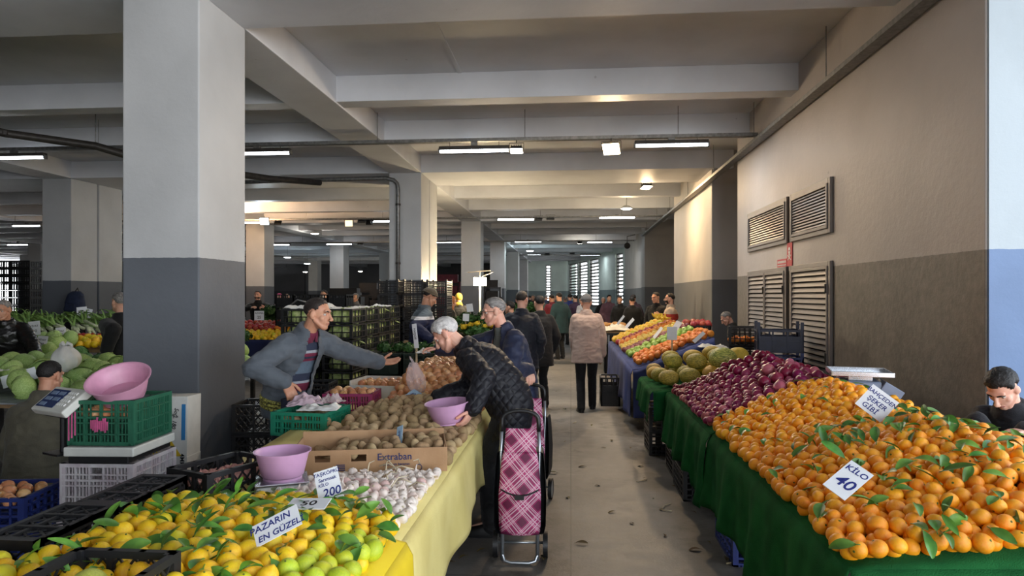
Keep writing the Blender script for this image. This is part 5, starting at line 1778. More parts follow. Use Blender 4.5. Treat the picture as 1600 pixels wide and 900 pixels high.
# ------------------------------------------------------------------ far crowd
crowd = [(783, 485, 22, 'dark shopper below the far column', K_BLACK, S_HBLACK, 20), (836, 478, 27, 'far shopper in black with greying hair near the greens', K_BLACK, S_HGREY, 150), (847, 480, 25, 'far woman in a pale green coat in the crowd', cloth('pale green coat', G(120, 150, 128)), S_HGREY, 170),
         (857, 478, 23.5, 'tall far man in black left of the red coat', K_BLACK, S_HGREY, -60), (864, 482, 20.5, 'shopper in a dark red coat beside the teal coat', cloth('dark red coat', G(120, 30, 44)), S_HDARK, 20), (876, 478, 18.6, 'tall man in a dark teal coat seen from behind', cloth('dark teal coat', G(32, 62, 70)), S_HBLACK, 30),
         (884, 482, 26, 'far shopper in grey beyond the teal coat', cloth('mid grey coat', G(74, 76, 80)), S_HGREY, 10), (891, 480, 24, 'shopper in a bright blue jacket in the far crowd', cloth('blue jacket', G(44, 60, 130)), S_HBLACK, 10), (900, 481, 22.5, 'shopper in a plum coat with a blue hood far down the aisle', cloth('plum coat', G(62, 40, 62)), S_HBLACK, 15),
         (913, 483, 21.5, 'person in a white coat hidden by the grey cap', cloth('white coat', G(196, 196, 200)), S_HBLACK, 40), (942, 478, 25, 'far man in black with white hair before the shutters', K_BLACK, S_HWHITE, 190), (951, 482, 24, 'far woman in a pink headscarf by the wrapped goods', cloth('mauve scarf coat', G(110, 76, 86)), S_HBLACK, 180),
         (970, 480, 20.5, 'man in a dark coat and cap talking near the far pier', K_BLACK, S_HBLACK, 160), (989, 477, 19.2, 'broad shopper in black seen from behind near the far pier', K_BLACK, S_HBLACK, 15), (994, 480, 21, 'shopper in dark purple partly behind the broad one in black', cloth('dark purple coat', G(70, 44, 56)), S_HDARK, 40),
         (828, 470, 34, 'tiny far shopper in dark clothes before the teal wall, left', K_BLACK2, S_HBLACK, 0), (840, 468, 36, 'tiny far shopper with a pale cap before the teal wall', K_BLACK2, S_HWHITE, 0), (812, 470, 33, 'tiny far shopper with white hair left of the crowd', K_NAVY2, S_HWHITE, 0), (853, 470, 32, 'tiny far shopper in navy in the middle of the crowd', K_NAVY, S_HGREY, 0), (815, 474, 28, 'far shopper in a dark red top left of the crowd', cloth('wine top', G(96, 36, 46)), S_HDARK, 40)]
for i, (px, py, Y, lb, jk, hr, yw) in enumerate(crowd):
    c = at(px, py, Y)
    person(lb, c.x, Y, yw, 1.62 + .12 * ((i * 37) % 10) / 10 + (.08 if 'tall' in lb else 0), lean=4 + (i * 13) % 8, head=((i * 29) % 40 - 20, 10), jacket=jk, jo=.04, hem=.24, hair=hr, vox=.015, detail=False, loft_k=1.1)
sb = at(868, 500, 20.2)
e = thing('shopping_bag', 'white carrier bag carried by the dark red coat', 'bag', (sb.x - .12, 20.1, .35))
mb = MB(); mb.loft([((0, 0, 0), (.14, 0, 0), (0, .08, 0)), ((0, 0, .15), (.17, 0, 0), (0, .1, 0)), ((0, 0, .34), (.12, 0, 0), (0, .05, 0)), ((0, 0, .44), (.04, 0, 0), (0, .02, 0))], 16); mb.build('film', M_WHITEP, e, True)
MB().tube([(-.04, 0, .42), (0, 0, .55), (.04, 0, .42)], .008, 6).build('handle', M_WHITEP, e, True)

# ================================================================== shopping trolleys
def plaid(name, c1, c2, c3):
    m, nt, b = nt_new(name); L = nt.links
    tc = N(nt, 'ShaderNodeTexCoord'); mp = N(nt, 'ShaderNodeMapping'); mp.inputs['Rotation'].default_value = (0, D(42), 0); L.new(tc.outputs['Object'], mp.inputs['Vector'])
    sp = N(nt, 'ShaderNodeSeparateXYZ'); L.new(mp.outputs[0], sp.inputs[0])
    def stripes(sock, per, widths):
        md = N(nt, 'ShaderNodeMath', operation='PINGPONG'); md.inputs[1].default_value = per; L.new(sock, md.inputs[0])
        acc = None
        for (a, w) in widths:
            cm = N(nt, 'ShaderNodeMath', operation='COMPARE'); cm.inputs[1].default_value = a; cm.inputs[2].default_value = w; L.new(md.outputs[0], cm.inputs[0])
            if acc is None: acc = cm.outputs[0]
            else:
                mx_ = N(nt, 'ShaderNodeMath', operation='MAXIMUM'); L.new(acc, mx_.inputs[0]); L.new(cm.outputs[0], mx_.inputs[1]); acc = mx_.outputs[0]
        return acc
    bx = stripes(sp.outputs[0], .07, [(0.058, .012)]); bz = stripes(sp.outputs[2], .07, [(0.058, .012)])
    tx = stripes(sp.outputs[0], .07, [(0.012, .003), (.026, .0018), (.034, .0018)]); tz = stripes(sp.outputs[2], .07, [(0.012, .003), (.026, .0018), (.034, .0018)])
    ad = N(nt, 'ShaderNodeMath', operation='ADD'); L.new(bx, ad.inputs[0]); L.new(bz, ad.inputs[1])
    hf = N(nt, 'ShaderNodeMath', operation='MULTIPLY'); hf.inputs[1].default_value = .5; L.new(ad.outputs[0], hf.inputs[0])
    m1 = N(nt, 'ShaderNodeMixRGB'); L.new(hf.outputs[0], m1.inputs['Fac']); m1.inputs['Color1'].default_value = c1; m1.inputs['Color2'].default_value = c2
    tt = N(nt, 'ShaderNodeMath', operation='MAXIMUM'); L.new(tx, tt.inputs[0]); L.new(tz, tt.inputs[1])
    t2 = N(nt, 'ShaderNodeMath', operation='MULTIPLY'); t2.inputs[1].default_value = .75; L.new(tt.outputs[0], t2.inputs[0])
    m2 = N(nt, 'ShaderNodeMixRGB'); L.new(t2.outputs[0], m2.inputs['Fac']); L.new(m1.outputs[0], m2.inputs['Color1']); m2.inputs['Color2'].default_value = c3
    L.new(m2.outputs[0], b.inputs['Base Color']); b.inputs['Roughness'].default_value = .6
    return m


M_PLAID = plaid('magenta tartan', G(186, 52, 112), G(104, 26, 66), G(236, 210, 222))
M_SIDE = mat('black trolley cloth', G(38, 38, 42), rough=.6, bump=.2, bscale=200)
M_TUBE = mat('silver tube', G(178, 184, 190), rough=.3, metal=.85, var=.03)


def trolley(label, loc, rz, Ht=.99, back=.12):
    e = thing('shopping_trolley', label, 'shopping trolley', loc, (0, 0, rz))
    # front is -y; leans a little
    def q(x, y, z): return Vector((x, y + back * (z / Ht), z))
    W = .16
    fr = MB()
    for s_ in (-1, 1):
        fr.tube([q(s_ * .115, .0, .02), q(s_ * .115, 0, .30), q(s_ * .128, .015, .70), q(s_ * .122, .015, .87)], .012, 10)
    fr.tube([q(-.115, .0, .32), q(-.115, -.0, .06), q(-.10, -.015, .022), q(-.06, -.02, .012), (.06, -.02, .012), q(.10, -.015, .022), q(.115, 0, .06), q(.115, 0, .32)], .011, 10)
    fr.tube([q(-.16, .10, .10), q(.16, .10, .10)], .009, 8)
    fr.build('frame', M_TUBE, e, True)
    hd = MB(); pts = [q(-.122, .015, .85)] + [q(-.122 * math.cos(a), .015, .90 + .085 * abs(math.sin(a)) ** .6) for a in [PI * (i + .001) / 14 for i in range(0, 15)] ] + [q(.122, .015, .85)]
    hd.tube(pts, .0145, 10); hd.build('handle_grip', M_BLACKP, e, True)
    for s_ in (-1, 1):
        w = MB(); w.tube([(s_ * .165 - .012, .12, .085), (s_ * .165 + .012, .12, .085)], .083, 22); wo = w.build('wheel', mat('grey wheel', G(150, 150, 148), rough=.5), e, True, sharp=40)
        w = MB(); w.lathe([(.075, -.016), (.087, -.016), (.087, .016), (.075, .016)], 22, closed=True); t_ = w.build('tyre', M_BLACKP, wo, True, sharp=40); t_.location = (s_ * .165, .12, .085); t_.rotation_euler = (0, D(90), 0)
    # side gussets in black, tartan front
    def ring(z, w0, d0, d1): return [q(-w0, d0, z), q(w0, d0, z), q(w0, d1, z), q(-w0, d1, z)]
    lv = [(.20, .155, -.03, .19), (.26, .168, -.045, .20), (.45, .172, -.05, .20), (.66, .158, -.03, .19), (.72, .150, -.01, .17)]
    R_ = [ring(z, w, -d, d1) if False else ring(z, w, d, d1) for (z, w, d, d1) in lv]
    sd = MB(); ft = MB()
    sd.add([v for r in R_ for v in r], [])
    for i in range(len(R_) - 1):
        a = i * 4
        for k in (1, 2, 3):
            k2 = (k + 1) % 4
            sd.f.append((a + k, a + k2, a + 4 + k2, a + 4 + k)); sd.mi.append(0)
    sd.f.append((3, 2, 1, 0)); sd.mi.append(0); sd.f.append((16, 17, 18, 19)); sd.mi.append(0)
    sd.build('bag_body', M_SIDE, e, False, bevel=.012)
    nn = 12
    def fpan(u, v):
        t = v * (len(lv) - 1); i = min(int(t), len(lv) - 2); k = t - i
        z = lv[i][0] + (lv[i + 1][0] - lv[i][0]) * k; w = lv[i][1] + (lv[i + 1][1] - lv[i][1]) * k; d = lv[i][2] + (lv[i + 1][2] - lv[i][2]) * k
        w *= .80 if v < .55 else .80 - .14 * (v - .55)
        bul = .028 * math.sin(PI * u) * (1 if v < .62 else .6)
        return q((u - .5) * 2 * w, d - .006 - bul, z)
    ft.grid(fpan, 12, 24); ft.build('front_panel', M_PLAID, e, True, solid=.006)
    pk_ = MB()
    def pock(u, v):
        z = .225 + v * .235; w = .132 * (1 - .08 * v)
        return q((u - .5) * 2 * w, -.052 - .052 * math.sin(PI * u) ** .7 * (1 - .35 * v), z + .03 * (2 * u - 1) ** 2 * v)
    pk_.grid(pock, 14, 14); pko = pk_.build('front_pocket', M_PLAID, e, True, solid=.005)
    bnd = MB(); bnd.tube([pock(u / 14, 1.0) for u in range(15)], .006, 6); bnd.build('pocket_binding', M_SIDE, pko, True)
    fl = MB()
    def flap(u, v):
        z = .715 + v * .155; w = .108 * (1 - .12 * v)
        return q((u - .5) * 2 * w, -.012 + .03 * v - .012 * math.sin(PI * u), z)
    fl.grid(flap, 8, 8); fl.build('top_flap', M_PLAID, e, True, solid=.02)
    bk_ = MB(); bk_.span((-.03, -.115, .44), (.03, -.10, .47)); b_ = bk_.build('buckle', M_BLACKP, pko); b_.location = (0, back * .45 / Ht, 0)
    return e


ct = atz(812, 880, 0.01)
trolley('magenta tartan shopping trolley with black sides standing in the aisle', (ct.x, ct.y + .02, 0), D(2), .99, .05)
trolley('second magenta tartan trolley held by the man with glasses', (-.35, 5.74, 0), D(-6), 1.06, .05)
def table(label, x0, x1, y0, y1, z=0.76):
    e = thing('trestle_table', label, 'table', ((x0 + x1) / 2, (y0 + y1) / 2, 0))
    hx, hy = (x1 - x0) / 2, (y1 - y0) / 2
    MB().span((-hx, -hy, z - 0.04), (hx, hy, z)).build('tabletop', M_PLANK, e)
    for sx in (-1, 1):
        for sy in (-1, 1):
            MB().span((sx * (hx - 0.1), sy * (hy - 0.1), 0), (sx * (hx - 0.15), sy * (hy - 0.15), z - 0.04)).build('leg', M_DARKSTEEL, e)
    return e


def drape(name, label, H, x0, x1, y0, y1, side, zb, m, end=None, nu=60, amp=0.025, seed=0, zbf=None, thick=0.004, fold=9.0):
    """a cloth over a table: top follows H, hangs down on the aisle side (x0 or x1) and on the near end"""
    mb = MB()
    s = 1 if side == 'right' else -1          # outward direction of the hanging side
    xe = x1 if side == 'right' else x0
    xi = x0 if side == 'right' else x1
    def top(u, v):
        x = xi + (xe - xi) * u; y = y0 + (y1 - y0) * v
        return (x, y, H(x, y))
    mb.grid(top, 14, nu)
    def hang(u, v):
        y = y0 + (y1 - y0) * v
        z0 = H(xe, y); zz = (zbf(y) if zbf else zb) + 0.03 * math.sin(y * 3.1 + seed)
        w = amp * u ** 0.8 * (math.sin(y * fold + seed) + 0.5 * math.sin(y * fold * 2.3 + seed * 2) + 0.6 * mnoise.noise(Vector((y * 2.0, u * 2, seed))))
        rnd_ = 0.025 * min(1, u * 12)
        return (xe + s * (rnd_ + 0.03 * u + max(-0.02, w)), y, z0 - 0.012 * (u > 0) - (z0 - zz) * u)
    mb.grid(hang, 12, nu * 2)
    if end:
        ye, sg_ = (y0, -1) if end == 'near' else (y1, 1)
        def hend(u, v):
            x = xi + (xe - xi) * v
            z0 = H(x, ye); zz = zb + 0.03 * math.sin(x * 4 + seed)
            w = amp * u * (math.sin(x * 8 + seed) + 0.6 * mnoise.noise(Vector((x * 3, u * 2, seed + 4))))
            return (x, ye + sg_ * (0.02 * min(1, u * 12) + 0.03 * u + w), z0 - (z0 - zz) * u)
        mb.grid(hend, 12, 50)
    o = mb.build(name, m, None, True, solid=thick, off=0)
    return tag(o, label, 'tablecloth')


ZT = 0.785

# ================================================================== right stall: mandarins, red onions
table('trestle table under the green felt carrying mandarins', 1.06, 2.25, 2.52, 4.9)
table('trestle table under the green felt carrying red onions', 1.06, 2.25, 5.0, 6.85)


def H_mand(x, y):
    f = ramp(1.0, 1.85, x) ** 0.75; b = 1 - 0.55 * ramp(1.85, 2.35, x)
    g = ramp(2.52, 3.35, y) ** 0.6
    dip = 0.06 * math.exp(-((y - 4.25) / 0.35) ** 2) - 0.03 * math.exp(-((y - 3.55) / 0.4) ** 2)
    n = 0.025 * mnoise.noise(Vector((x * 2.5, y * 2.5, 3)))
    return ZT + (0.27 + 0.05 * ramp(3.9, 4.8, y)) * f * b * (0.12 + 0.88 * g) + (n - dip) * f * g


def H_ron(x, y):
    f = ramp(1.0, 1.75, x) ** 0.8; b = 1 - 0.6 * ramp(1.8, 2.3, x)
    g = 0.75 + 0.25 * math.exp(-((y - 6.3) / 0.6) ** 2)
    n = 0.03 * mnoise.noise(Vector((x * 2.5, y * 2.5, 8)))
    e = 1 - 0.8 * ramp(6.55, 6.95, y)
    return ZT + 0.34 * f * b * g * e + n * f


def yb(x):
    return 4.98 + 0.32 * (x - 1.0) + 0.04 * math.sin(x * 9)


def H_right(x, y):
    t = sstep(yb(x) - 0.15, yb(x) + 0.15, y)
    return H_mand(x, y) * (1 - t) + H_ron(x, y) * t


drape('tablecloth', 'green felt cloth under the mandarin heap, hanging to the floor at its near end', lambda x, y: H_right(x, y) - 0.012, 0.985, 2.4, 2.50, 4.86, 'left', 0.30, M_TURF, end='near', amp=0.028, seed=1)
drape('tablecloth', 'green felt cloth hanging below the red onions with ragged folds', lambda x, y: H_right(x, y) - 0.014, 0.97, 2.4, 4.84, 6.95, 'left', 0.32, M_TURF, amp=0.035, seed=4.2, zbf=lambda y: 0.26 if y < 5.35 else 0.36, fold=11)
RM = 0.0355
in_m = lambda x, y: y < yb(x) - 0.02
HM = lambda x, y: H_right(x, y) + RM * 0.85
Q, R = pack(HM, in_m, (1.0, 2.3, 2.56, 5.4), RM, seed=3, zr=0.75)
MMAND = [m_mandarin(20, 14, f, i) for i, f in enumerate((0.82, 0.86, 0.9))]
LOWM = m_mandarin(12, 8)
scatter('mandarin', 'ripe orange mandarin heaped on the green felt stall', 'fruit', 'mandarins heaped on the green felt stall', Q, R, MMAND, 300, rot='any', leaves=0.42, stuffname='mandarin_heap', stufflabel='farther mandarins heaped behind on the green felt stall', lowmesh=LOWM)
under_layer('mandarin_underlayer', 'mandarins deeper in the heap, seen in its gaps', 'fruit', HM, in_m, (1.03, 2.28, 2.6, 5.4), RM, LOWM, 3)
idx_ = [i for i in sorted(range(len(Q)), key=lambda i: proj(Q[i])[2]) if in_frame(Q[i], 12)][300:]
rl = random.Random(8)
for i in idx_[::8]:
    nrm = Vector((rl.gauss(-.2, .4), rl.gauss(-.3, .4), 1)).normalized()
    o = bpy.data.objects.new('leaf', LEAVES[rl.randrange(6)]); COL.objects.link(o)
    o.matrix_basis = Matrix.Translation(Vector(Q[i]) + nrm * R[i]) @ nrm.to_track_quat('Z', 'Y').to_matrix().to_4x4() @ Matrix.Rotation(rl.uniform(0, 6.28), 4, 'Z') @ Matrix.Scale(rl.uniform(.9, 1.2), 4)
    tag(o, 'loose green leaf lying on the farther mandarins', 'leaf', 'loose leaves on the mandarins')
QM = Q
RO = 0.040


def r_on(x, y, rng):
    return 0.029 + 0.017 * ramp(1.05, 1.5, x) * (0.85 + 0.5 * rng.rand())


in_r = lambda x, y: y > yb(x) + 0.04
HR = lambda x, y: H_right(x, y) + RO * 0.8
Q, R = pack(HR, in_r, (1.0, 2.2, 4.95, 6.9), 0.039, seed=4, rfun=r_on, zr=.7)
MRON = [m_onion('red_onion', P_RONION, 16, f, t) for f, t in ((0.9, 0.3), (0.82, 0.22), (0.96, 0.4))]
scatter('red_onion', 'glossy purple red onion heaped on the green felt stall', 'onion', 'red onions heaped beyond the mandarins', Q, R, MRON, 200, rot='any', stuffname='red_onion_heap', stufflabel='farther red onions at the back of the purple heap')
under_layer('red_onion_underlayer', 'red onions deeper in the purple heap', 'onion', HR, in_r, (1.03, 2.2, 4.97, 6.85), .036, m_round('red_onion_low', P_RONION, 12, 8), 4)

# cards in the mandarins
p = at(1322, 773, 2.85); zz = H_mand(p.x, p.y)
card('white card reading KİLO 40 lying on the front mandarins', p + Vector((0, -0.02, 0.065)), 0.10, 0.175, [('KİLO', 0.038, (0.0, 0.052), 0.05, 0.1), ('40', 0.075, (0.0, -0.022), 0.0, 0.15)], (-0.16, -0.62, 0.76), roll=-42, ink=M_INK)
p = at(1370, 630, 3.85)
card('white card reading BAHÇEDEN ŞEKER GİBİ stuck on top of the mandarins', p, 0.155, 0.15, [('BAHÇEDEN', 0.033, (0, 0.042), 0, 0.1), ('ŞEKER', 0.038, (0.0, 0.0), 0, 0.1), ('GİBİ', 0.04, (-0.01, -0.045), 0, 0.1)], (-0.25, -0.9, 0.42), roll=-40, ink=M_INK)
p = at(1192, 588, 5.9)
card('thin white card standing edge on in the red onions', p, 0.05, 0.16, None, (-0.72, -0.5, 0.2), roll=-14)

ps = at(1335, 605, 5.15)
stand_z = 1.0
sc_ = thing('weighing_scale', 'grey weighing scale with steel pan behind the mandarin heap', 'scale', (ps.x + 0.05, 5.2, stand_z), (0, 0, D(-14)))
MB().box((0, 0, 0.075), (0.30, 0.30, 0.11), taper=0.86).build('body', M_SCALE, sc_, bevel=0.012)
b = MB(); b.box((0.19, -0.02, 0.06), (0.14, 0.26, 0.09), (0, D(32), 0)); b.build('display_wedge', M_SCALE, sc_, bevel=0.006)
pn = MB(); pn.box((0, 0, 0.17), (0.40, 0.36, 0.006))
for (c, d) in (((0.2, 0, 0.185), (0.008, 0.36, 0.035)), ((-0.2, 0, 0.185), (0.008, 0.36, 0.035)), ((0, 0.18, 0.185), (0.40, 0.008, 0.035)), ((0, -0.18, 0.185), (0.40, 0.008, 0.035))):
    pn.box(c, d)
pn.box((0, 0, 0.149), (0.16, 0.16, 0.04))
pn.build('weighing_pan', M_PAN, sc_, bevel=0.003)
for x in (-0.1, 0.1):
    for y in (-0.1, 0.1):
        MB().lathe([(0, 0), (0.02, 0), (0.016, 0.022), (0, 0.022)], 10, c=(x, y, 0)).build('foot', M_BLACKP, sc_)
st = crate('dark crate under the grey weighing scale, lowest of its pile', (ps.x + 0.08, 5.25, 0.0), D(-14), 0.5, 0.36, 0.32, 'solid', C_NAVY, 0)
st = crate('dark crate under the grey weighing scale, middle of its pile', (ps.x + 0.08, 5.25, 0.325), D(-14), 0.5, 0.36, 0.32, 'solid', C_NAVY, 0)
st = crate('dark crate directly under the grey weighing scale, top of its pile', (ps.x + 0.08, 5.25, 0.65), D(-14), 0.5, 0.36, 0.35, 'solid', C_NAVY, 0)

# crates beneath the stall
crate('blue crate on the floor under the green cloth below the mandarins', (1.22, 4.75, 0.0), D(90), 0.55, 0.36, 0.26, 'slots', C_BLUE, 0.0)
crate('black crate tilted on the floor under the red onion end of the cloth', (1.13, 6.15, 0.0), D(90), 0.58, 0.36, 0.25, 'slots', C_BLACK, 0.05)
crate('black crate in the shade under the cloth between red onions and melons', (1.15, 6.82, 0.0), D(90), 0.5, 0.36, 0.25, 'slots', C_BLACK, 0.0)
crate('black crate standing under the corner of the melon table, lower one', (1.02, 7.75, 0.0), D(90), 0.5, 0.34, 0.26, 'slots', C_BLACK, 0)
crate('black crate standing under the corner of the melon table, upper one', (1.02, 7.75, 0.262), D(90), 0.5, 0.34, 0.26, 'slots', C_BLACK, 0)

# ================================================================== melons
table('trestle table under the short green cloth carrying melons', 0.9, 2.05, 7.0, 8.2)
H_mel = lambda x, y: ZT + 0.09 * ramp(0.9, 1.7, x) ** 0.8
drape('tablecloth', 'short green cloth under the melons with a ragged hanging edge', lambda x, y: H_mel(x, y) - 0.01, 0.83, 2.1, 6.98, 8.2, 'left', 0.5, M_TURF, end='near', amp=0.03, seed=2.2)
rng = random.Random(3)
MEL = [m_melon(P_MELON, 1), m_melon(P_MELON, 2), m_melon(P_MELON, 3)]
MELG = m_melon(P_MELONG, 5, 1.12); MELY = m_melon(P_MELONY, 6, 1.15)
ml = []
def melon(me, x, y, z, r, rz, label, group=None, tilt=90):
    o = add_obj('melon', me, None, (x, y, z), (D(tilt), 0, rz), r)
    tag(o, label, 'melon', group)
gm = 'melons of the nearest piled row'
lab = 'yellow green mottled melon piled on the short green cloth'
k = 0
for (x, y, r) in ((0.97, 8.05, .095), (0.95, 7.78, .09), (0.97, 7.5, .1), (1.02, 7.2, .10), (1.22, 7.12, .105), (1.24, 7.42, .1), (1.2, 7.75, .105), (1.2, 8.05, .1), (1.45, 7.1, .11), (1.48, 7.55, .11), (1.45, 7.95, .11), (1.72, 7.3, .11), (1.75, 7.8, .11),
                  (1.95, 7.5, .105), (1.98, 7.95, .1), (1.72, 8.08, .1), (1.12, 7.62, .1), (1.15, 7.98, .1), (1.32, 7.3, .105), (1.36, 7.72, .105), (1.6, 7.55, .11), (1.85, 7.72, .105), (1.62, 7.98, .105)):
    hi = 0.125 if k >= 16 else 0.0
    r *= .86
    melon(MEL[k % 3], x, y, H_mel(x, y) + r * 0.95 + hi, r, rng.uniform(-0.5, 0.5) + (PI / 2 if k % 4 == 1 else 0.9), lab, 'mottled melons on the short green cloth'); k += 1
melon(MELG, 1.55, 7.1, H_mel(1.55, 7.1) + 0.235, 0.125, 1.3, 'large striped green melon on top of the melon pile')
melon(MELY, 1.93, 7.15, H_mel(1.93, 7.15) + 0.095, 0.095, 1.4, 'bright yellow melon at the right end of the melon pile')

# ================================================================== fruit stall beyond
table('trestle table under the blue cloth of the apple stall', 0.85, 1.8, 8.9, 11.6)
table('trestle table under the far end of the apple stall', 0.85, 1.8, 11.7, 14.2)
H_fr = lambda x, y: 0.80 + 0.42 * ramp(0.85, 1.85, x)
drape('tablecloth', 'blue cloth hanging along the front of the apple stall', lambda x, y: H_fr(x, y) - 0.02, 0.80, 1.84, 8.9, 14.3, 'left', 0.2, M_BLUEC, end='near', amp=0.02, seed=1.3, fold=6)
bands = [(9.0, 9.95, 'orange', P_ORANGE, 'small orange in the nearest band of the apple stall', 0.047, 0.93),
         (9.98, 10.75, 'apple', P_APPLEG, 'shiny green apple in the green band of the apple stall', 0.05, 0.9),
         (10.78, 11.3, 'plum', P_PLUM, 'dark red plum in the band beside the green apples', 0.046, 0.95),
         (11.33, 12.1, 'apple', P_APPLEY, 'yellow apple in the wide yellow band of the apple stall', 0.05, 0.9),
         (12.13, 12.6, 'orange', P_ORANGE, 'orange in the narrow band past the yellow apples', 0.056, 0.93),
         (12.63, 13.1, 'apple', P_APPLER, 'red apple in the far red band of the apple stall', 0.05, 0.9),
         (13.13, 14.1, 'quince', P_LEMON, 'yellow quince in the farthest band of the apple stall', 0.056, 1.1)]
for i, (y0, y1, nm, mm, lb, r, fl) in enumerate(bands):
    xm = 1.82
    Q, R = pack(lambda x, y: H_fr(x, y) + r * 0.8, lambda x, y: True, (0.88, xm, y0 + r, y1 - r), r, seed=20 + i, zr=0.5, iters=22)
    scatter(nm, lb, 'fruit', lb.split(' in the ')[0] + 's of band %s of the apple stall' % ('one two three four five six seven'.split()[i]), Q, R, [m_round(nm, mm, 12, 8, fl, 0.12 if nm == 'apple' else 0.04, 0.12 if nm == 'apple' else 0)], 300, rot='any')
# red apples piled in a dark crate at the back, yellow bananas near the top
crate('black crate of red apples at the back right of the apple stall', (2.06, 11.5, 1.06), D(90), 0.8, 0.36, 0.20, 'solid', C_BLACK, 0)
Q, R = pack(lambda x, y: 1.27, lambda x, y: True, (1.90, 2.22, 11.12, 11.88), 0.06, seed=41, zr=0.6)
scatter('apple', 'red apple heaped on the black crate at the back of the stall', 'fruit', 'red apples on the back crate', Q, R, [m_round('apple', P_APPLER, 12, 8, .9, .12, .12)], 300)
for q in range(3):
    crate('dark crate propping up the red apple crate, %s of its pile' % ('lowest', 'second from the floor', 'third from the floor')[q], (2.07, 11.5, 0.352 * q), D(90), 0.8, 0.36, 0.35, 'solid', C_NAVY, 0)
P_BAN = mat('banana peel', G(232, 196, 50), rough=0.45, col2=G(214, 170, 40), scale=6)
for k in range(9):
    mb = MB(); pts = [Vector((0.13 * math.sin(t), 0, 0.13 * (1 - math.cos(t)))) for t in [(-0.9 + 1.8 * i / 8) for i in range(9)]]
    mb.tube(pts, [0.006, 0.015, 0.019, 0.021, 0.021, 0.021, 0.019, 0.014, 0.005], 8)
    o = mb.build('banana', P_BAN, None, True); o.location = (1.55 + 0.07 * (k % 3), 12.3 + 0.13 * (k // 3), H_fr(1.8, 12.4) + 0.14); o.rotation_euler = (0.3, -0.4, 1.2 + 0.3 * k)
    tag(o, 'yellow banana lying on top of the apple stall fruit', 'banana', 'bananas on the apple stall')
# cards on sticks
card('square white card on a stick at the near end of the apple stall', at(1050, 521, 8.9), 0.13, 0.17, None, (-0.3, -1, 0.1), stake=0.25)
card('white card lying over green and red fruit at the apple stall', at(1028, 520, 10.2), 0.06, 0.2, None, (-0.7, -0.6, 0.4), roll=-30)
card('white card between the yellow apples and plums', at(984, 505, 11.5), 0.07, 0.2, None, (-0.7, -0.6, 0.4), roll=-35)
card('white card stuck in the far yellow fruit band', at(970, 500, 12.6), 0.06, 0.2, None, (-0.7, -0.6, 0.4), roll=-30)
card('yellow and white card over the plums near the stick card', at(1057, 510, 9.6), 0.09, 0.16, None, (-0.4, -0.8, 0.4), roll=-25)
# white plastic sheets and a black box on the corner by the stick card
e = thing('black_crate', None, None); bpy.data.objects.remove(e)
crate('low black crate with oranges beside the white plastic sheets', (1.86, 8.72, 0.9), D(0), 0.42, 0.3, 0.14, 'slots', C_BLACK, 0)
crate('black support crate under the low orange crate by the melons', (1.86, 8.72, 0.58), D(0), 0.42, 0.3, 0.31, 'solid', C_BLACK, 0)
crate('black support crate on the floor behind the melon table', (1.86, 8.72, 0.26), D(0), 0.42, 0.3, 0.31, 'solid', C_BLACK, 0)
Q, R = pack(lambda x, y: 0.98, lambda x, y: True, (1.7, 2.02, 8.62, 8.84), 0.042, seed=43)
scatter('orange', 'small orange in the low black crate behind the melons', 'fruit', 'oranges in the low crate behind the melons', Q, R, [m_round('orange', P_ORANGE, 12, 8, .93)], 300)


crumple('plastic_sheet', 'white plastic sheet folded on the low black crate behind the melons', 'plastic sheet', (1.78, 8.72, 1.09), 0.34, 0.24, M_WHITEP, 0.04, 3)
card('white paper strip sticking up beside the plastic sheet', at(1092, 527, 8.7), 0.05, 0.18, None, (-0.3, -0.9, 0.5), roll=-42)

# crates stacked by the louvre doors
for i, (zz, cc, lb, pst) in enumerate([(0.0, C_BLUE, 'blue crate on the floor, lowest of the stack by the louvred doors', 0.05), (0.31, C_BLUE, 'blue crate second from the floor in the stack by the louvred doors', 0.05), (0.62, C_BLUE, 'bright blue crate under the navy crate by the louvred doors', 0.05), (0.93, C_NAVY, 'navy crate with raised corner posts, topmost by the louvred doors', 0.09)]):
    c = at(1230, 540, 8.15)
    crate(lb, (c.x - .10, 8.15, zz + .16 * (i > 0)), D(-10), 0.50, 0.38, 0.44 if i == 0 else 0.26, 'solid' if cc is C_BLUE else 'solid', cc, pst)
for i in range(5):
    c = at(1165, 540, 8.9)
    crate('black crate holding oranges, %s of its stack beside the seated man' % ('lowest', 'second from bottom', 'middle one', 'second from top', 'topmost')[i], (c.x + 0.09, 9.3, 0.268 * i), D(-12), 0.42, 0.36, 0.26, 'slots', C_BLACK, 0, one=(i < 3))
Q, R = pack(lambda x, y: 1.14, lambda x, y: True, (c.x - 0.07, c.x + 0.25, 9.17, 9.44), 0.042, seed=44, zr=0.8)
scatter('orange', 'orange inside the topmost black crate beside the seated man', 'fruit', 'oranges in the black crate stack', Q, R, [m_round('orange', P_ORANGE, 12, 8, .93)], 300)
crate('black crate standing at the foot of the blue apple stall cloth', at(958, 568, 11.2) * Vector((1, 1, 0)) if False else (0.62, 11.0, 0.0), D(90), 0.5, 0.3, 0.45, 'solid', C_BLACK, 0)

# ================================================================== left stall: lemons, garlic, potatoes, onions
table('trestle table under the yellow cloth carrying lemons and garlic', -1.40, -0.76, 1.5, 3.6)
table('trestle table under the pale cloth carrying potatoes', -1.9, -0.76, 3.7, 5.3)
table('trestle table under the pale cloth carrying brown onions', -1.9, -0.76, 5.4, 7.1)


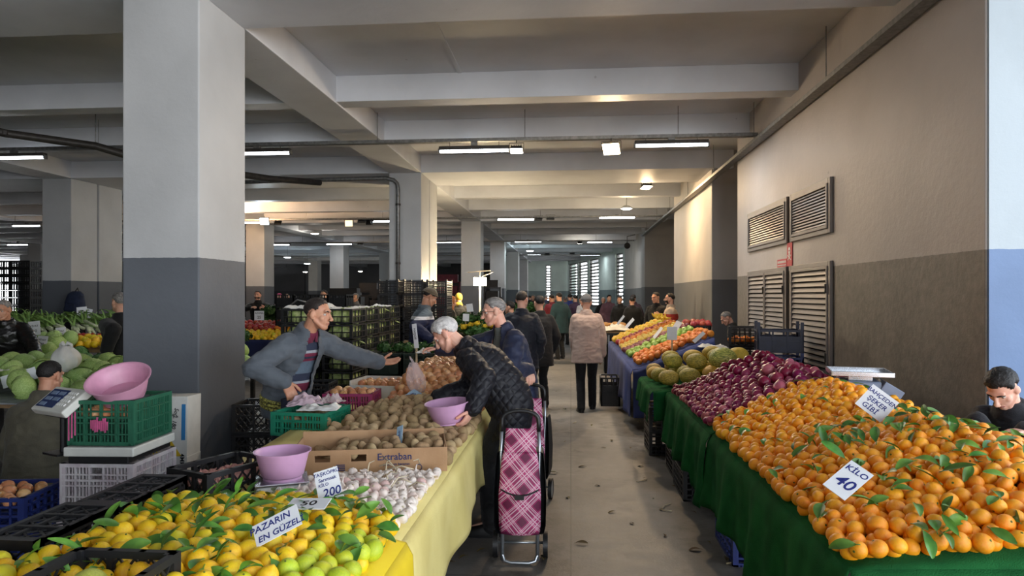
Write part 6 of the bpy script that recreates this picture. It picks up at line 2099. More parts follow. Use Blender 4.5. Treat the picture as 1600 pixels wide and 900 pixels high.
def H_left(x, y):
    f = min(ramp(-0.68, -1.0, x), 1)
    if y < 2.78:
        h = 0.125 * ramp(-0.66, -1.15, x) ** 0.8 * (0.85 + 0.15 * mnoise.noise(Vector((x * 3, y * 3, 1))))
        h *= 1 - 0.5 * ramp(2.55, 2.8, y)
        return ZT + h
    if y < 3.75:
        return ZT + 0.06 * f * (1 - 0.6 * ramp(-1.15, -1.4, x)) * (1 - .85 * ramp(3.15, 3.5, y - .28 * (x + .7)))
    if y < 5.35:
        return ZT + 0.125 * sstep(3.95, 4.9, y) * ramp(-0.68, -1.0, x) * (1 - 0.7 * ramp(-1.2, -1.55, x)) + 0.01
    return ZT + 0.28 * sstep(5.05, 5.8, y) * ramp(-0.66, -0.95, x) * (1 - 0.96 * ramp(-1.38, -1.54, x)) + 0.01


def Hs(x, y):
    return sum(H_left(x, y + d) for d in (-0.08, -0.04, 0, 0.04, 0.08)) / 5


drape('tablecloth', 'pale yellow cloth hanging along the aisle below garlic, potatoes and onions', lambda x, y: Hs(x, y) - 0.014, -1.95, -0.67, 2.55, 7.15, 'right', 0.40, M_CREAM, amp=0.022, seed=0.7, fold=5.0, end='far')
drape('tablecloth', 'bright yellow cloth under the lemons at the near end', lambda x, y: Hs(x, y) - 0.008, -1.66, -0.645, 1.3, 2.62, 'right', 0.36, M_YEL, amp=0.02, seed=2.0, fold=6.0, end='near')
RL = 0.0335
in_l = lambda x, y: y < 2.72 + 0.12 * math.sin(x * 4) and (x > -1.5 or (y > 2.0 and x > -1.64))
HL = lambda x, y: Hs(x, y) + RL * 0.85
Q, R = pack(HL, in_l, (-1.64, -0.70, 1.85, 2.85), RL, seed=6, zr=0.8)
MLEM = [m_lemon(P_LEMON, 20, 16, e_, n_) for e_, n_ in ((1.12, .12), (1.2, .18), (1.05, .08))]
MLEMG = [m_lemon(P_LEMONG, 20, 16, 1.12, .12), m_lemon(P_LEMONG, 20, 16, 1.05, .08)]
gi = [i for i in range(len(Q)) if Q[i][0] > -0.80 - 0.12 * (2.7 - Q[i][1]) - 0.02 and Q[i][1] < 2.45]
gs_ = set(gi); yi = [i for i in range(len(Q)) if i not in gs_]
scatter('lemon', 'yellow lemon heaped on the yellow cloth', 'fruit', 'yellow lemons heaped on the yellow cloth', Q[yi], R[yi], MLEM, 230, leaves=0.7)
scatter('lemon', 'lime green lemon at the aisle edge of the lemon heap', 'fruit', 'greenish lemons at the aisle edge', Q[gi], R[gi], MLEMG, 300, leaves=0.08)
under_layer('lemon_underlayer', 'lemons deeper in the heap, seen in its gaps', 'fruit', HL, in_l, (-1.52, -.73, 1.85, 2.8), RL, m_round('lemon_low', P_LEMON, 12, 8), 6)
# lemons in the corner crate
Q, R = pack(lambda x, y: 0.895 + 0.03 * ramp(-1.6, -1.85, x), lambda x, y: True, (-1.95, -1.60, 1.65, 1.98), 0.0345, seed=7, zr=0.7)
scatter('lemon', 'yellow lemon in the corner crate behind the pale citrus crate', 'fruit', 'lemons in the corner crate', Q, R, MLEM, 300, leaves=0.15)
crate('black crate of lemons at the left corner under the tipped crates', (-1.78, 1.81, 0.72), D(90), 0.42, 0.44, 0.17, 'lattice', C_BLACK, 0.0)
table('low trestle table carrying the black lemon crates at the corner', -1.69, -1.43, 1.25, 3.4, 0.70)
table('small low table under the corner crate of lemons', -2.1, -1.71, 1.25, 2.02, 0.70)
# tipped crates forming the edge wall
crate('nearest black crate lying on its side along the lemon display', (-1.72, 2.25, 0.955 - 0.29), (0, D(-90), 0), 0.58, 0.40, 0.21, 'lattice', C_BLACK, 0)
crate('second black crate lying on its side, behind the nearest tipped one', (-1.71, 2.69, 0.945 - 0.29), (0, D(-90), 0), 0.58, 0.42, 0.21, 'lattice', C_BLACK, 0)
# crate with pale citrus in front
crate('small black crate with pale green citrus at the near edge', (-1.30, 1.66, 0.80), D(90), 0.48, 0.32, 0.20, 'lattice', C_BLACK, 0.0)
MPOM = [m_lemon(P_POMELO, 18, 14, 1.05, 0.1)]
for (x, y, z, r) in ((-1.32, 1.76, 0.95, .045), (-1.22, 1.80, 0.92, .042), (-1.30, 1.64, 0.93, .045), (-1.2, 1.62, .93, .044), (-1.38, 1.58, .92, .044), (-1.40, 1.78, .9, .042), (-1.25, 1.5, .93, .045)):
    o = add_obj('citrus_fruit', MPOM[0], None, (x, y, z), (1.2 + x, y * 3, x * 9), r)
    tag(o, 'pale green citrus fruit in the small black crate', 'fruit', 'pale green citrus in the small crate')
# pink garlic crate
crate('black crate of small pink garlic behind the lemon heap', (-1.68, 3.16, 0.72), D(66), 0.40, 0.29, 0.22, 'lattice', C_BLACK, 0.0)
MGP = [m_garlic(P_GPINK, i, 16, 0.3) for i in range(3)]
_c, _s = math.cos(D(66)), math.sin(D(66))
def in_gc(x, y):
    dx, dy = x + 1.68, y - 3.16
    return abs(dx * _c + dy * _s) < 0.165 and abs(-dx * _s + dy * _c) < 0.11
Q, R = pack(lambda x, y: 0.87, in_gc, (-1.92, -1.44, 2.92, 3.4), 0.021, seed=9, zr=0.6)
scatter('garlic_bulb', 'small pink garlic bulb in the black crate', 'garlic', 'pink garlic in the black crate', Q, R * 1.0, MGP, 300, rot='any')
# white garlic
RG = 0.0235
inb = lambda x, y: x > -1.36 + 0.25 * max(0, y - 3.2) and y < 3.36 + 0.32 * (x + 1.38) and y > 2.74 + 0.12 * math.sin(x * 4)
HG = lambda x, y: Hs(x, y) + RG * 0.8
Q, R = pack(HG, inb, (-1.34, -0.70, 2.74, 3.62), RG, seed=10, zr=0.8)
under_layer('garlic_underlayer', 'garlic bulbs deeper in the white heap', 'garlic', HG, inb, (-1.32, -.72, 2.76, 3.6), RG, m_round('garlic_low', P_GARLIC, 12, 8), 10)
MGW = [m_garlic(P_GARLIC, i, 22, s_) for i, s_ in enumerate((0.3, 0.5, 0.2, 0.8, 0.15, 0.4))]
scatter('garlic_bulb', 'white garlic bulb heaped before the cardboard potato box', 'garlic', 'white garlic heaped on the left stall', Q, R * 1.04, MGW, 150, rot='any')
for k in range(12):      # long dry stalks
    rg = random.Random(k + 60)
    x, y = rg.uniform(-1.0, -0.72), rg.uniform(2.95, 3.55); z = Hs(x, y) + 0.075
    a = rg.uniform(0, 6.28); L = rg.uniform(0.07, 0.13)
    o = MB().tube([(0, 0, 0), (L * 0.5, 0.006, 0.018), (L, -0.004, 0.006)], [0.004, 0.0032, 0.0022], 6).build('garlic_stalk', P_STEM, None, True)
    o.location = (x, y, z); o.rotation_euler = (0, rg.uniform(-0.35, 0.1), a)
    tag(o, 'thin dry garlic stalk lying on the white garlic', 'stalk', 'dry garlic stalks')

# cards of the left stall
card('white card reading PAZARIN EN GÜZELİ in the lemons', at(433, 821, 2.17) + Vector((0, 0, 0.0)), 0.155, 0.082, [('PAZARIN', 0.034, (-0.02, 0.018), 0, 0.1), ('EN GÜZELİ', 0.031, (0.01, -0.022), 0, 0.1)], (-0.1, -0.72, 0.7), roll=36, ink=M_INK)
card('white card reading TAŞKÖPRÜ SARIMSAK KİLO 200 in the garlic', at(513, 757, 2.78), 0.10, 0.135, [('TAŞKÖPRÜ', 0.021, (0, 0.05), 0, 0.1), ('Sarımsak', 0.021, (0, 0.024), 0, 0.1), ('KİLO', 0.018, (-0.02, 0.002), 0, 0.1), ('200', 0.05, (0.008, -0.036), 0, 0.15)], (0.1, -0.85, 0.55), roll=18, ink=M_INK)
card('white card marked 50 lying nearly flat between lemons and garlic', at(482, 787, 2.50), 0.15, 0.1, [('50', 0.06, (0, 0), 0.1, 0.1)], (0.0, -0.10, 0.99), roll=4, ink=M_INKB)
card('blue tinted card tilted in the cardboard potato box', at(624, 684, 3.85) + Vector((0, 0, 0)), 0.045, 0.15, [('KİLO', 0.02, (0, 0.02), 1.57, 0), ], (-0.55, -0.7, 0.5), roll=28, m=mat('pale blue card', G(176, 208, 232), rough=.6))
card('pale blue card lying on the potato heap below the onions', at(645, 617, 5.15), 0.11, 0.10, [('40', 0.05, (0, 0), 0.2, 0)], (-0.2, -0.5, 0.85), roll=-25, m=MATS['pale blue card'])
card('tall white price card on a stick above the onions', at(649, 525, 6.0), 0.05, 0.22, [('SOĞAN', 0.03, (0, 0.02), 1.57, 0)], (-0.45, -0.9, 0.0), roll=8, stake=0.28, ink=M_INKB)

# cardboard box of potatoes
bx = thing('cardboard_box', 'long brown cardboard box of potatoes lettered Extraban', 'box', (-1.12, 3.76, ZT + 0.002), (0, 0, D(13)))
bl, bw, bh = 0.82, 0.37, 0.132
def wallp(nm, c, d, rot=None):
    return MB().box(c, d, rot).build(nm, M_CARTON, bx, bevel=0.002)
fw = MB()
# front wall with two hand holes
for (xa, xb) in ((-bl / 2, -0.29), (-0.21, 0.10 - 0.2), (-0.02, bl / 2)):
    fw.span((xa, -bw / 2 - 0.004, 0), (xb, -bw / 2 + 0.004, bh))
for (xa, xb) in ((-0.29, -0.21), (-0.10, -0.02)):
    fw.span((xa, -bw / 2 - 0.004, 0), (xb, -bw / 2 + 0.004, bh * 0.52)); fw.span((xa, -bw / 2 - 0.004, bh * 0.80), (xb, -bw / 2 + 0.004, bh))
fwo = fw.build('front_wall', M_CARTON, bx)
wallp('back_wall', (0, bw / 2, bh * 0.62), (bl, 0.008, bh * 1.24))
for s_ in (-1, 1):
    ew = MB()
    ew.span((s_ * bl / 2 - 0.004, -bw / 2, 0), (s_ * bl / 2 + 0.004, bw / 2, bh * 0.5))
    ew.span((s_ * bl / 2 - 0.004, -bw / 2, bh * 0.5), (s_ * bl / 2 + 0.004, -0.06, bh)); ew.span((s_ * bl / 2 - 0.004, 0.06, bh * 0.5), (s_ * bl / 2 + 0.004, bw / 2, bh)); ew.span((s_ * bl / 2 - 0.004, -0.06, bh * .84), (s_ * bl / 2 + 0.004, 0.06, bh))
    ew.build('end_wall', M_CARTON, bx)
wallp('bottom', (0, 0, 0.004), (bl, bw, 0.008))
M_PRINT = mat('dark blue print', G(44, 50, 92), rough=0.7, var=0.02)
Xf = Matrix.Translation((0.0, -bw / 2 - 0.0055, 0)) @ Matrix.Rotation(D(90), 4, 'X')
lettering([('Extraban', 0.052, (0.13, bh * 0.66), 0, 0), ('premium bananas', 0.020, (0.14, bh * 0.36), 0, 0)], fwo, M_PRINT, X=Xf)
mk = MB()
for k in range(4):
    mk.box((-0.155 + 0.0, -bw / 2 - 0.005, bh * (0.18 + 0.07 * k)), (0.045, 0.002, 0.005))
mk.lathe([(0.014, 0), (0.018, 0.0), (0.018, 0.001), (0.014, 0.001)], 18, closed=True)
base = len(mk.v) - 18 * 4
for i in range(base, len(mk.v)):
    x_, y_, z_ = mk.v[i]; mk.v[i] = (0.26 + x_, -bw / 2 - 0.0055 - z_, bh * 0.2 + y_)
mk.build('printed_marks', M_PRINT, fwo)
RP = 0.041
MPOT = [m_potato(i) for i in range(6)]
cb, sb = math.cos(D(13)), math.sin(D(13))
def in_box(x, y):
    dx, dy = x + 1.12, y - 3.76
    u, v = dx * cb + dy * sb, -dx * sb + dy * cb
    return -0.18 < u < 0.37 and abs(v) < 0.145
Q, R = pack(lambda x, y: ZT + 0.09 + 0.03 * ramp(-1.3, -0.9, x), in_box, (-1.5, -0.7, 3.5, 4.05), 0.036, seed=12, zr=0.6)
scatter('potato', 'pale brown potato inside the long cardboard box', 'potato', 'potatoes in the cardboard box', Q, R * 0.93, MPOT, 300)
Q, R = pack(lambda x, y: Hs(x, y) + RP * 0.8, lambda x, y: y > 4.0 + 0.25 * (x + 0.7) or x > -0.74, (-1.58, -0.69, 3.72, 5.26), RP, seed=13, zr=0.6, jit=.5)
scatter('potato', 'brown potato in the loose heap behind the cardboard box', 'potato', 'potatoes heaped loose on the table', Q, R * 0.95, MPOT, 170, stuffname='potato_heap', stufflabel='remaining brown potatoes of the loose heap')
under_layer('potato_underlayer', 'brown potatoes deeper in the loose heap', 'potato', lambda x, y: Hs(x, y) + RP * 0.8, lambda x, y: y > 4.05 + 0.25 * (x + 0.7), (-1.5, -.72, 3.9, 5.3), RP, m_round('potato_low', P_POTATO, 12, 8), 13)
ROB = 0.036
Q, R = pack(lambda x, y: Hs(x, y) + ROB * 0.8, lambda x, y: True, (-1.45, -0.70, 5.32, 6.95), ROB, seed=14, zr=0.6, jit=.4)
HO = lambda x, y: Hs(x, y) + ROB * 0.8
MONI = [m_onion('onion', P_ONION, 16, f, t) for f, t in ((0.9, 0.35), (0.82, 0.25), (0.96, 0.45))]
scatter('onion', 'golden brown onion heaped beyond the potatoes', 'onion', 'brown onions heaped beyond the potatoes', Q, R, MONI, 130, stuffname='onion_heap', stufflabel='farther brown onions of the heap')
under_layer('onion_underlayer', 'brown onions deeper in the heap', 'onion', HO, lambda x, y: True, (-1.42, -.73, 5.45, 7.0), ROB, m_round('onion_low', P_ONION, 12, 8), 14)

# crates of the vendor
crate('magenta and black crate of onions beside the potato heap', (-1.78, 5.42, 0.765), D(4), 0.40, 0.34, 0.20, 'bars', C_PINK, 0)
Q, R = pack(lambda x, y: 0.95, lambda x, y: True, (-1.94, -1.62, 5.29, 5.55), 0.035, seed=15)
scatter('onion', 'brown onion in the magenta crate', 'onion', 'onions in the magenta crate', Q, R, MONI, 300)
tr = thing('onion_tray', 'white cardboard tray of onions behind the magenta crate', 'box', (-1.72, 6.2, 0.77), (0, 0, D(-6)))
MB().span((-0.27, -0.2, 0), (0.27, 0.2, 0.01)).build('bottom', M_WHITEP, tr)
for (lo, hi) in (((-0.27, -0.2, 0), (0.27, -0.19, 0.16)), ((-0.27, 0.19, 0), (0.27, 0.2, 0.2)), ((-0.27, -0.2, 0), (-0.26, 0.2, 0.2)), ((0.26, -0.2, 0), (0.27, 0.2, 0.2))):
    MB().span(lo, hi).build('side_wall', M_WHITEP, tr)
Q, R = pack(lambda x, y: 0.93, lambda x, y: True, (-1.93, -1.51, 6.06, 6.34), 0.035, seed=16)
scatter('onion', 'brown onion in the white cardboard tray', 'onion', 'onions in the white tray', Q, R, MONI, 300)
tc = at(478, 660, 4.62)
crate('teal green crate with plastic bags in front of the vendor', (tc.x - .02, 4.78, 0.765), D(84), 0.42, 0.41, 0.165, 'bars', C_TEAL, 0.0)
Q, R = pack(lambda x, y: 0.865, lambda x, y: True, (tc.x - 0.15, tc.x + 0.15, 4.62, 4.98), 0.034, seed=18)
scatter('potato', 'potato under the plastic bags in the teal crate', 'potato', 'potatoes in the teal crate', Q, R * .95, MPOT, 300)
crumple('plastic_bag', 'flat white plastic bag spread over the teal crate', 'bag', (tc.x + 0.06, 4.72, 0.935), 0.28, 0.20, M_WHITEP, 0.03, 5, 0.15)
crumple('plastic_bag', 'crumpled pinkish plastic bag at the left of the teal crate', 'bag', (tc.x - 0.10, 4.86, 0.94), 0.26, 0.16, M_FILMP, 0.06, 7, 0.3)
crumple('plastic_bag', 'crumpled clear plastic bag at the back of the teal crate', 'bag', (tc.x + 0.06, 4.93, 0.945), 0.2, 0.14, M_FILM, 0.07, 8, -0.2)
# vendor's clear bag of onions being filled
hb = at(652, 612, 5.25)
bg = thing('plastic_bag', 'clear plastic bag of onions held open above the potatoes', 'bag', (hb.x, hb.y, 0.98))
mb = MB()
def bagf(u, v):
    a = 2 * PI * u; r = (0.10 * math.sin(PI * min(1, v * 0.72 + 0.12)) ** 0.7) * (1 + 0.12 * math.sin(a * 5 + v * 4) * (0.3 + v)) * (1 - 0.55 * v)
    return (r * math.cos(a) - 0.03 * v, r * math.sin(a) * 0.7, 0.24 * v)
mb.grid(bagf, 30, 14); mb.build('film', M_FILM, bg, True)
mb = MB(); mb.tube([(-0.03, -0.02, 0.235), (-0.05, -0.02, 0.27), (-0.06, 0.0, 0.285), (-0.05, 0.02, 0.265), (-0.03, 0.02, 0.235)], 0.006, 6); mb.build('handle', M_FILM, bg, True)
for k, (x, y, z) in enumerate(((0.03, 0, 0.04), (-0.04, 0.01, 0.045), (0.0, -0.02, 0.09))):
    o = add_obj('onion', MONI[k], None, (hb.x + x, hb.y + y, 0.98 + z), (k, 1, 2), 0.034)
    tag(o, 'brown onion inside the clear plastic bag', 'onion', 'onions in the clear bag')


# lilac bowl on the counter scale
M_LCD = mat('scale display glass', G(150, 196, 176), rough=0.2, var=0.02)
M_SCB = mat('pale grey scale body', G(206, 206, 198), rough=0.45, var=0.03)
cs = thing('counter_scale', 'grey counter scale with green display under the lilac bowl', 'scale', (-1.37, 3.12, ZT), (0, 0, D(25)))
MB().box((0, 0, 0.045), (0.25, 0.22, 0.07), taper=0.9).build('body', M_SCB, cs, bevel=0.008)
MB().box((0, 0, 0.09), (0.24, 0.21, 0.008)).build('weighing_pan', M_PAN, cs, bevel=0.003)
MB().box((0.02, -0.112, 0.045), (0.11, 0.008, 0.04), (D(-12), 0, 0)).build('display', M_LCD, cs)
for x in (-0.09, 0.09):
    for y in (-0.08, 0.08):
        MB().lathe([(0, 0), (0.014, 0), (0.014, 0.012), (0, 0.012)], 8, c=(x, y, 0)).build('foot', M_BLACKP, cs)
bowl('lilac plastic bowl standing on the counter scale', (-1.37, 3.13, ZT + 0.10), 0.132, 0.125, M_PURPLE)

# ================================================================== left corner: weighing stack
gx = Vector((-2.765, 3.97, 0)); ga = D(93)
crate('white crate carrying the platform scale, upper one', (gx.x - 0.02, gx.y + 0.02, 0.50), ga, 0.48, 0.44, 0.26, 'bars', C_WHITE, 0)
crate('white crate on the floor beneath the platform scale, lowest one', (gx.x - 0.02, gx.y + 0.02, 0.0), ga, 0.52, 0.45, 0.24, 'bars', C_WHITE, 0)
crate('white crate between the two others beneath the platform scale', (gx.x - 0.02, gx.y + 0.02, 0.245), ga, 0.52, 0.45, 0.25, 'bars', C_WHITE, 0)
ws = thing('platform_scale', 'pale platform scale between the white crate and green crate', 'scale', (gx.x, gx.y, 0.765), (0, 0, ga))
MB().box((0, 0, 0.02), (0.46, 0.36, 0.04)).build('base', M_BLACKP, ws, bevel=0.005)
MB().box((0, 0, 0.065), (0.46, 0.42, 0.055)).build('platform', M_SCB, ws, bevel=0.008)
pd = thing('scale_display', 'scale console with blue screens and keypad beside the green crate', 'scale', (-3.05, 3.82, 0.80), (0, 0, D(-24)))
MB().tube([(0, 0.02, 0.0), (0, 0.02, 0.28)], 0.022, 10).build('post', M_BLACKP, pd)
MB().box((0, 0.02, 0.005), (0.16, 0.16, 0.012)).build('foot_plate', M_BLACKP, pd)
RR = Euler((D(38), 0, 0)).to_matrix()
def q3(x, y, z): return RR @ Vector((x, y, z)) + Vector((0, 0, 0.31))
cns = MB().box(q3(0.01, 0, 0), (0.34, 0.19, 0.05), RR).build('console', M_SCB, pd, bevel=0.01)
MB().box(q3(0, 0, -0.035), (0.26, 0.15, 0.05), RR).build('console_back', M_BLACKP, pd, bevel=0.008)
M_SCR = mat('dark blue screen', G(44, 58, 100), rough=0.2, var=0.03)
MB().box(q3(-0.045, 0.0, 0.026), (0.18, 0.14, 0.004), RR).build('screen_panel', M_SCR, cns)
M_SCR2 = mat('grey blue display', G(120, 138, 166), rough=0.2, var=0.03)
for (x, y) in ((-0.085, 0.04), (-0.005, 0.04), (-0.085, -0.005), (-0.085, -0.048), (-0.005, -0.005)):
    MB().box(q3(x, y, 0.029), (0.06, 0.026, 0.003), RR).build('display', M_SCR2, cns)
for i in range(4):
    for j in range(4):
        MB().box(q3(0.062 + i * 0.023, 0.05 - j * 0.03, 0.028), (0.016, 0.018, 0.006), RR).build('key', M_WHITEP, cns)
crate('dark green crate with onions and pink paint, on the platform scale', (gx.x, gx.y, 0.865), ga, 0.42, 0.40, 0.265, 'bars', C_GREEN, 0)
Q, R = pack(lambda x, y: 1.04, lambda x, y: abs((x - gx.x) * math.cos(ga) + (y - gx.y) * math.sin(ga)) < 0.16 and abs(-(x - gx.x) * math.sin(ga) + (y - gx.y) * math.cos(ga)) < 0.16, (gx.x - 0.3, gx.x + 0.3, gx.y - 0.32, gx.y + 0.32), 0.036, seed=31)
scatter('onion', 'reddish brown onion in the dark green crate', 'onion', 'onions in the dark green crate', Q, R, MONI, 300)
gcr = [o for o in bpy.data.objects if str(o.get('label', '')).startswith('dark green crate with onions')][0]
M_PAINT = mat('pink paint', G(206, 92, 140), rough=.7)
pp_ = MB()
for k in range(9):
    pp_.box((-0.2165, 0.05 - k * 0.012, 0.125 - 0.004 * (k % 3)), (0.002, 0.0095, 0.05 + 0.012 * ((k * 5) % 4)))
pp_.build('paint_patch', M_PAINT, gcr)
pp_ = MB()
for k in range(3):
    pp_.box((-0.2165, 0.185 - k * 0.019, 0.13), (0.002, 0.009, 0.20 - .03 * k))
pp_.build('paint_strip', M_PAINT, gcr)
bp_ = at(186, 607, 3.95)
bowl('pink plastic bowl tilted open on top of the dark green crate', (gx.x + 0.045, gx.y - 0.05, 1.135), 0.18, 0.13, M_PINKB, (D(27), D(3), 0), 0.66)
# banana box leaning at the pillar
bb = at(290, 700, 5.2)
e = thing('banana_box', 'white and yellow banana box on end against the near pillar', 'box', (-3.14, 5.17, 0.40), (D(-2), 0, D(6)))
M_BOXW = mat('white box print', G(222, 222, 216), rough=0.7, var=0.03)
M_BOXY = mat('yellow box print', G(230, 196, 50), rough=0.7, var=0.03)
M_BOXB = mat('blue box print', G(52, 130, 190), rough=0.7, var=0.03)
ctn = MB().box((0, 0.0, 0.275), (0.27, 0.24, 0.55)).build('carton', M_BOXW, e, bevel=0.004)
MB().box((0, 0.0, 0.02), (0.276, 0.246, 0.12)).build('lid', M_BOXW, e, bevel=0.004)
yv = []
mb = MB()
def yel(u, v):
    z = 0.085 + v * 0.40
    xr = -0.135 + 0.36 * (0.62 * (1 - v) ** 1.3 + 0.20 * math.exp(-((v - 0.72) / 0.22) ** 2) + 0.02)
    return (-0.135 + u * (xr + 0.135), -0.1215, z)
mb.grid(yel, 6, 20); mb.build('yellow_print', M_BOXY, ctn)
MB().box((0.105, -0.1215, 0.35), (0.03, 0.002, 0.28)).build('blue_strip', M_BOXB, ctn)
Xr = Matrix.Translation((0, -0.1235, 0)) @ Matrix.Rotation(D(90), 4, 'X')
lettering([('Extraban', 0.062, (-0.085, 0.42), -PI / 2, 0)], ctn, M_BOXB, X=Xr)
lettering([('Soğ. 180', 0.045, (0.04, 0.38), -PI / 2 - 0.15, 0.2)], ctn, M_INKB, name='handwriting', X=Xr)
lettering([('4MM', 0.05, (0.10, 0.055), -PI / 2, 0)], e, M_INKB, name='stamp', X=Matrix.Translation((0, -0.1265, 0)) @ Matrix.Rotation(D(90), 4, 'X'))
MB().lathe([(0, 0), (0.013, 0), (0.013, 0.002), (0, 0.002)], 14).build('hand_hole', M_VOID, e).matrix_basis = Matrix.Translation((-0.10, -0.1225, 0.19)) @ Matrix.Rotation(D(90), 4, 'X')  # flat dark disc, the shade inside the hole is its colour
for q in range(1):
    crate('black crate under the white and yellow banana box', (-3.12, 5.16, 0.0), D(4), 0.5, 0.34, 0.385, 'solid', C_BLACK, 0)
# dark crates right of the pillar
for i in range(3):
    crate('black crate right of the near pillar, %s of three' % ('lowest', 'middle', 'top')[i], (-2.72, 5.95, 0.262 * i), D(8), 0.56, 0.38, 0.26, 'lattice', C_BLACK, 0, one=(i < 2))
crate('black crate with mesh sides behind the vendor by the pillar', (-2.62, 6.6, 0.60), D(5), 0.5, 0.36, 0.28, 'slots', C_BLACK, 0)
crate('black crate supporting the mesh crate behind the vendor, top one', (-2.62, 6.6, 0.30), D(5), 0.5, 0.36, 0.29, 'slots', C_BLACK, 0, one=True)
crate('black crate supporting the mesh crate behind the vendor, on the floor', (-2.62, 6.6, 0.0), D(5), 0.5, 0.36, 0.29, 'slots', C_BLACK, 0, one=True)
# blue crate with onions at far left
crate('blue crate of onions on the floor stack left of the white crate', (-3.42, 3.75, 0.34), D(8), 0.62, 0.42, 0.26, 'slots', C_BLUE, 0)
crate('blue crate beneath the onion crate left of the white crate', (-3.42, 3.75, 0.03), D(8), 0.62, 0.42, 0.30, 'slots', C_BLUE, 0)
Q, R = pack(lambda x, y: 0.57, lambda x, y: True, (-3.66, -3.18, 3.6, 3.9), 0.04, seed=33)
scatter('onion', 'brown onion in the blue crate at the left edge', 'onion', 'onions in the blue crate', Q, R, MONI, 300)

# ================================================================== cabbage stall (left)
table('trestle table carrying the near cabbages', -8.2, -4.15, 5.75, 7.3)
table('trestle table carrying the far cabbages and yellow peppers', -9.4, -5.4, 8.1, 9.1)
table('raised bench carrying the yellow peppers below the leeks', -7.85, -6.2, 9.12, 9.8, 0.97)
e = MB().span((-8.3, 5.70, 0.762), (-4.1, 7.35, 0.775)).build('sheet_cover', M_GREYC); tag(e, 'grey sheet covering the near cabbage table', 'sheet')
MCAB = [m_cabbage(P_CABB, 1), m_cabbage(P_CABB, 2), m_cabbage(P_CABB, 3)]
RC = 0.125
Q, R = pack(lambda x, y: 0.775 + RC * 0.75 + 0.10 * ramp(5.9, 6.8, y), lambda x, y: True, (-7.3, -4.25, 5.85, 7.25), RC, seed=35, zr=0.5, jit=.3)
scatter('cabbage', 'pale green cabbage on the near cabbage table', 'cabbage', 'pale cabbages on the near table', Q, R, MCAB, 300, rot='any')
Q, R = pack(lambda x, y: 0.77 + RC * 0.75 + 0.22 * ramp(8.2, 8.9, y), lambda x, y: True, (-8.3, -7.0, 8.2, 9.1), RC, seed=36, zr=0.6, jit=.3)
scatter('cabbage', 'green cabbage piled on the table behind the first', 'cabbage', 'green cabbages on the second table', Q, R, MCAB, 300, rot='any')
Q, R = pack(lambda x, y: 0.77 + 0.09, lambda x, y: True, (-6.95, -6.1, 8.2, 8.6), 0.12, seed=37, zr=0.6, jit=.3)
scatter('cabbage', 'dark green cabbage at the end of the second table', 'cabbage', 'dark cabbages on the second table', Q, R, [m_cabbage(P_CABBD, 4)], 300, rot='any')
Q, R = pack(lambda x, y: 1.03 + 0.08 * ramp(9.2, 9.7, y), lambda x, y: True, (-7.7, -6.4, 9.2, 9.7), 0.056, seed=38, zr=0.6)
scatter('bell_pepper', 'yellow bell pepper heaped below the leeks on the left stall', 'pepper', 'yellow peppers below the leeks', Q, R, [m_round('bell_pepper', P_LEMON, 12, 8, 1.1, .12, .14)], 300, rot='any')
# leeks
table('high table carrying the leeks', -10.2, -6.6, 10.05, 11.6, 1.05)
def m_leek(seed):
    rg = random.Random(seed); mb = MB()
    mb.tube([(0, 0, 0), (0, 0.2, 0.01), (0, 0.4, 0.02)], [0.022, 0.02, 0.024], 8)
    for k in range(6):
        a = (k - 2.5) * 0.09 + rg.uniform(-.04, .04); L = rg.uniform(0.35, 0.55); b = rg.uniform(0.0, 0.14)
        def fn(u, v, a=a, L=L, b=b):
            w = 0.03 * (1 - v * 0.75)
            return ((u - 0.5) * w + math.sin(a) * L * v, 0.37 + math.cos(a) * L * v, 0.02 + abs(u - 0.5) * 0.02 + b * math.sin(v * 2.4))
        mb.grid(fn, 2, 6, mi=1)
    return mb.mesh('leek', [P_LEEKW, P_LEEKG], True)
ML = [m_leek(i) for i in range(4)]
rg = random.Random(9)
for k in range(70):
    x = rg.uniform(-9.7, -6.9); row = k % 3
    o = add_obj('leek', ML[k % 4], None, (x, 10.35 + row * 0.12 + rg.uniform(-.05, .05), 1.08 + row * 0.05 + rg.uniform(0, .05)), (D(8), rg.uniform(-.3, .3), rg.uniform(0.7, 1.15)), rg.uniform(1.0, 1.3))
    tag(o, 'long green leek laid on the high leek table', 'leek', 'leeks on the high table')
Q, R = pack(lambda x, y: 1.09, lambda x, y: True, (-7.8, -7.2, 10.12, 10.36), 0.045, seed=39)
scatter('tomato', 'red tomato beside the leeks on the high table', 'tomato', 'tomatoes beside the leeks', Q, R, [m_round('tomato', P_TOMATO, 12, 8, .85, .1)], 300)
for (px, py, Y, w, h, ro, lb) in ((54, 513, 8.9, .14, .2, 8, 'white price card behind the man in the leather jacket'), (66, 534, 8.5, .12, .16, -6, 'small white card below the other one by the leather jacket'), (95, 520, 9.3, .13, .16, 5, 'white price card in front of the leeks'), (128, 489, 11.4, .16, .22, 6, 'white price card behind the leeks, left of two'), (136, 491, 11.3, .14, .2, -10, 'white price card behind the leeks, right of two'), (122, 578, 6.9, .2, .24, -4, 'white card leaning beside the white bag on the cabbages'), (30, 590, 6.2, .3, .12, 18, 'white sheet of card standing in the near cabbages at left')):
    card(lb, at(px, py, Y), w, h, [('FİYAT', w * .25, (0, h * .15), 0, 0), ('%d' % (10 + len(lb) % 7 * 5), w * .4, (0, -h * .2), 0, 0)] if h > w and Y > 8 else None, (0.35, -0.9, 0.2), roll=ro, ink=M_INKB)
crumple('plastic_sheet', 'folded white paper on the cabbages at the left edge', 'paper', (-5.55, 6.0, 1.02), 0.3, 0.24, M_WHITEP, 0.04, 13, 0.4)
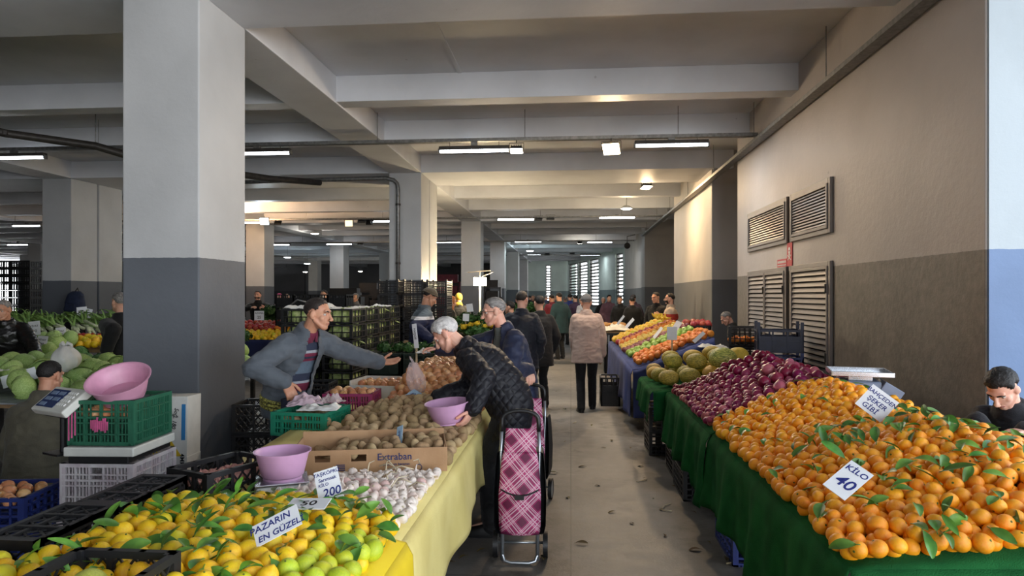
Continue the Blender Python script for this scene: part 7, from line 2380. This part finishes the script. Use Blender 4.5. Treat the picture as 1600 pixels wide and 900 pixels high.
# white knotted bag on the cabbages
kb = at(102, 590, 6.4)
e = thing('shopping_bag', 'white knotted plastic bag on the cabbages', 'bag', (kb.x, kb.y, 0.98))
mb = MB()
def kf(u, v):
    a = 2 * PI * u; t = v
    r = 0.13 * math.sin(PI * min(0.98, 0.12 + t * 0.82)) ** 0.75 * (1 + 0.07 * math.sin(a * 7 + t * 5) + 0.05 * math.sin(a * 3))
    return (r * math.cos(a), r * math.sin(a), 0.26 * t)
mb.grid(kf, 32, 14); mb.build('film', M_WHITEP, e, True)
for s_ in (-1, 1):
    MB().tube([(0, 0, 0.25), (s_ * 0.03, 0, 0.29), (s_ * 0.06, 0.01, 0.27), (s_ * 0.07, 0.01, 0.24)], [0.012, 0.02, 0.014, 0.006], 8).build('knot_ear', M_WHITEP, e, True)
# backpack on the column
bk = at(120, 465, 13.55)
e = thing('backpack', 'dark blue backpack hanging on the far left double column', 'bag', (bk.x, 13.5, 1.35))
M_BAG = mat('dark blue bag cloth', G(38, 48, 74), rough=0.8)
mb = MB(); mb.loft([((0, 0, 0.0), (0.17, 0, 0), (0, 0.10, 0)), ((0, 0, 0.04), (0.2, 0, 0), (0, 0.13, 0)), ((0, 0, 0.25), (0.19, 0, 0), (0, 0.13, 0)), ((0, 0.02, 0.42), (0.15, 0, 0), (0, 0.10, 0)), ((0, 0.04, 0.48), (0.08, 0, 0), (0, 0.05, 0))], 20, power=3)
mb.build('pack', M_BAG, e, True)
mb = MB(); mb.loft([((0, -0.13, 0.03), (0.13, 0, 0), (0, 0.04, 0)), ((0, -0.14, 0.1), (0.14, 0, 0), (0, 0.05, 0)), ((0, -0.13, 0.22), (0.12, 0, 0), (0, 0.03, 0))], 16, power=3); mb.build('front_pocket', M_BAG, e, True)
MB().tube([(-0.04, 0.05, 0.47), (0, 0.08, 0.55), (0.04, 0.05, 0.47)], 0.012, 8).build('handle_loop', M_BLACKP, e, True)
# ================================================================== crate towers
P_GREENS = mat('leafy greens', G(206, 214, 152), rough=0.55, col2=G(140, 162, 88), scale=22, bump=0.6, bscale=40, rnd=0.15)


def m_greens(seed, sx=0.5, sy=0.32, sz=0.16):
    mb = MB()
    mb.loft([((0, 0, 0.02), (sx / 2, 0, 0), (0, sy / 2, 0)), ((0, 0, sz * 0.5), (sx / 2, 0, 0), (0, sy / 2, 0)), ((0, 0, sz), (sx / 2.2, 0, 0), (0, sy / 2.3, 0))], 28, power=4)
    vs = []
    for v in mb.v:
        v = Vector(v); k = 0.03 * mnoise.noise(v * 12 + Vector((seed * 3.0, 0, 0)))
        vs.append((v.x * (1 + k * 2), v.y * (1 + k * 2), v.z + k))
    mb.v = vs
    rg = random.Random(seed)
    for i in range(26):
        x, y = rg.uniform(-sx / 2.2, sx / 2.2), rg.uniform(-sy / 2.2, sy / 2.2); a = rg.uniform(0, 6.28); L = rg.uniform(.06, .13)
        def fn(u, v, x=x, y=y, a=a, L=L):
            w = 0.06 * math.sin(PI * (0.1 + 0.85 * v)); px = (u - .5) * w; py = v * L
            return (x + px * math.cos(a) - py * math.sin(a), y + px * math.sin(a) + py * math.cos(a), sz - 0.02 + v * 0.04 * math.cos(i) + abs(u - .5) * .03)
        mb.grid(fn, 2, 4)
    return mb.mesh('leafy_greens', [P_GREENS], True)


MGRE = [m_greens(i) for i in range(4)]
RH = 0.198
ordn = ['on the floor', 'second up', 'third up', 'fourth up', 'fifth up', 'sixth up', 'seventh up', 'topmost']
coln = ['nearest column', 'second column', 'third column', 'farthest column']
for c in range(4):
    for r in range(8):
        crate('black crate in the wall of greens crates, %s, %s' % (coln[c], ordn[r]), (-2.93, 8.6 + c * 0.6, RH * r), D(90), 0.58, 0.39, 0.19, 'open', C_BLACK, 0.0, 'wall of vegetable crates', one=True)
        g = add_obj('leafy_greens', MGRE[(c + r) % 4], None, (-2.93, 8.6 + c * 0.6, RH * r + 0.012), (0, 0, D(90)), 1.0)
        tag(g, 'pale leafy greens in the crate wall, %s, %s' % (coln[c], ordn[r]), 'vegetables', 'greens in the crate wall')
    if c in (0, 1, 3):
        crumple('plastic_sheet', 'white plastic sheet over the crate wall, %s' % coln[c], 'plastic sheet', (-2.93, 8.6 + c * 0.6, RH * 8 - 0.02), 0.34, 0.46, M_WHITEP, 0.035, c + 20)
for k, (x, y, n) in enumerate(((-3.40, 8.45, 8), (-3.42, 9.1, 8))):
    for r in range(n):
        crate('black crate in the inner stack left of the crate wall, %s stack, %s' % (('front', 'rear')[k], ordn[r]), (x, y, RH * r), D(90), 0.58, 0.39, 0.19, 'open', C_BLACK, 0, one=True)
        if r > 2:
            g = add_obj('leafy_greens', MGRE[(k + r) % 4], None, (x, y, RH * r + 0.012), (0, 0, D(90)), 1.0)
            tag(g, 'leafy greens in the inner stack, %s stack, %s' % (('front', 'rear')[k], ordn[r]), 'vegetables', 'greens in the inner stack')
    crumple('plastic_sheet', 'white plastic sheet on the inner crate stack, %s' % ('front', 'rear')[k], 'plastic sheet', (x, y, RH * n - 0.01), 0.36, 0.54, M_WHITEP, 0.05, k + 30)
nth = ['first', 'second', 'third', 'fourth', 'fifth', 'sixth', 'seventh', 'eighth', 'ninth', 'tenth', 'eleventh', 'twelfth', 'thirteenth', 'fourteenth']
for k, x in enumerate((-3.4, -2.95, -2.52)):
    for r in range(8):
        crate('black crate before the double column, %s stack, %s from floor' % (('left', 'middle', 'right')[k], nth[r]), (x, 12.7 + 0.1 * k, 0.252 * r), D(90), 0.58, 0.39, 0.25, 'slots', C_BLACK, 0.03, one=True)
# dark stacks behind the vendor's head
for k, (px, w) in enumerate(((452, 1), (478, 1), (505, 1), (530, 1))):
    pz = at(px, 460, 14.2)
    for r in range(7):
        crate('dark crate behind the vendor, %s stack from left, %s from floor' % (nth[k], nth[r]), (pz.x, 14.2 + 0.1 * (k % 2), 0.252 * r), 0, 0.40, 0.5, 0.25, 'solid', C_BLACK, 0.0, one=True)
pz = at(447, 470, 12.3)
hp = thing('cart_handle', 'bent steel trolley handle rising behind the vendor', 'trolley', (pz.x, 12.3, 0))
MB().tube([(0, 0, 0.02), (0, 0, 1.3), (0.08, 0, 1.55), (0.22, 0, 1.66), (0.38, 0, 1.62)], 0.018, 10).build('handle_tube', M_STEEL, hp, True)
MB().box((0.2, 0.2, 0.05), (0.5, 0.6, 0.04)).build('deck', M_DARKSTEEL, hp)
for x in (0.0, 0.4):
    MB().tube([(x, 0.2, 0.05), (x + 0.04, 0.2, 0.05)], 0.05, 12).build('wheel', M_BLACKP, hp)
# left tower of black crates against the daylight
for k, px in enumerate((12, 40)):
    pz = at(px, 460, 16.0)
    for r in range(14):
        crate('black crate in the far left tower, %s column, %s from floor' % (('left', 'right')[k], nth[r]), (pz.x, 16.0, 0.187 * r), 0, 0.56, 0.39, 0.18, 'slots', C_BLACK, 0.0, one=True)
for k in range(5):
    pz = at(10 + k * 22, 480, 12.4)
    for r in range(3):
        crate('dark crate behind the leeks, %s stack from left, %s from floor' % (nth[k], nth[r]), (pz.x, 12.5, 0.455 * r), 0, 0.5, 0.39, 0.45, 'solid', C_BLACK, 0.0, one=True)

# ================================================================== middle background stalls
table('table of the far lemon stall beside the near pillar', -7.4, -4.6, 13.1, 14.6)
H_b = lambda x, y: 0.80 + 0.28 * ramp(13.1, 14.4, y)
tag(MB().grid(lambda u, v: (-7.5 + 3.0 * u, 13.05 - 0.03 * v - 0.015 * math.sin(u * 40), 0.86 - 0.5 * v), 60, 8).build('tablecloth', M_NAVYC, None, True, solid=0.004), 'navy cloth hanging below the far lemons by the near pillar', 'tablecloth')
tag(MB().grid(lambda u, v: (-7.5 + 3.0 * u, 13.05 + 1.55 * v, H_b(0, 13.05 + 1.55 * v) - 0.012), 8, 8).build('display_board', M_NAVYC, None, True, solid=0.01), 'sloping navy display board under the far lemons', 'board')
for i, (xa, xb, nm, mm, lb, r) in enumerate(((-7.0, -5.5, 'lemon', P_LEMON, 'yellow lemon heaped above the far navy cloth', .05),)):
    Q, R = pack(lambda x, y: H_b(x, y) + r * .8, lambda x, y: True, (xa, xb, 13.12, 13.75), r, seed=50 + i, zr=.6, iters=20)
    scatter(nm, lb, 'fruit', lb.replace(' behind', 's behind').replace('lemon heaped', 'lemons heaped'), Q, R, [m_lemon(mm, 12, 8) if nm == 'lemon' else m_round(nm, mm, 12, 8)], 300)
for i, (xa, xb, nm, mm, lb, r) in enumerate(((-7.3, -6.3, 'tomato', P_TOMATO, 'red tomato behind the far lemons', .06), (-6.25, -5.5, 'orange', P_ORANGE, 'orange behind the far lemons by the price card', .06))):
    Q, R = pack(lambda x, y: H_b(x, y) + r * .9, lambda x, y: True, (xa, xb, 13.82, 14.5), r, seed=60 + i, zr=.6, iters=20)
    scatter(nm, lb, 'produce', lb.replace(' behind', 's behind').replace('lemon heaped', 'lemons heaped'), Q, R, [m_round(nm, mm, 12, 8, .9)], 300)
card('white price card standing in the far tomatoes', at(405, 493, 14.0), 0.2, 0.2, [('ADANA', .05, (0, .05), 0, 0), ('25', .08, (0, -.04), 0, 0)], (0.2, -1, 0), ink=M_INKB)
# parsley and cabbages at the pillar edge
table('table with parsley and cabbages just right of the near pillar', -5.75, -4.3, 9.0, 10.9, 0.70)


def m_bunch(seed, m=None, s=1.0, n=60):
    rg = random.Random(seed); mb = MB()
    for i in range(n):
        d = Vector((rg.gauss(0, 1), rg.gauss(0, 1), abs(rg.gauss(0, .8)))).normalized(); c = d * rg.uniform(.06, .15)
        a = rg.uniform(0, 6.28); L = rg.uniform(.05, .08) * s
        R_ = d.to_track_quat('Z', 'Y').to_matrix() @ Matrix.Rotation(a, 3, 'Z')
        def fn(u, v, c=c, R_=R_, L=L):
            w = L * .9 * math.sin(PI * (0.08 + 0.88 * v))
            return c + R_ @ Vector(((u - .5) * w, (v - .5) * L, 0.012 * math.sin(v * 6) + abs(u - .5) * .02))
        mb.grid(fn, 2, 3)
    mb.ell((0, 0, 0.03), (0.09, 0.09, 0.08), None, 10, 6)
    return mb.mesh('herb_bunch', [m or P_PARS], True)


MBUN = [m_bunch(i) for i in range(4)]
rg = random.Random(77)
for k in range(14):
    x, y = -5.5 + rg.uniform(-.15, .15), 10.3 + rg.uniform(-.4, .45)
    o = add_obj('parsley_bunch', MBUN[k % 4], None, (x, y, 0.78 + 0.32 * ramp(9.9, 10.8, y)), (rg.uniform(-.4, .4), rg.uniform(-.4, .4), rg.uniform(0, 6)), 1.1)
    tag(o, 'dark green parsley bunch at the edge of the near pillar', 'herbs', 'parsley bunches by the near pillar')
for k, (x, y) in enumerate(((-4.9, 9.15), (-4.6, 9.2), (-4.75, 9.4), (-4.5, 9.45), (-5.1, 9.4))):
    o = add_obj('cabbage', MCAB[k % 3], None, (x, y, 0.79 + (0.16 if k == 2 else 0)), (rg.uniform(-.5, .5), rg.uniform(-.5, .5), k), 0.125)
    tag(o, 'bright green cabbage at the right edge of the near pillar', 'cabbage', 'cabbages right of the near pillar')
# more herbs in front of the bearded vendor
for k in range(16):
    pz = at(425 + rg.uniform(-10, 18), 485, 16.5 + rg.uniform(-.5, .5))
    o = add_obj('herb_bunch', MBUN[k % 4], None, (pz.x, pz.y, 1.02 + rg.uniform(0, .32)), (0, 0, k), 1.3)
    tag(o, 'dark herb bunch piled beside the bearded vendor', 'herbs', 'herb bunches by the bearded vendor')
table('table of the herb stall beside the bearded vendor', -8.1, -6.9, 15.9, 17.2, 0.95)
# herbs and flowers right of the double column
table('table of the greens stall behind the white-haired shopper', -3.1, -1.2, 12.4, 13.6, 0.9)
P_FLOW = mat('yellow flower', G(226, 190, 40), rough=.6)
for k in range(34):
    x, y = rg.uniform(-2.95, -1.35), rg.uniform(12.5, 13.4)
    o = add_obj('herb_bunch', MBUN[k % 4], None, (x, y, 1.0 + 0.25 * ramp(12.5, 13.4, y) + rg.uniform(0, .06)), (rg.uniform(-.3, .3), rg.uniform(-.3, .3), k), 1.05)
    tag(o, 'green herb bunch on the greens stall behind the shoppers', 'herbs', 'herb bunches on the greens stall')
MLF = m_bunch(9, P_FLOW, 0.8, 30)
for k in range(6):
    o = add_obj('flower_bunch', MLF, None, (-2.0 + 0.13 * k, 12.55 + 0.05 * (k % 2), 1.13 + .03 * (k % 3)), (0, 0, k), .7)
    tag(o, 'yellow flower bunch on the greens stall', 'flowers', 'yellow flowers on the greens stall')
card('small white card above the greens stall, upper one', at(734, 481, 13.5), 0.13, 0.16, None, (0.1, -1, 0), roll=8, stake=.2)
card('small white card above the greens stall, lower one', at(728, 496, 12.9), 0.12, 0.14, None, (0.1, -1, 0), roll=-4, stake=.2)
# dark crates below the striped jacket man
for k in range(4):
    for r in range(4):
        crate('dark green crate by the onion heap, %s stack from left, %s from floor' % (nth[k], nth[r]), (-2.25 + k * 0.42, 8.3, 0.262 * r), 0, 0.40, 0.56, 0.26, 'solid', mat('blackish green crate plastic', G(28, 44, 38), rough=.5), 0, one=True)
for k in range(10):
    o = add_obj('herb_bunch', MBUN[k % 4], None, (-2.3 + 0.15 * k, 8.25 + .1 * (k % 2), 1.07), (0, 0, k), .7)
    tag(o, 'dark green herb bunch on the crates beside the onion heap', 'herbs', 'herb bunches on the dark crates')
# far aisle stalls
table('far table with greens in the middle of the hall', -2.98, -0.9, 22.0, 24.0, 0.95)
for k in range(14):
    x, y = rg.uniform(-2.8, -1.0), rg.uniform(22.1, 23.8)
    o = add_obj('herb_bunch', MBUN[k % 4], None, (x, y, 1.05 + rg.uniform(0, .25)), (0, 0, k), 1.6)
    tag(o, 'green vegetable bunch on the far middle table', 'herbs', 'bunches on the far middle table')
table('far table with bread and wrapped goods before the shutters', 0.7, 1.42, 15.8, 19.0, 0.9)
P_BREAD = mat('bread crust', G(206, 160, 96), rough=.7, col2=G(170, 118, 64), scale=8)
for k in range(12):
    x, y = rg.uniform(.8, 1.35), rg.uniform(17.2, 18.8)
    o = add_obj('bread_loaf', m_round('bread_loaf', P_BREAD, 10, 7, .6) if k == 0 else bpy.data.meshes['bread_loaf'], None, (x, y, .965), (0, 0, k), (.16, .1, .1))
    tag(o, 'light brown loaf on the far wrapped goods table', 'bread', 'loaves on the far table')
crumple('plastic_sheet', 'white plastic cover over the near end of the far goods table', 'plastic sheet', (1.05, 16.3, 0.91), .66, 0.8, M_WHITEP, 0.12, 41)
crumple('plastic_sheet', 'second white plastic cover on the far goods table, nearer the wall', 'plastic sheet', (1.15, 16.95, 0.91), .5, 0.4, M_WHITEP, 0.12, 42)
crate('black crate under the white plastic cover at the far goods table', (1.05, 15.45, 0.0), 0, .6, .4, .88, 'solid', C_BLACK, 0, one=True)
# shelf boxes deep in the hall
for k, (px, py, Y, w, h, cl) in enumerate(((578, 445, 24, .8, 1.9, C_BLACK), (588, 447, 23.5, .5, 1.7, C_BLACK), (540, 462, 20, 1.0, 1.7, C_BLACK), (700, 440, 33, 1.2, 2.4, mat('wine red tarp', G(92, 34, 46), rough=.8)), (770, 452, 30, .7, 2.1, C_BLACK))):
    c = at(px, py, Y)
    e = thing('goods_rack', ('dark rack of goods left of the double column', 'second dark rack of goods beside the first', 'dark rack behind the masked vendor', 'wine red covered rack between two far columns', 'dark stand beside the far aisle column')[k], 'rack', (c.x, Y, 0))
    for s_ in (-1, 1):
        MB().span((s_ * w / 2 - .03, -.2, 0), (s_ * w / 2 + .03, .2, h)).build('upright', cl, e)
    for q in range(5):
        MB().span((-w / 2, -.2, .1 + q * (h - .15) / 4), (w / 2, .2, .14 + q * (h - .15) / 4)).build('shelf', cl, e)
        MB().span((-w / 2 + .06, -.17, .15 + q * (h - .15) / 4), (w / 2 - .1, .17, .15 + q * (h - .15) / 4 + h * .15)).build('goods', cl, e)

# ================================================================== litter on the floor
P_LIT = mat('dry leaf scrap', G(104, 88, 52), rough=.8, rnd=.3, huevar=.03)
rg = random.Random(123)
LM = [m_leaf(90 + i, .09, .04) for i in range(4)]
for me in LM: me.materials[0] = P_LIT
for (px, py) in ((1160, 752), (1035, 796), (1010, 748), (870, 612), (905, 600), (925, 664), (1060, 690), (1065, 772), (1075, 720), (985, 700), (890, 780), (930, 760), (850, 870), (1135, 878), (1040, 650), (1000, 660), (955, 690), (885, 690), (730, 870), (1020, 780), (1080, 800), (1005, 730), (1090, 742), (880, 640), (860, 700), (1110, 850), (970, 640), (1150, 820), (940, 700), (915, 730), (990, 820), (1040, 840), (960, 800), (900, 850), (1070, 740), (1050, 760), (1110, 800), (1010, 690), (1025, 715), (870, 740), (925, 620), (1000, 640), (760, 860), (710, 880), (1095, 860)):
    p = atz(px, py, 0.0)
    o = add_obj('leaf_scrap', LM[rg.randrange(4)], None, (p.x, p.y, 0.006), (rg.uniform(-.15, .15), rg.uniform(-.15, .15), rg.uniform(0, 6.3)), rg.uniform(.4, 1.1))
    tag(o, 'dry leaf scrap lying on the aisle floor', 'litter', 'leaf scraps on the aisle floor')
for (px, py, L) in ((1035, 796, .18), (1135, 882, .16), (1010, 750, .14), (900, 660, .1), (1050, 800, .1)):
    p = atz(px, py, 0.0)
    o = MB().tube([(0, 0, 0), (L * .4, .01, .004), (L, -.012, 0)], [.006, .005, .003], 6).build('twig', P_STEM, None, True)
    o.location = (p.x, p.y, .007); o.rotation_euler = (0, 0, rg.uniform(0, 6))
    tag(o, 'pale stalk scrap lying on the aisle floor', 'litter', 'stalk scraps on the aisle floor')
gr = atz(885, 567, 0.0)
e = thing('floor_grate', 'dark drain grate in the aisle floor beyond the shoppers', 'grate', (gr.x, gr.y, 0.0))
MB().span((-.35, -.35, 0.001), (.35, .35, .004)).build('frame', M_DARKSTEEL, e)
for k in range(9):
    MB().span((-.32, -.32 + k * .078, .004), (.32, -.29 + k * .078, .010)).build('bar', M_STEEL, e)
# ================================================================== daylight and camera
w = bpy.data.worlds.new('World'); SC.world = w; w.use_nodes = True
wn = w.node_tree; bg = wn.nodes['Background']
sk = wn.nodes.new('ShaderNodeTexCoord'); sep = wn.nodes.new('ShaderNodeSeparateXYZ'); rp = wn.nodes.new('ShaderNodeValToRGB')
wn.links.new(sk.outputs['Generated'], sep.inputs[0]); wn.links.new(sep.outputs[2], rp.inputs['Fac'])
e0 = rp.color_ramp.elements
e0[0].position = 0.0; e0[0].color = (1.75, 1.78, 1.82, 1); e0[1].position = 0.25; e0[1].color = (0.74, 0.86, 1.0, 1)
wn.links.new(rp.outputs[0], bg.inputs['Color'])
bg.inputs['Strength'].default_value = 3.9


def portal(loc, rot, sx, sy):
    l = bpy.data.lights.new('window_portal', 'AREA'); l.shape = 'RECTANGLE'; l.size = sx; l.size_y = sy
    l.cycles.is_portal = True
    o = bpy.data.objects.new('window_portal', l); COL.objects.link(o); o.location = loc; o.rotation_euler = rot


portal((6.6, -1.6, 2.2), (0, D(90), 0), 4.6, 13.0)
portal((3.7, -8.1, 2.2), (D(90), 0, 0), 6.2, 4.6)

cam = bpy.data.cameras.new('camera')
cam.sensor_width = 36.0; cam.sensor_fit = 'HORIZONTAL'
cam.lens = F / 1600.0 * 36.0
cam.shift_y = (HZ - 450.0) / 1600.0
cam.clip_end = 200
co = bpy.data.objects.new('camera', cam); COL.objects.link(co)
co.location = (0, 0, CAMH)
co.rotation_euler = (D(90), 0, A)
SC.camera = co
SC.view_settings.view_transform = 'Standard'
SC.view_settings.look = 'None'
SC.view_settings.gamma = 1.0
SC.view_settings.exposure = 0.32
SC.view_settings.use_curve_mapping = False
cy = SC.cycles
cy.use_denoising = True
cy.max_bounces = 8; cy.diffuse_bounces = 5; cy.glossy_bounces = 3; cy.transparent_max_bounces = 8
cy.sample_clamp_indirect = 6.0
cy.caustics_reflective = False; cy.caustics_refractive = False
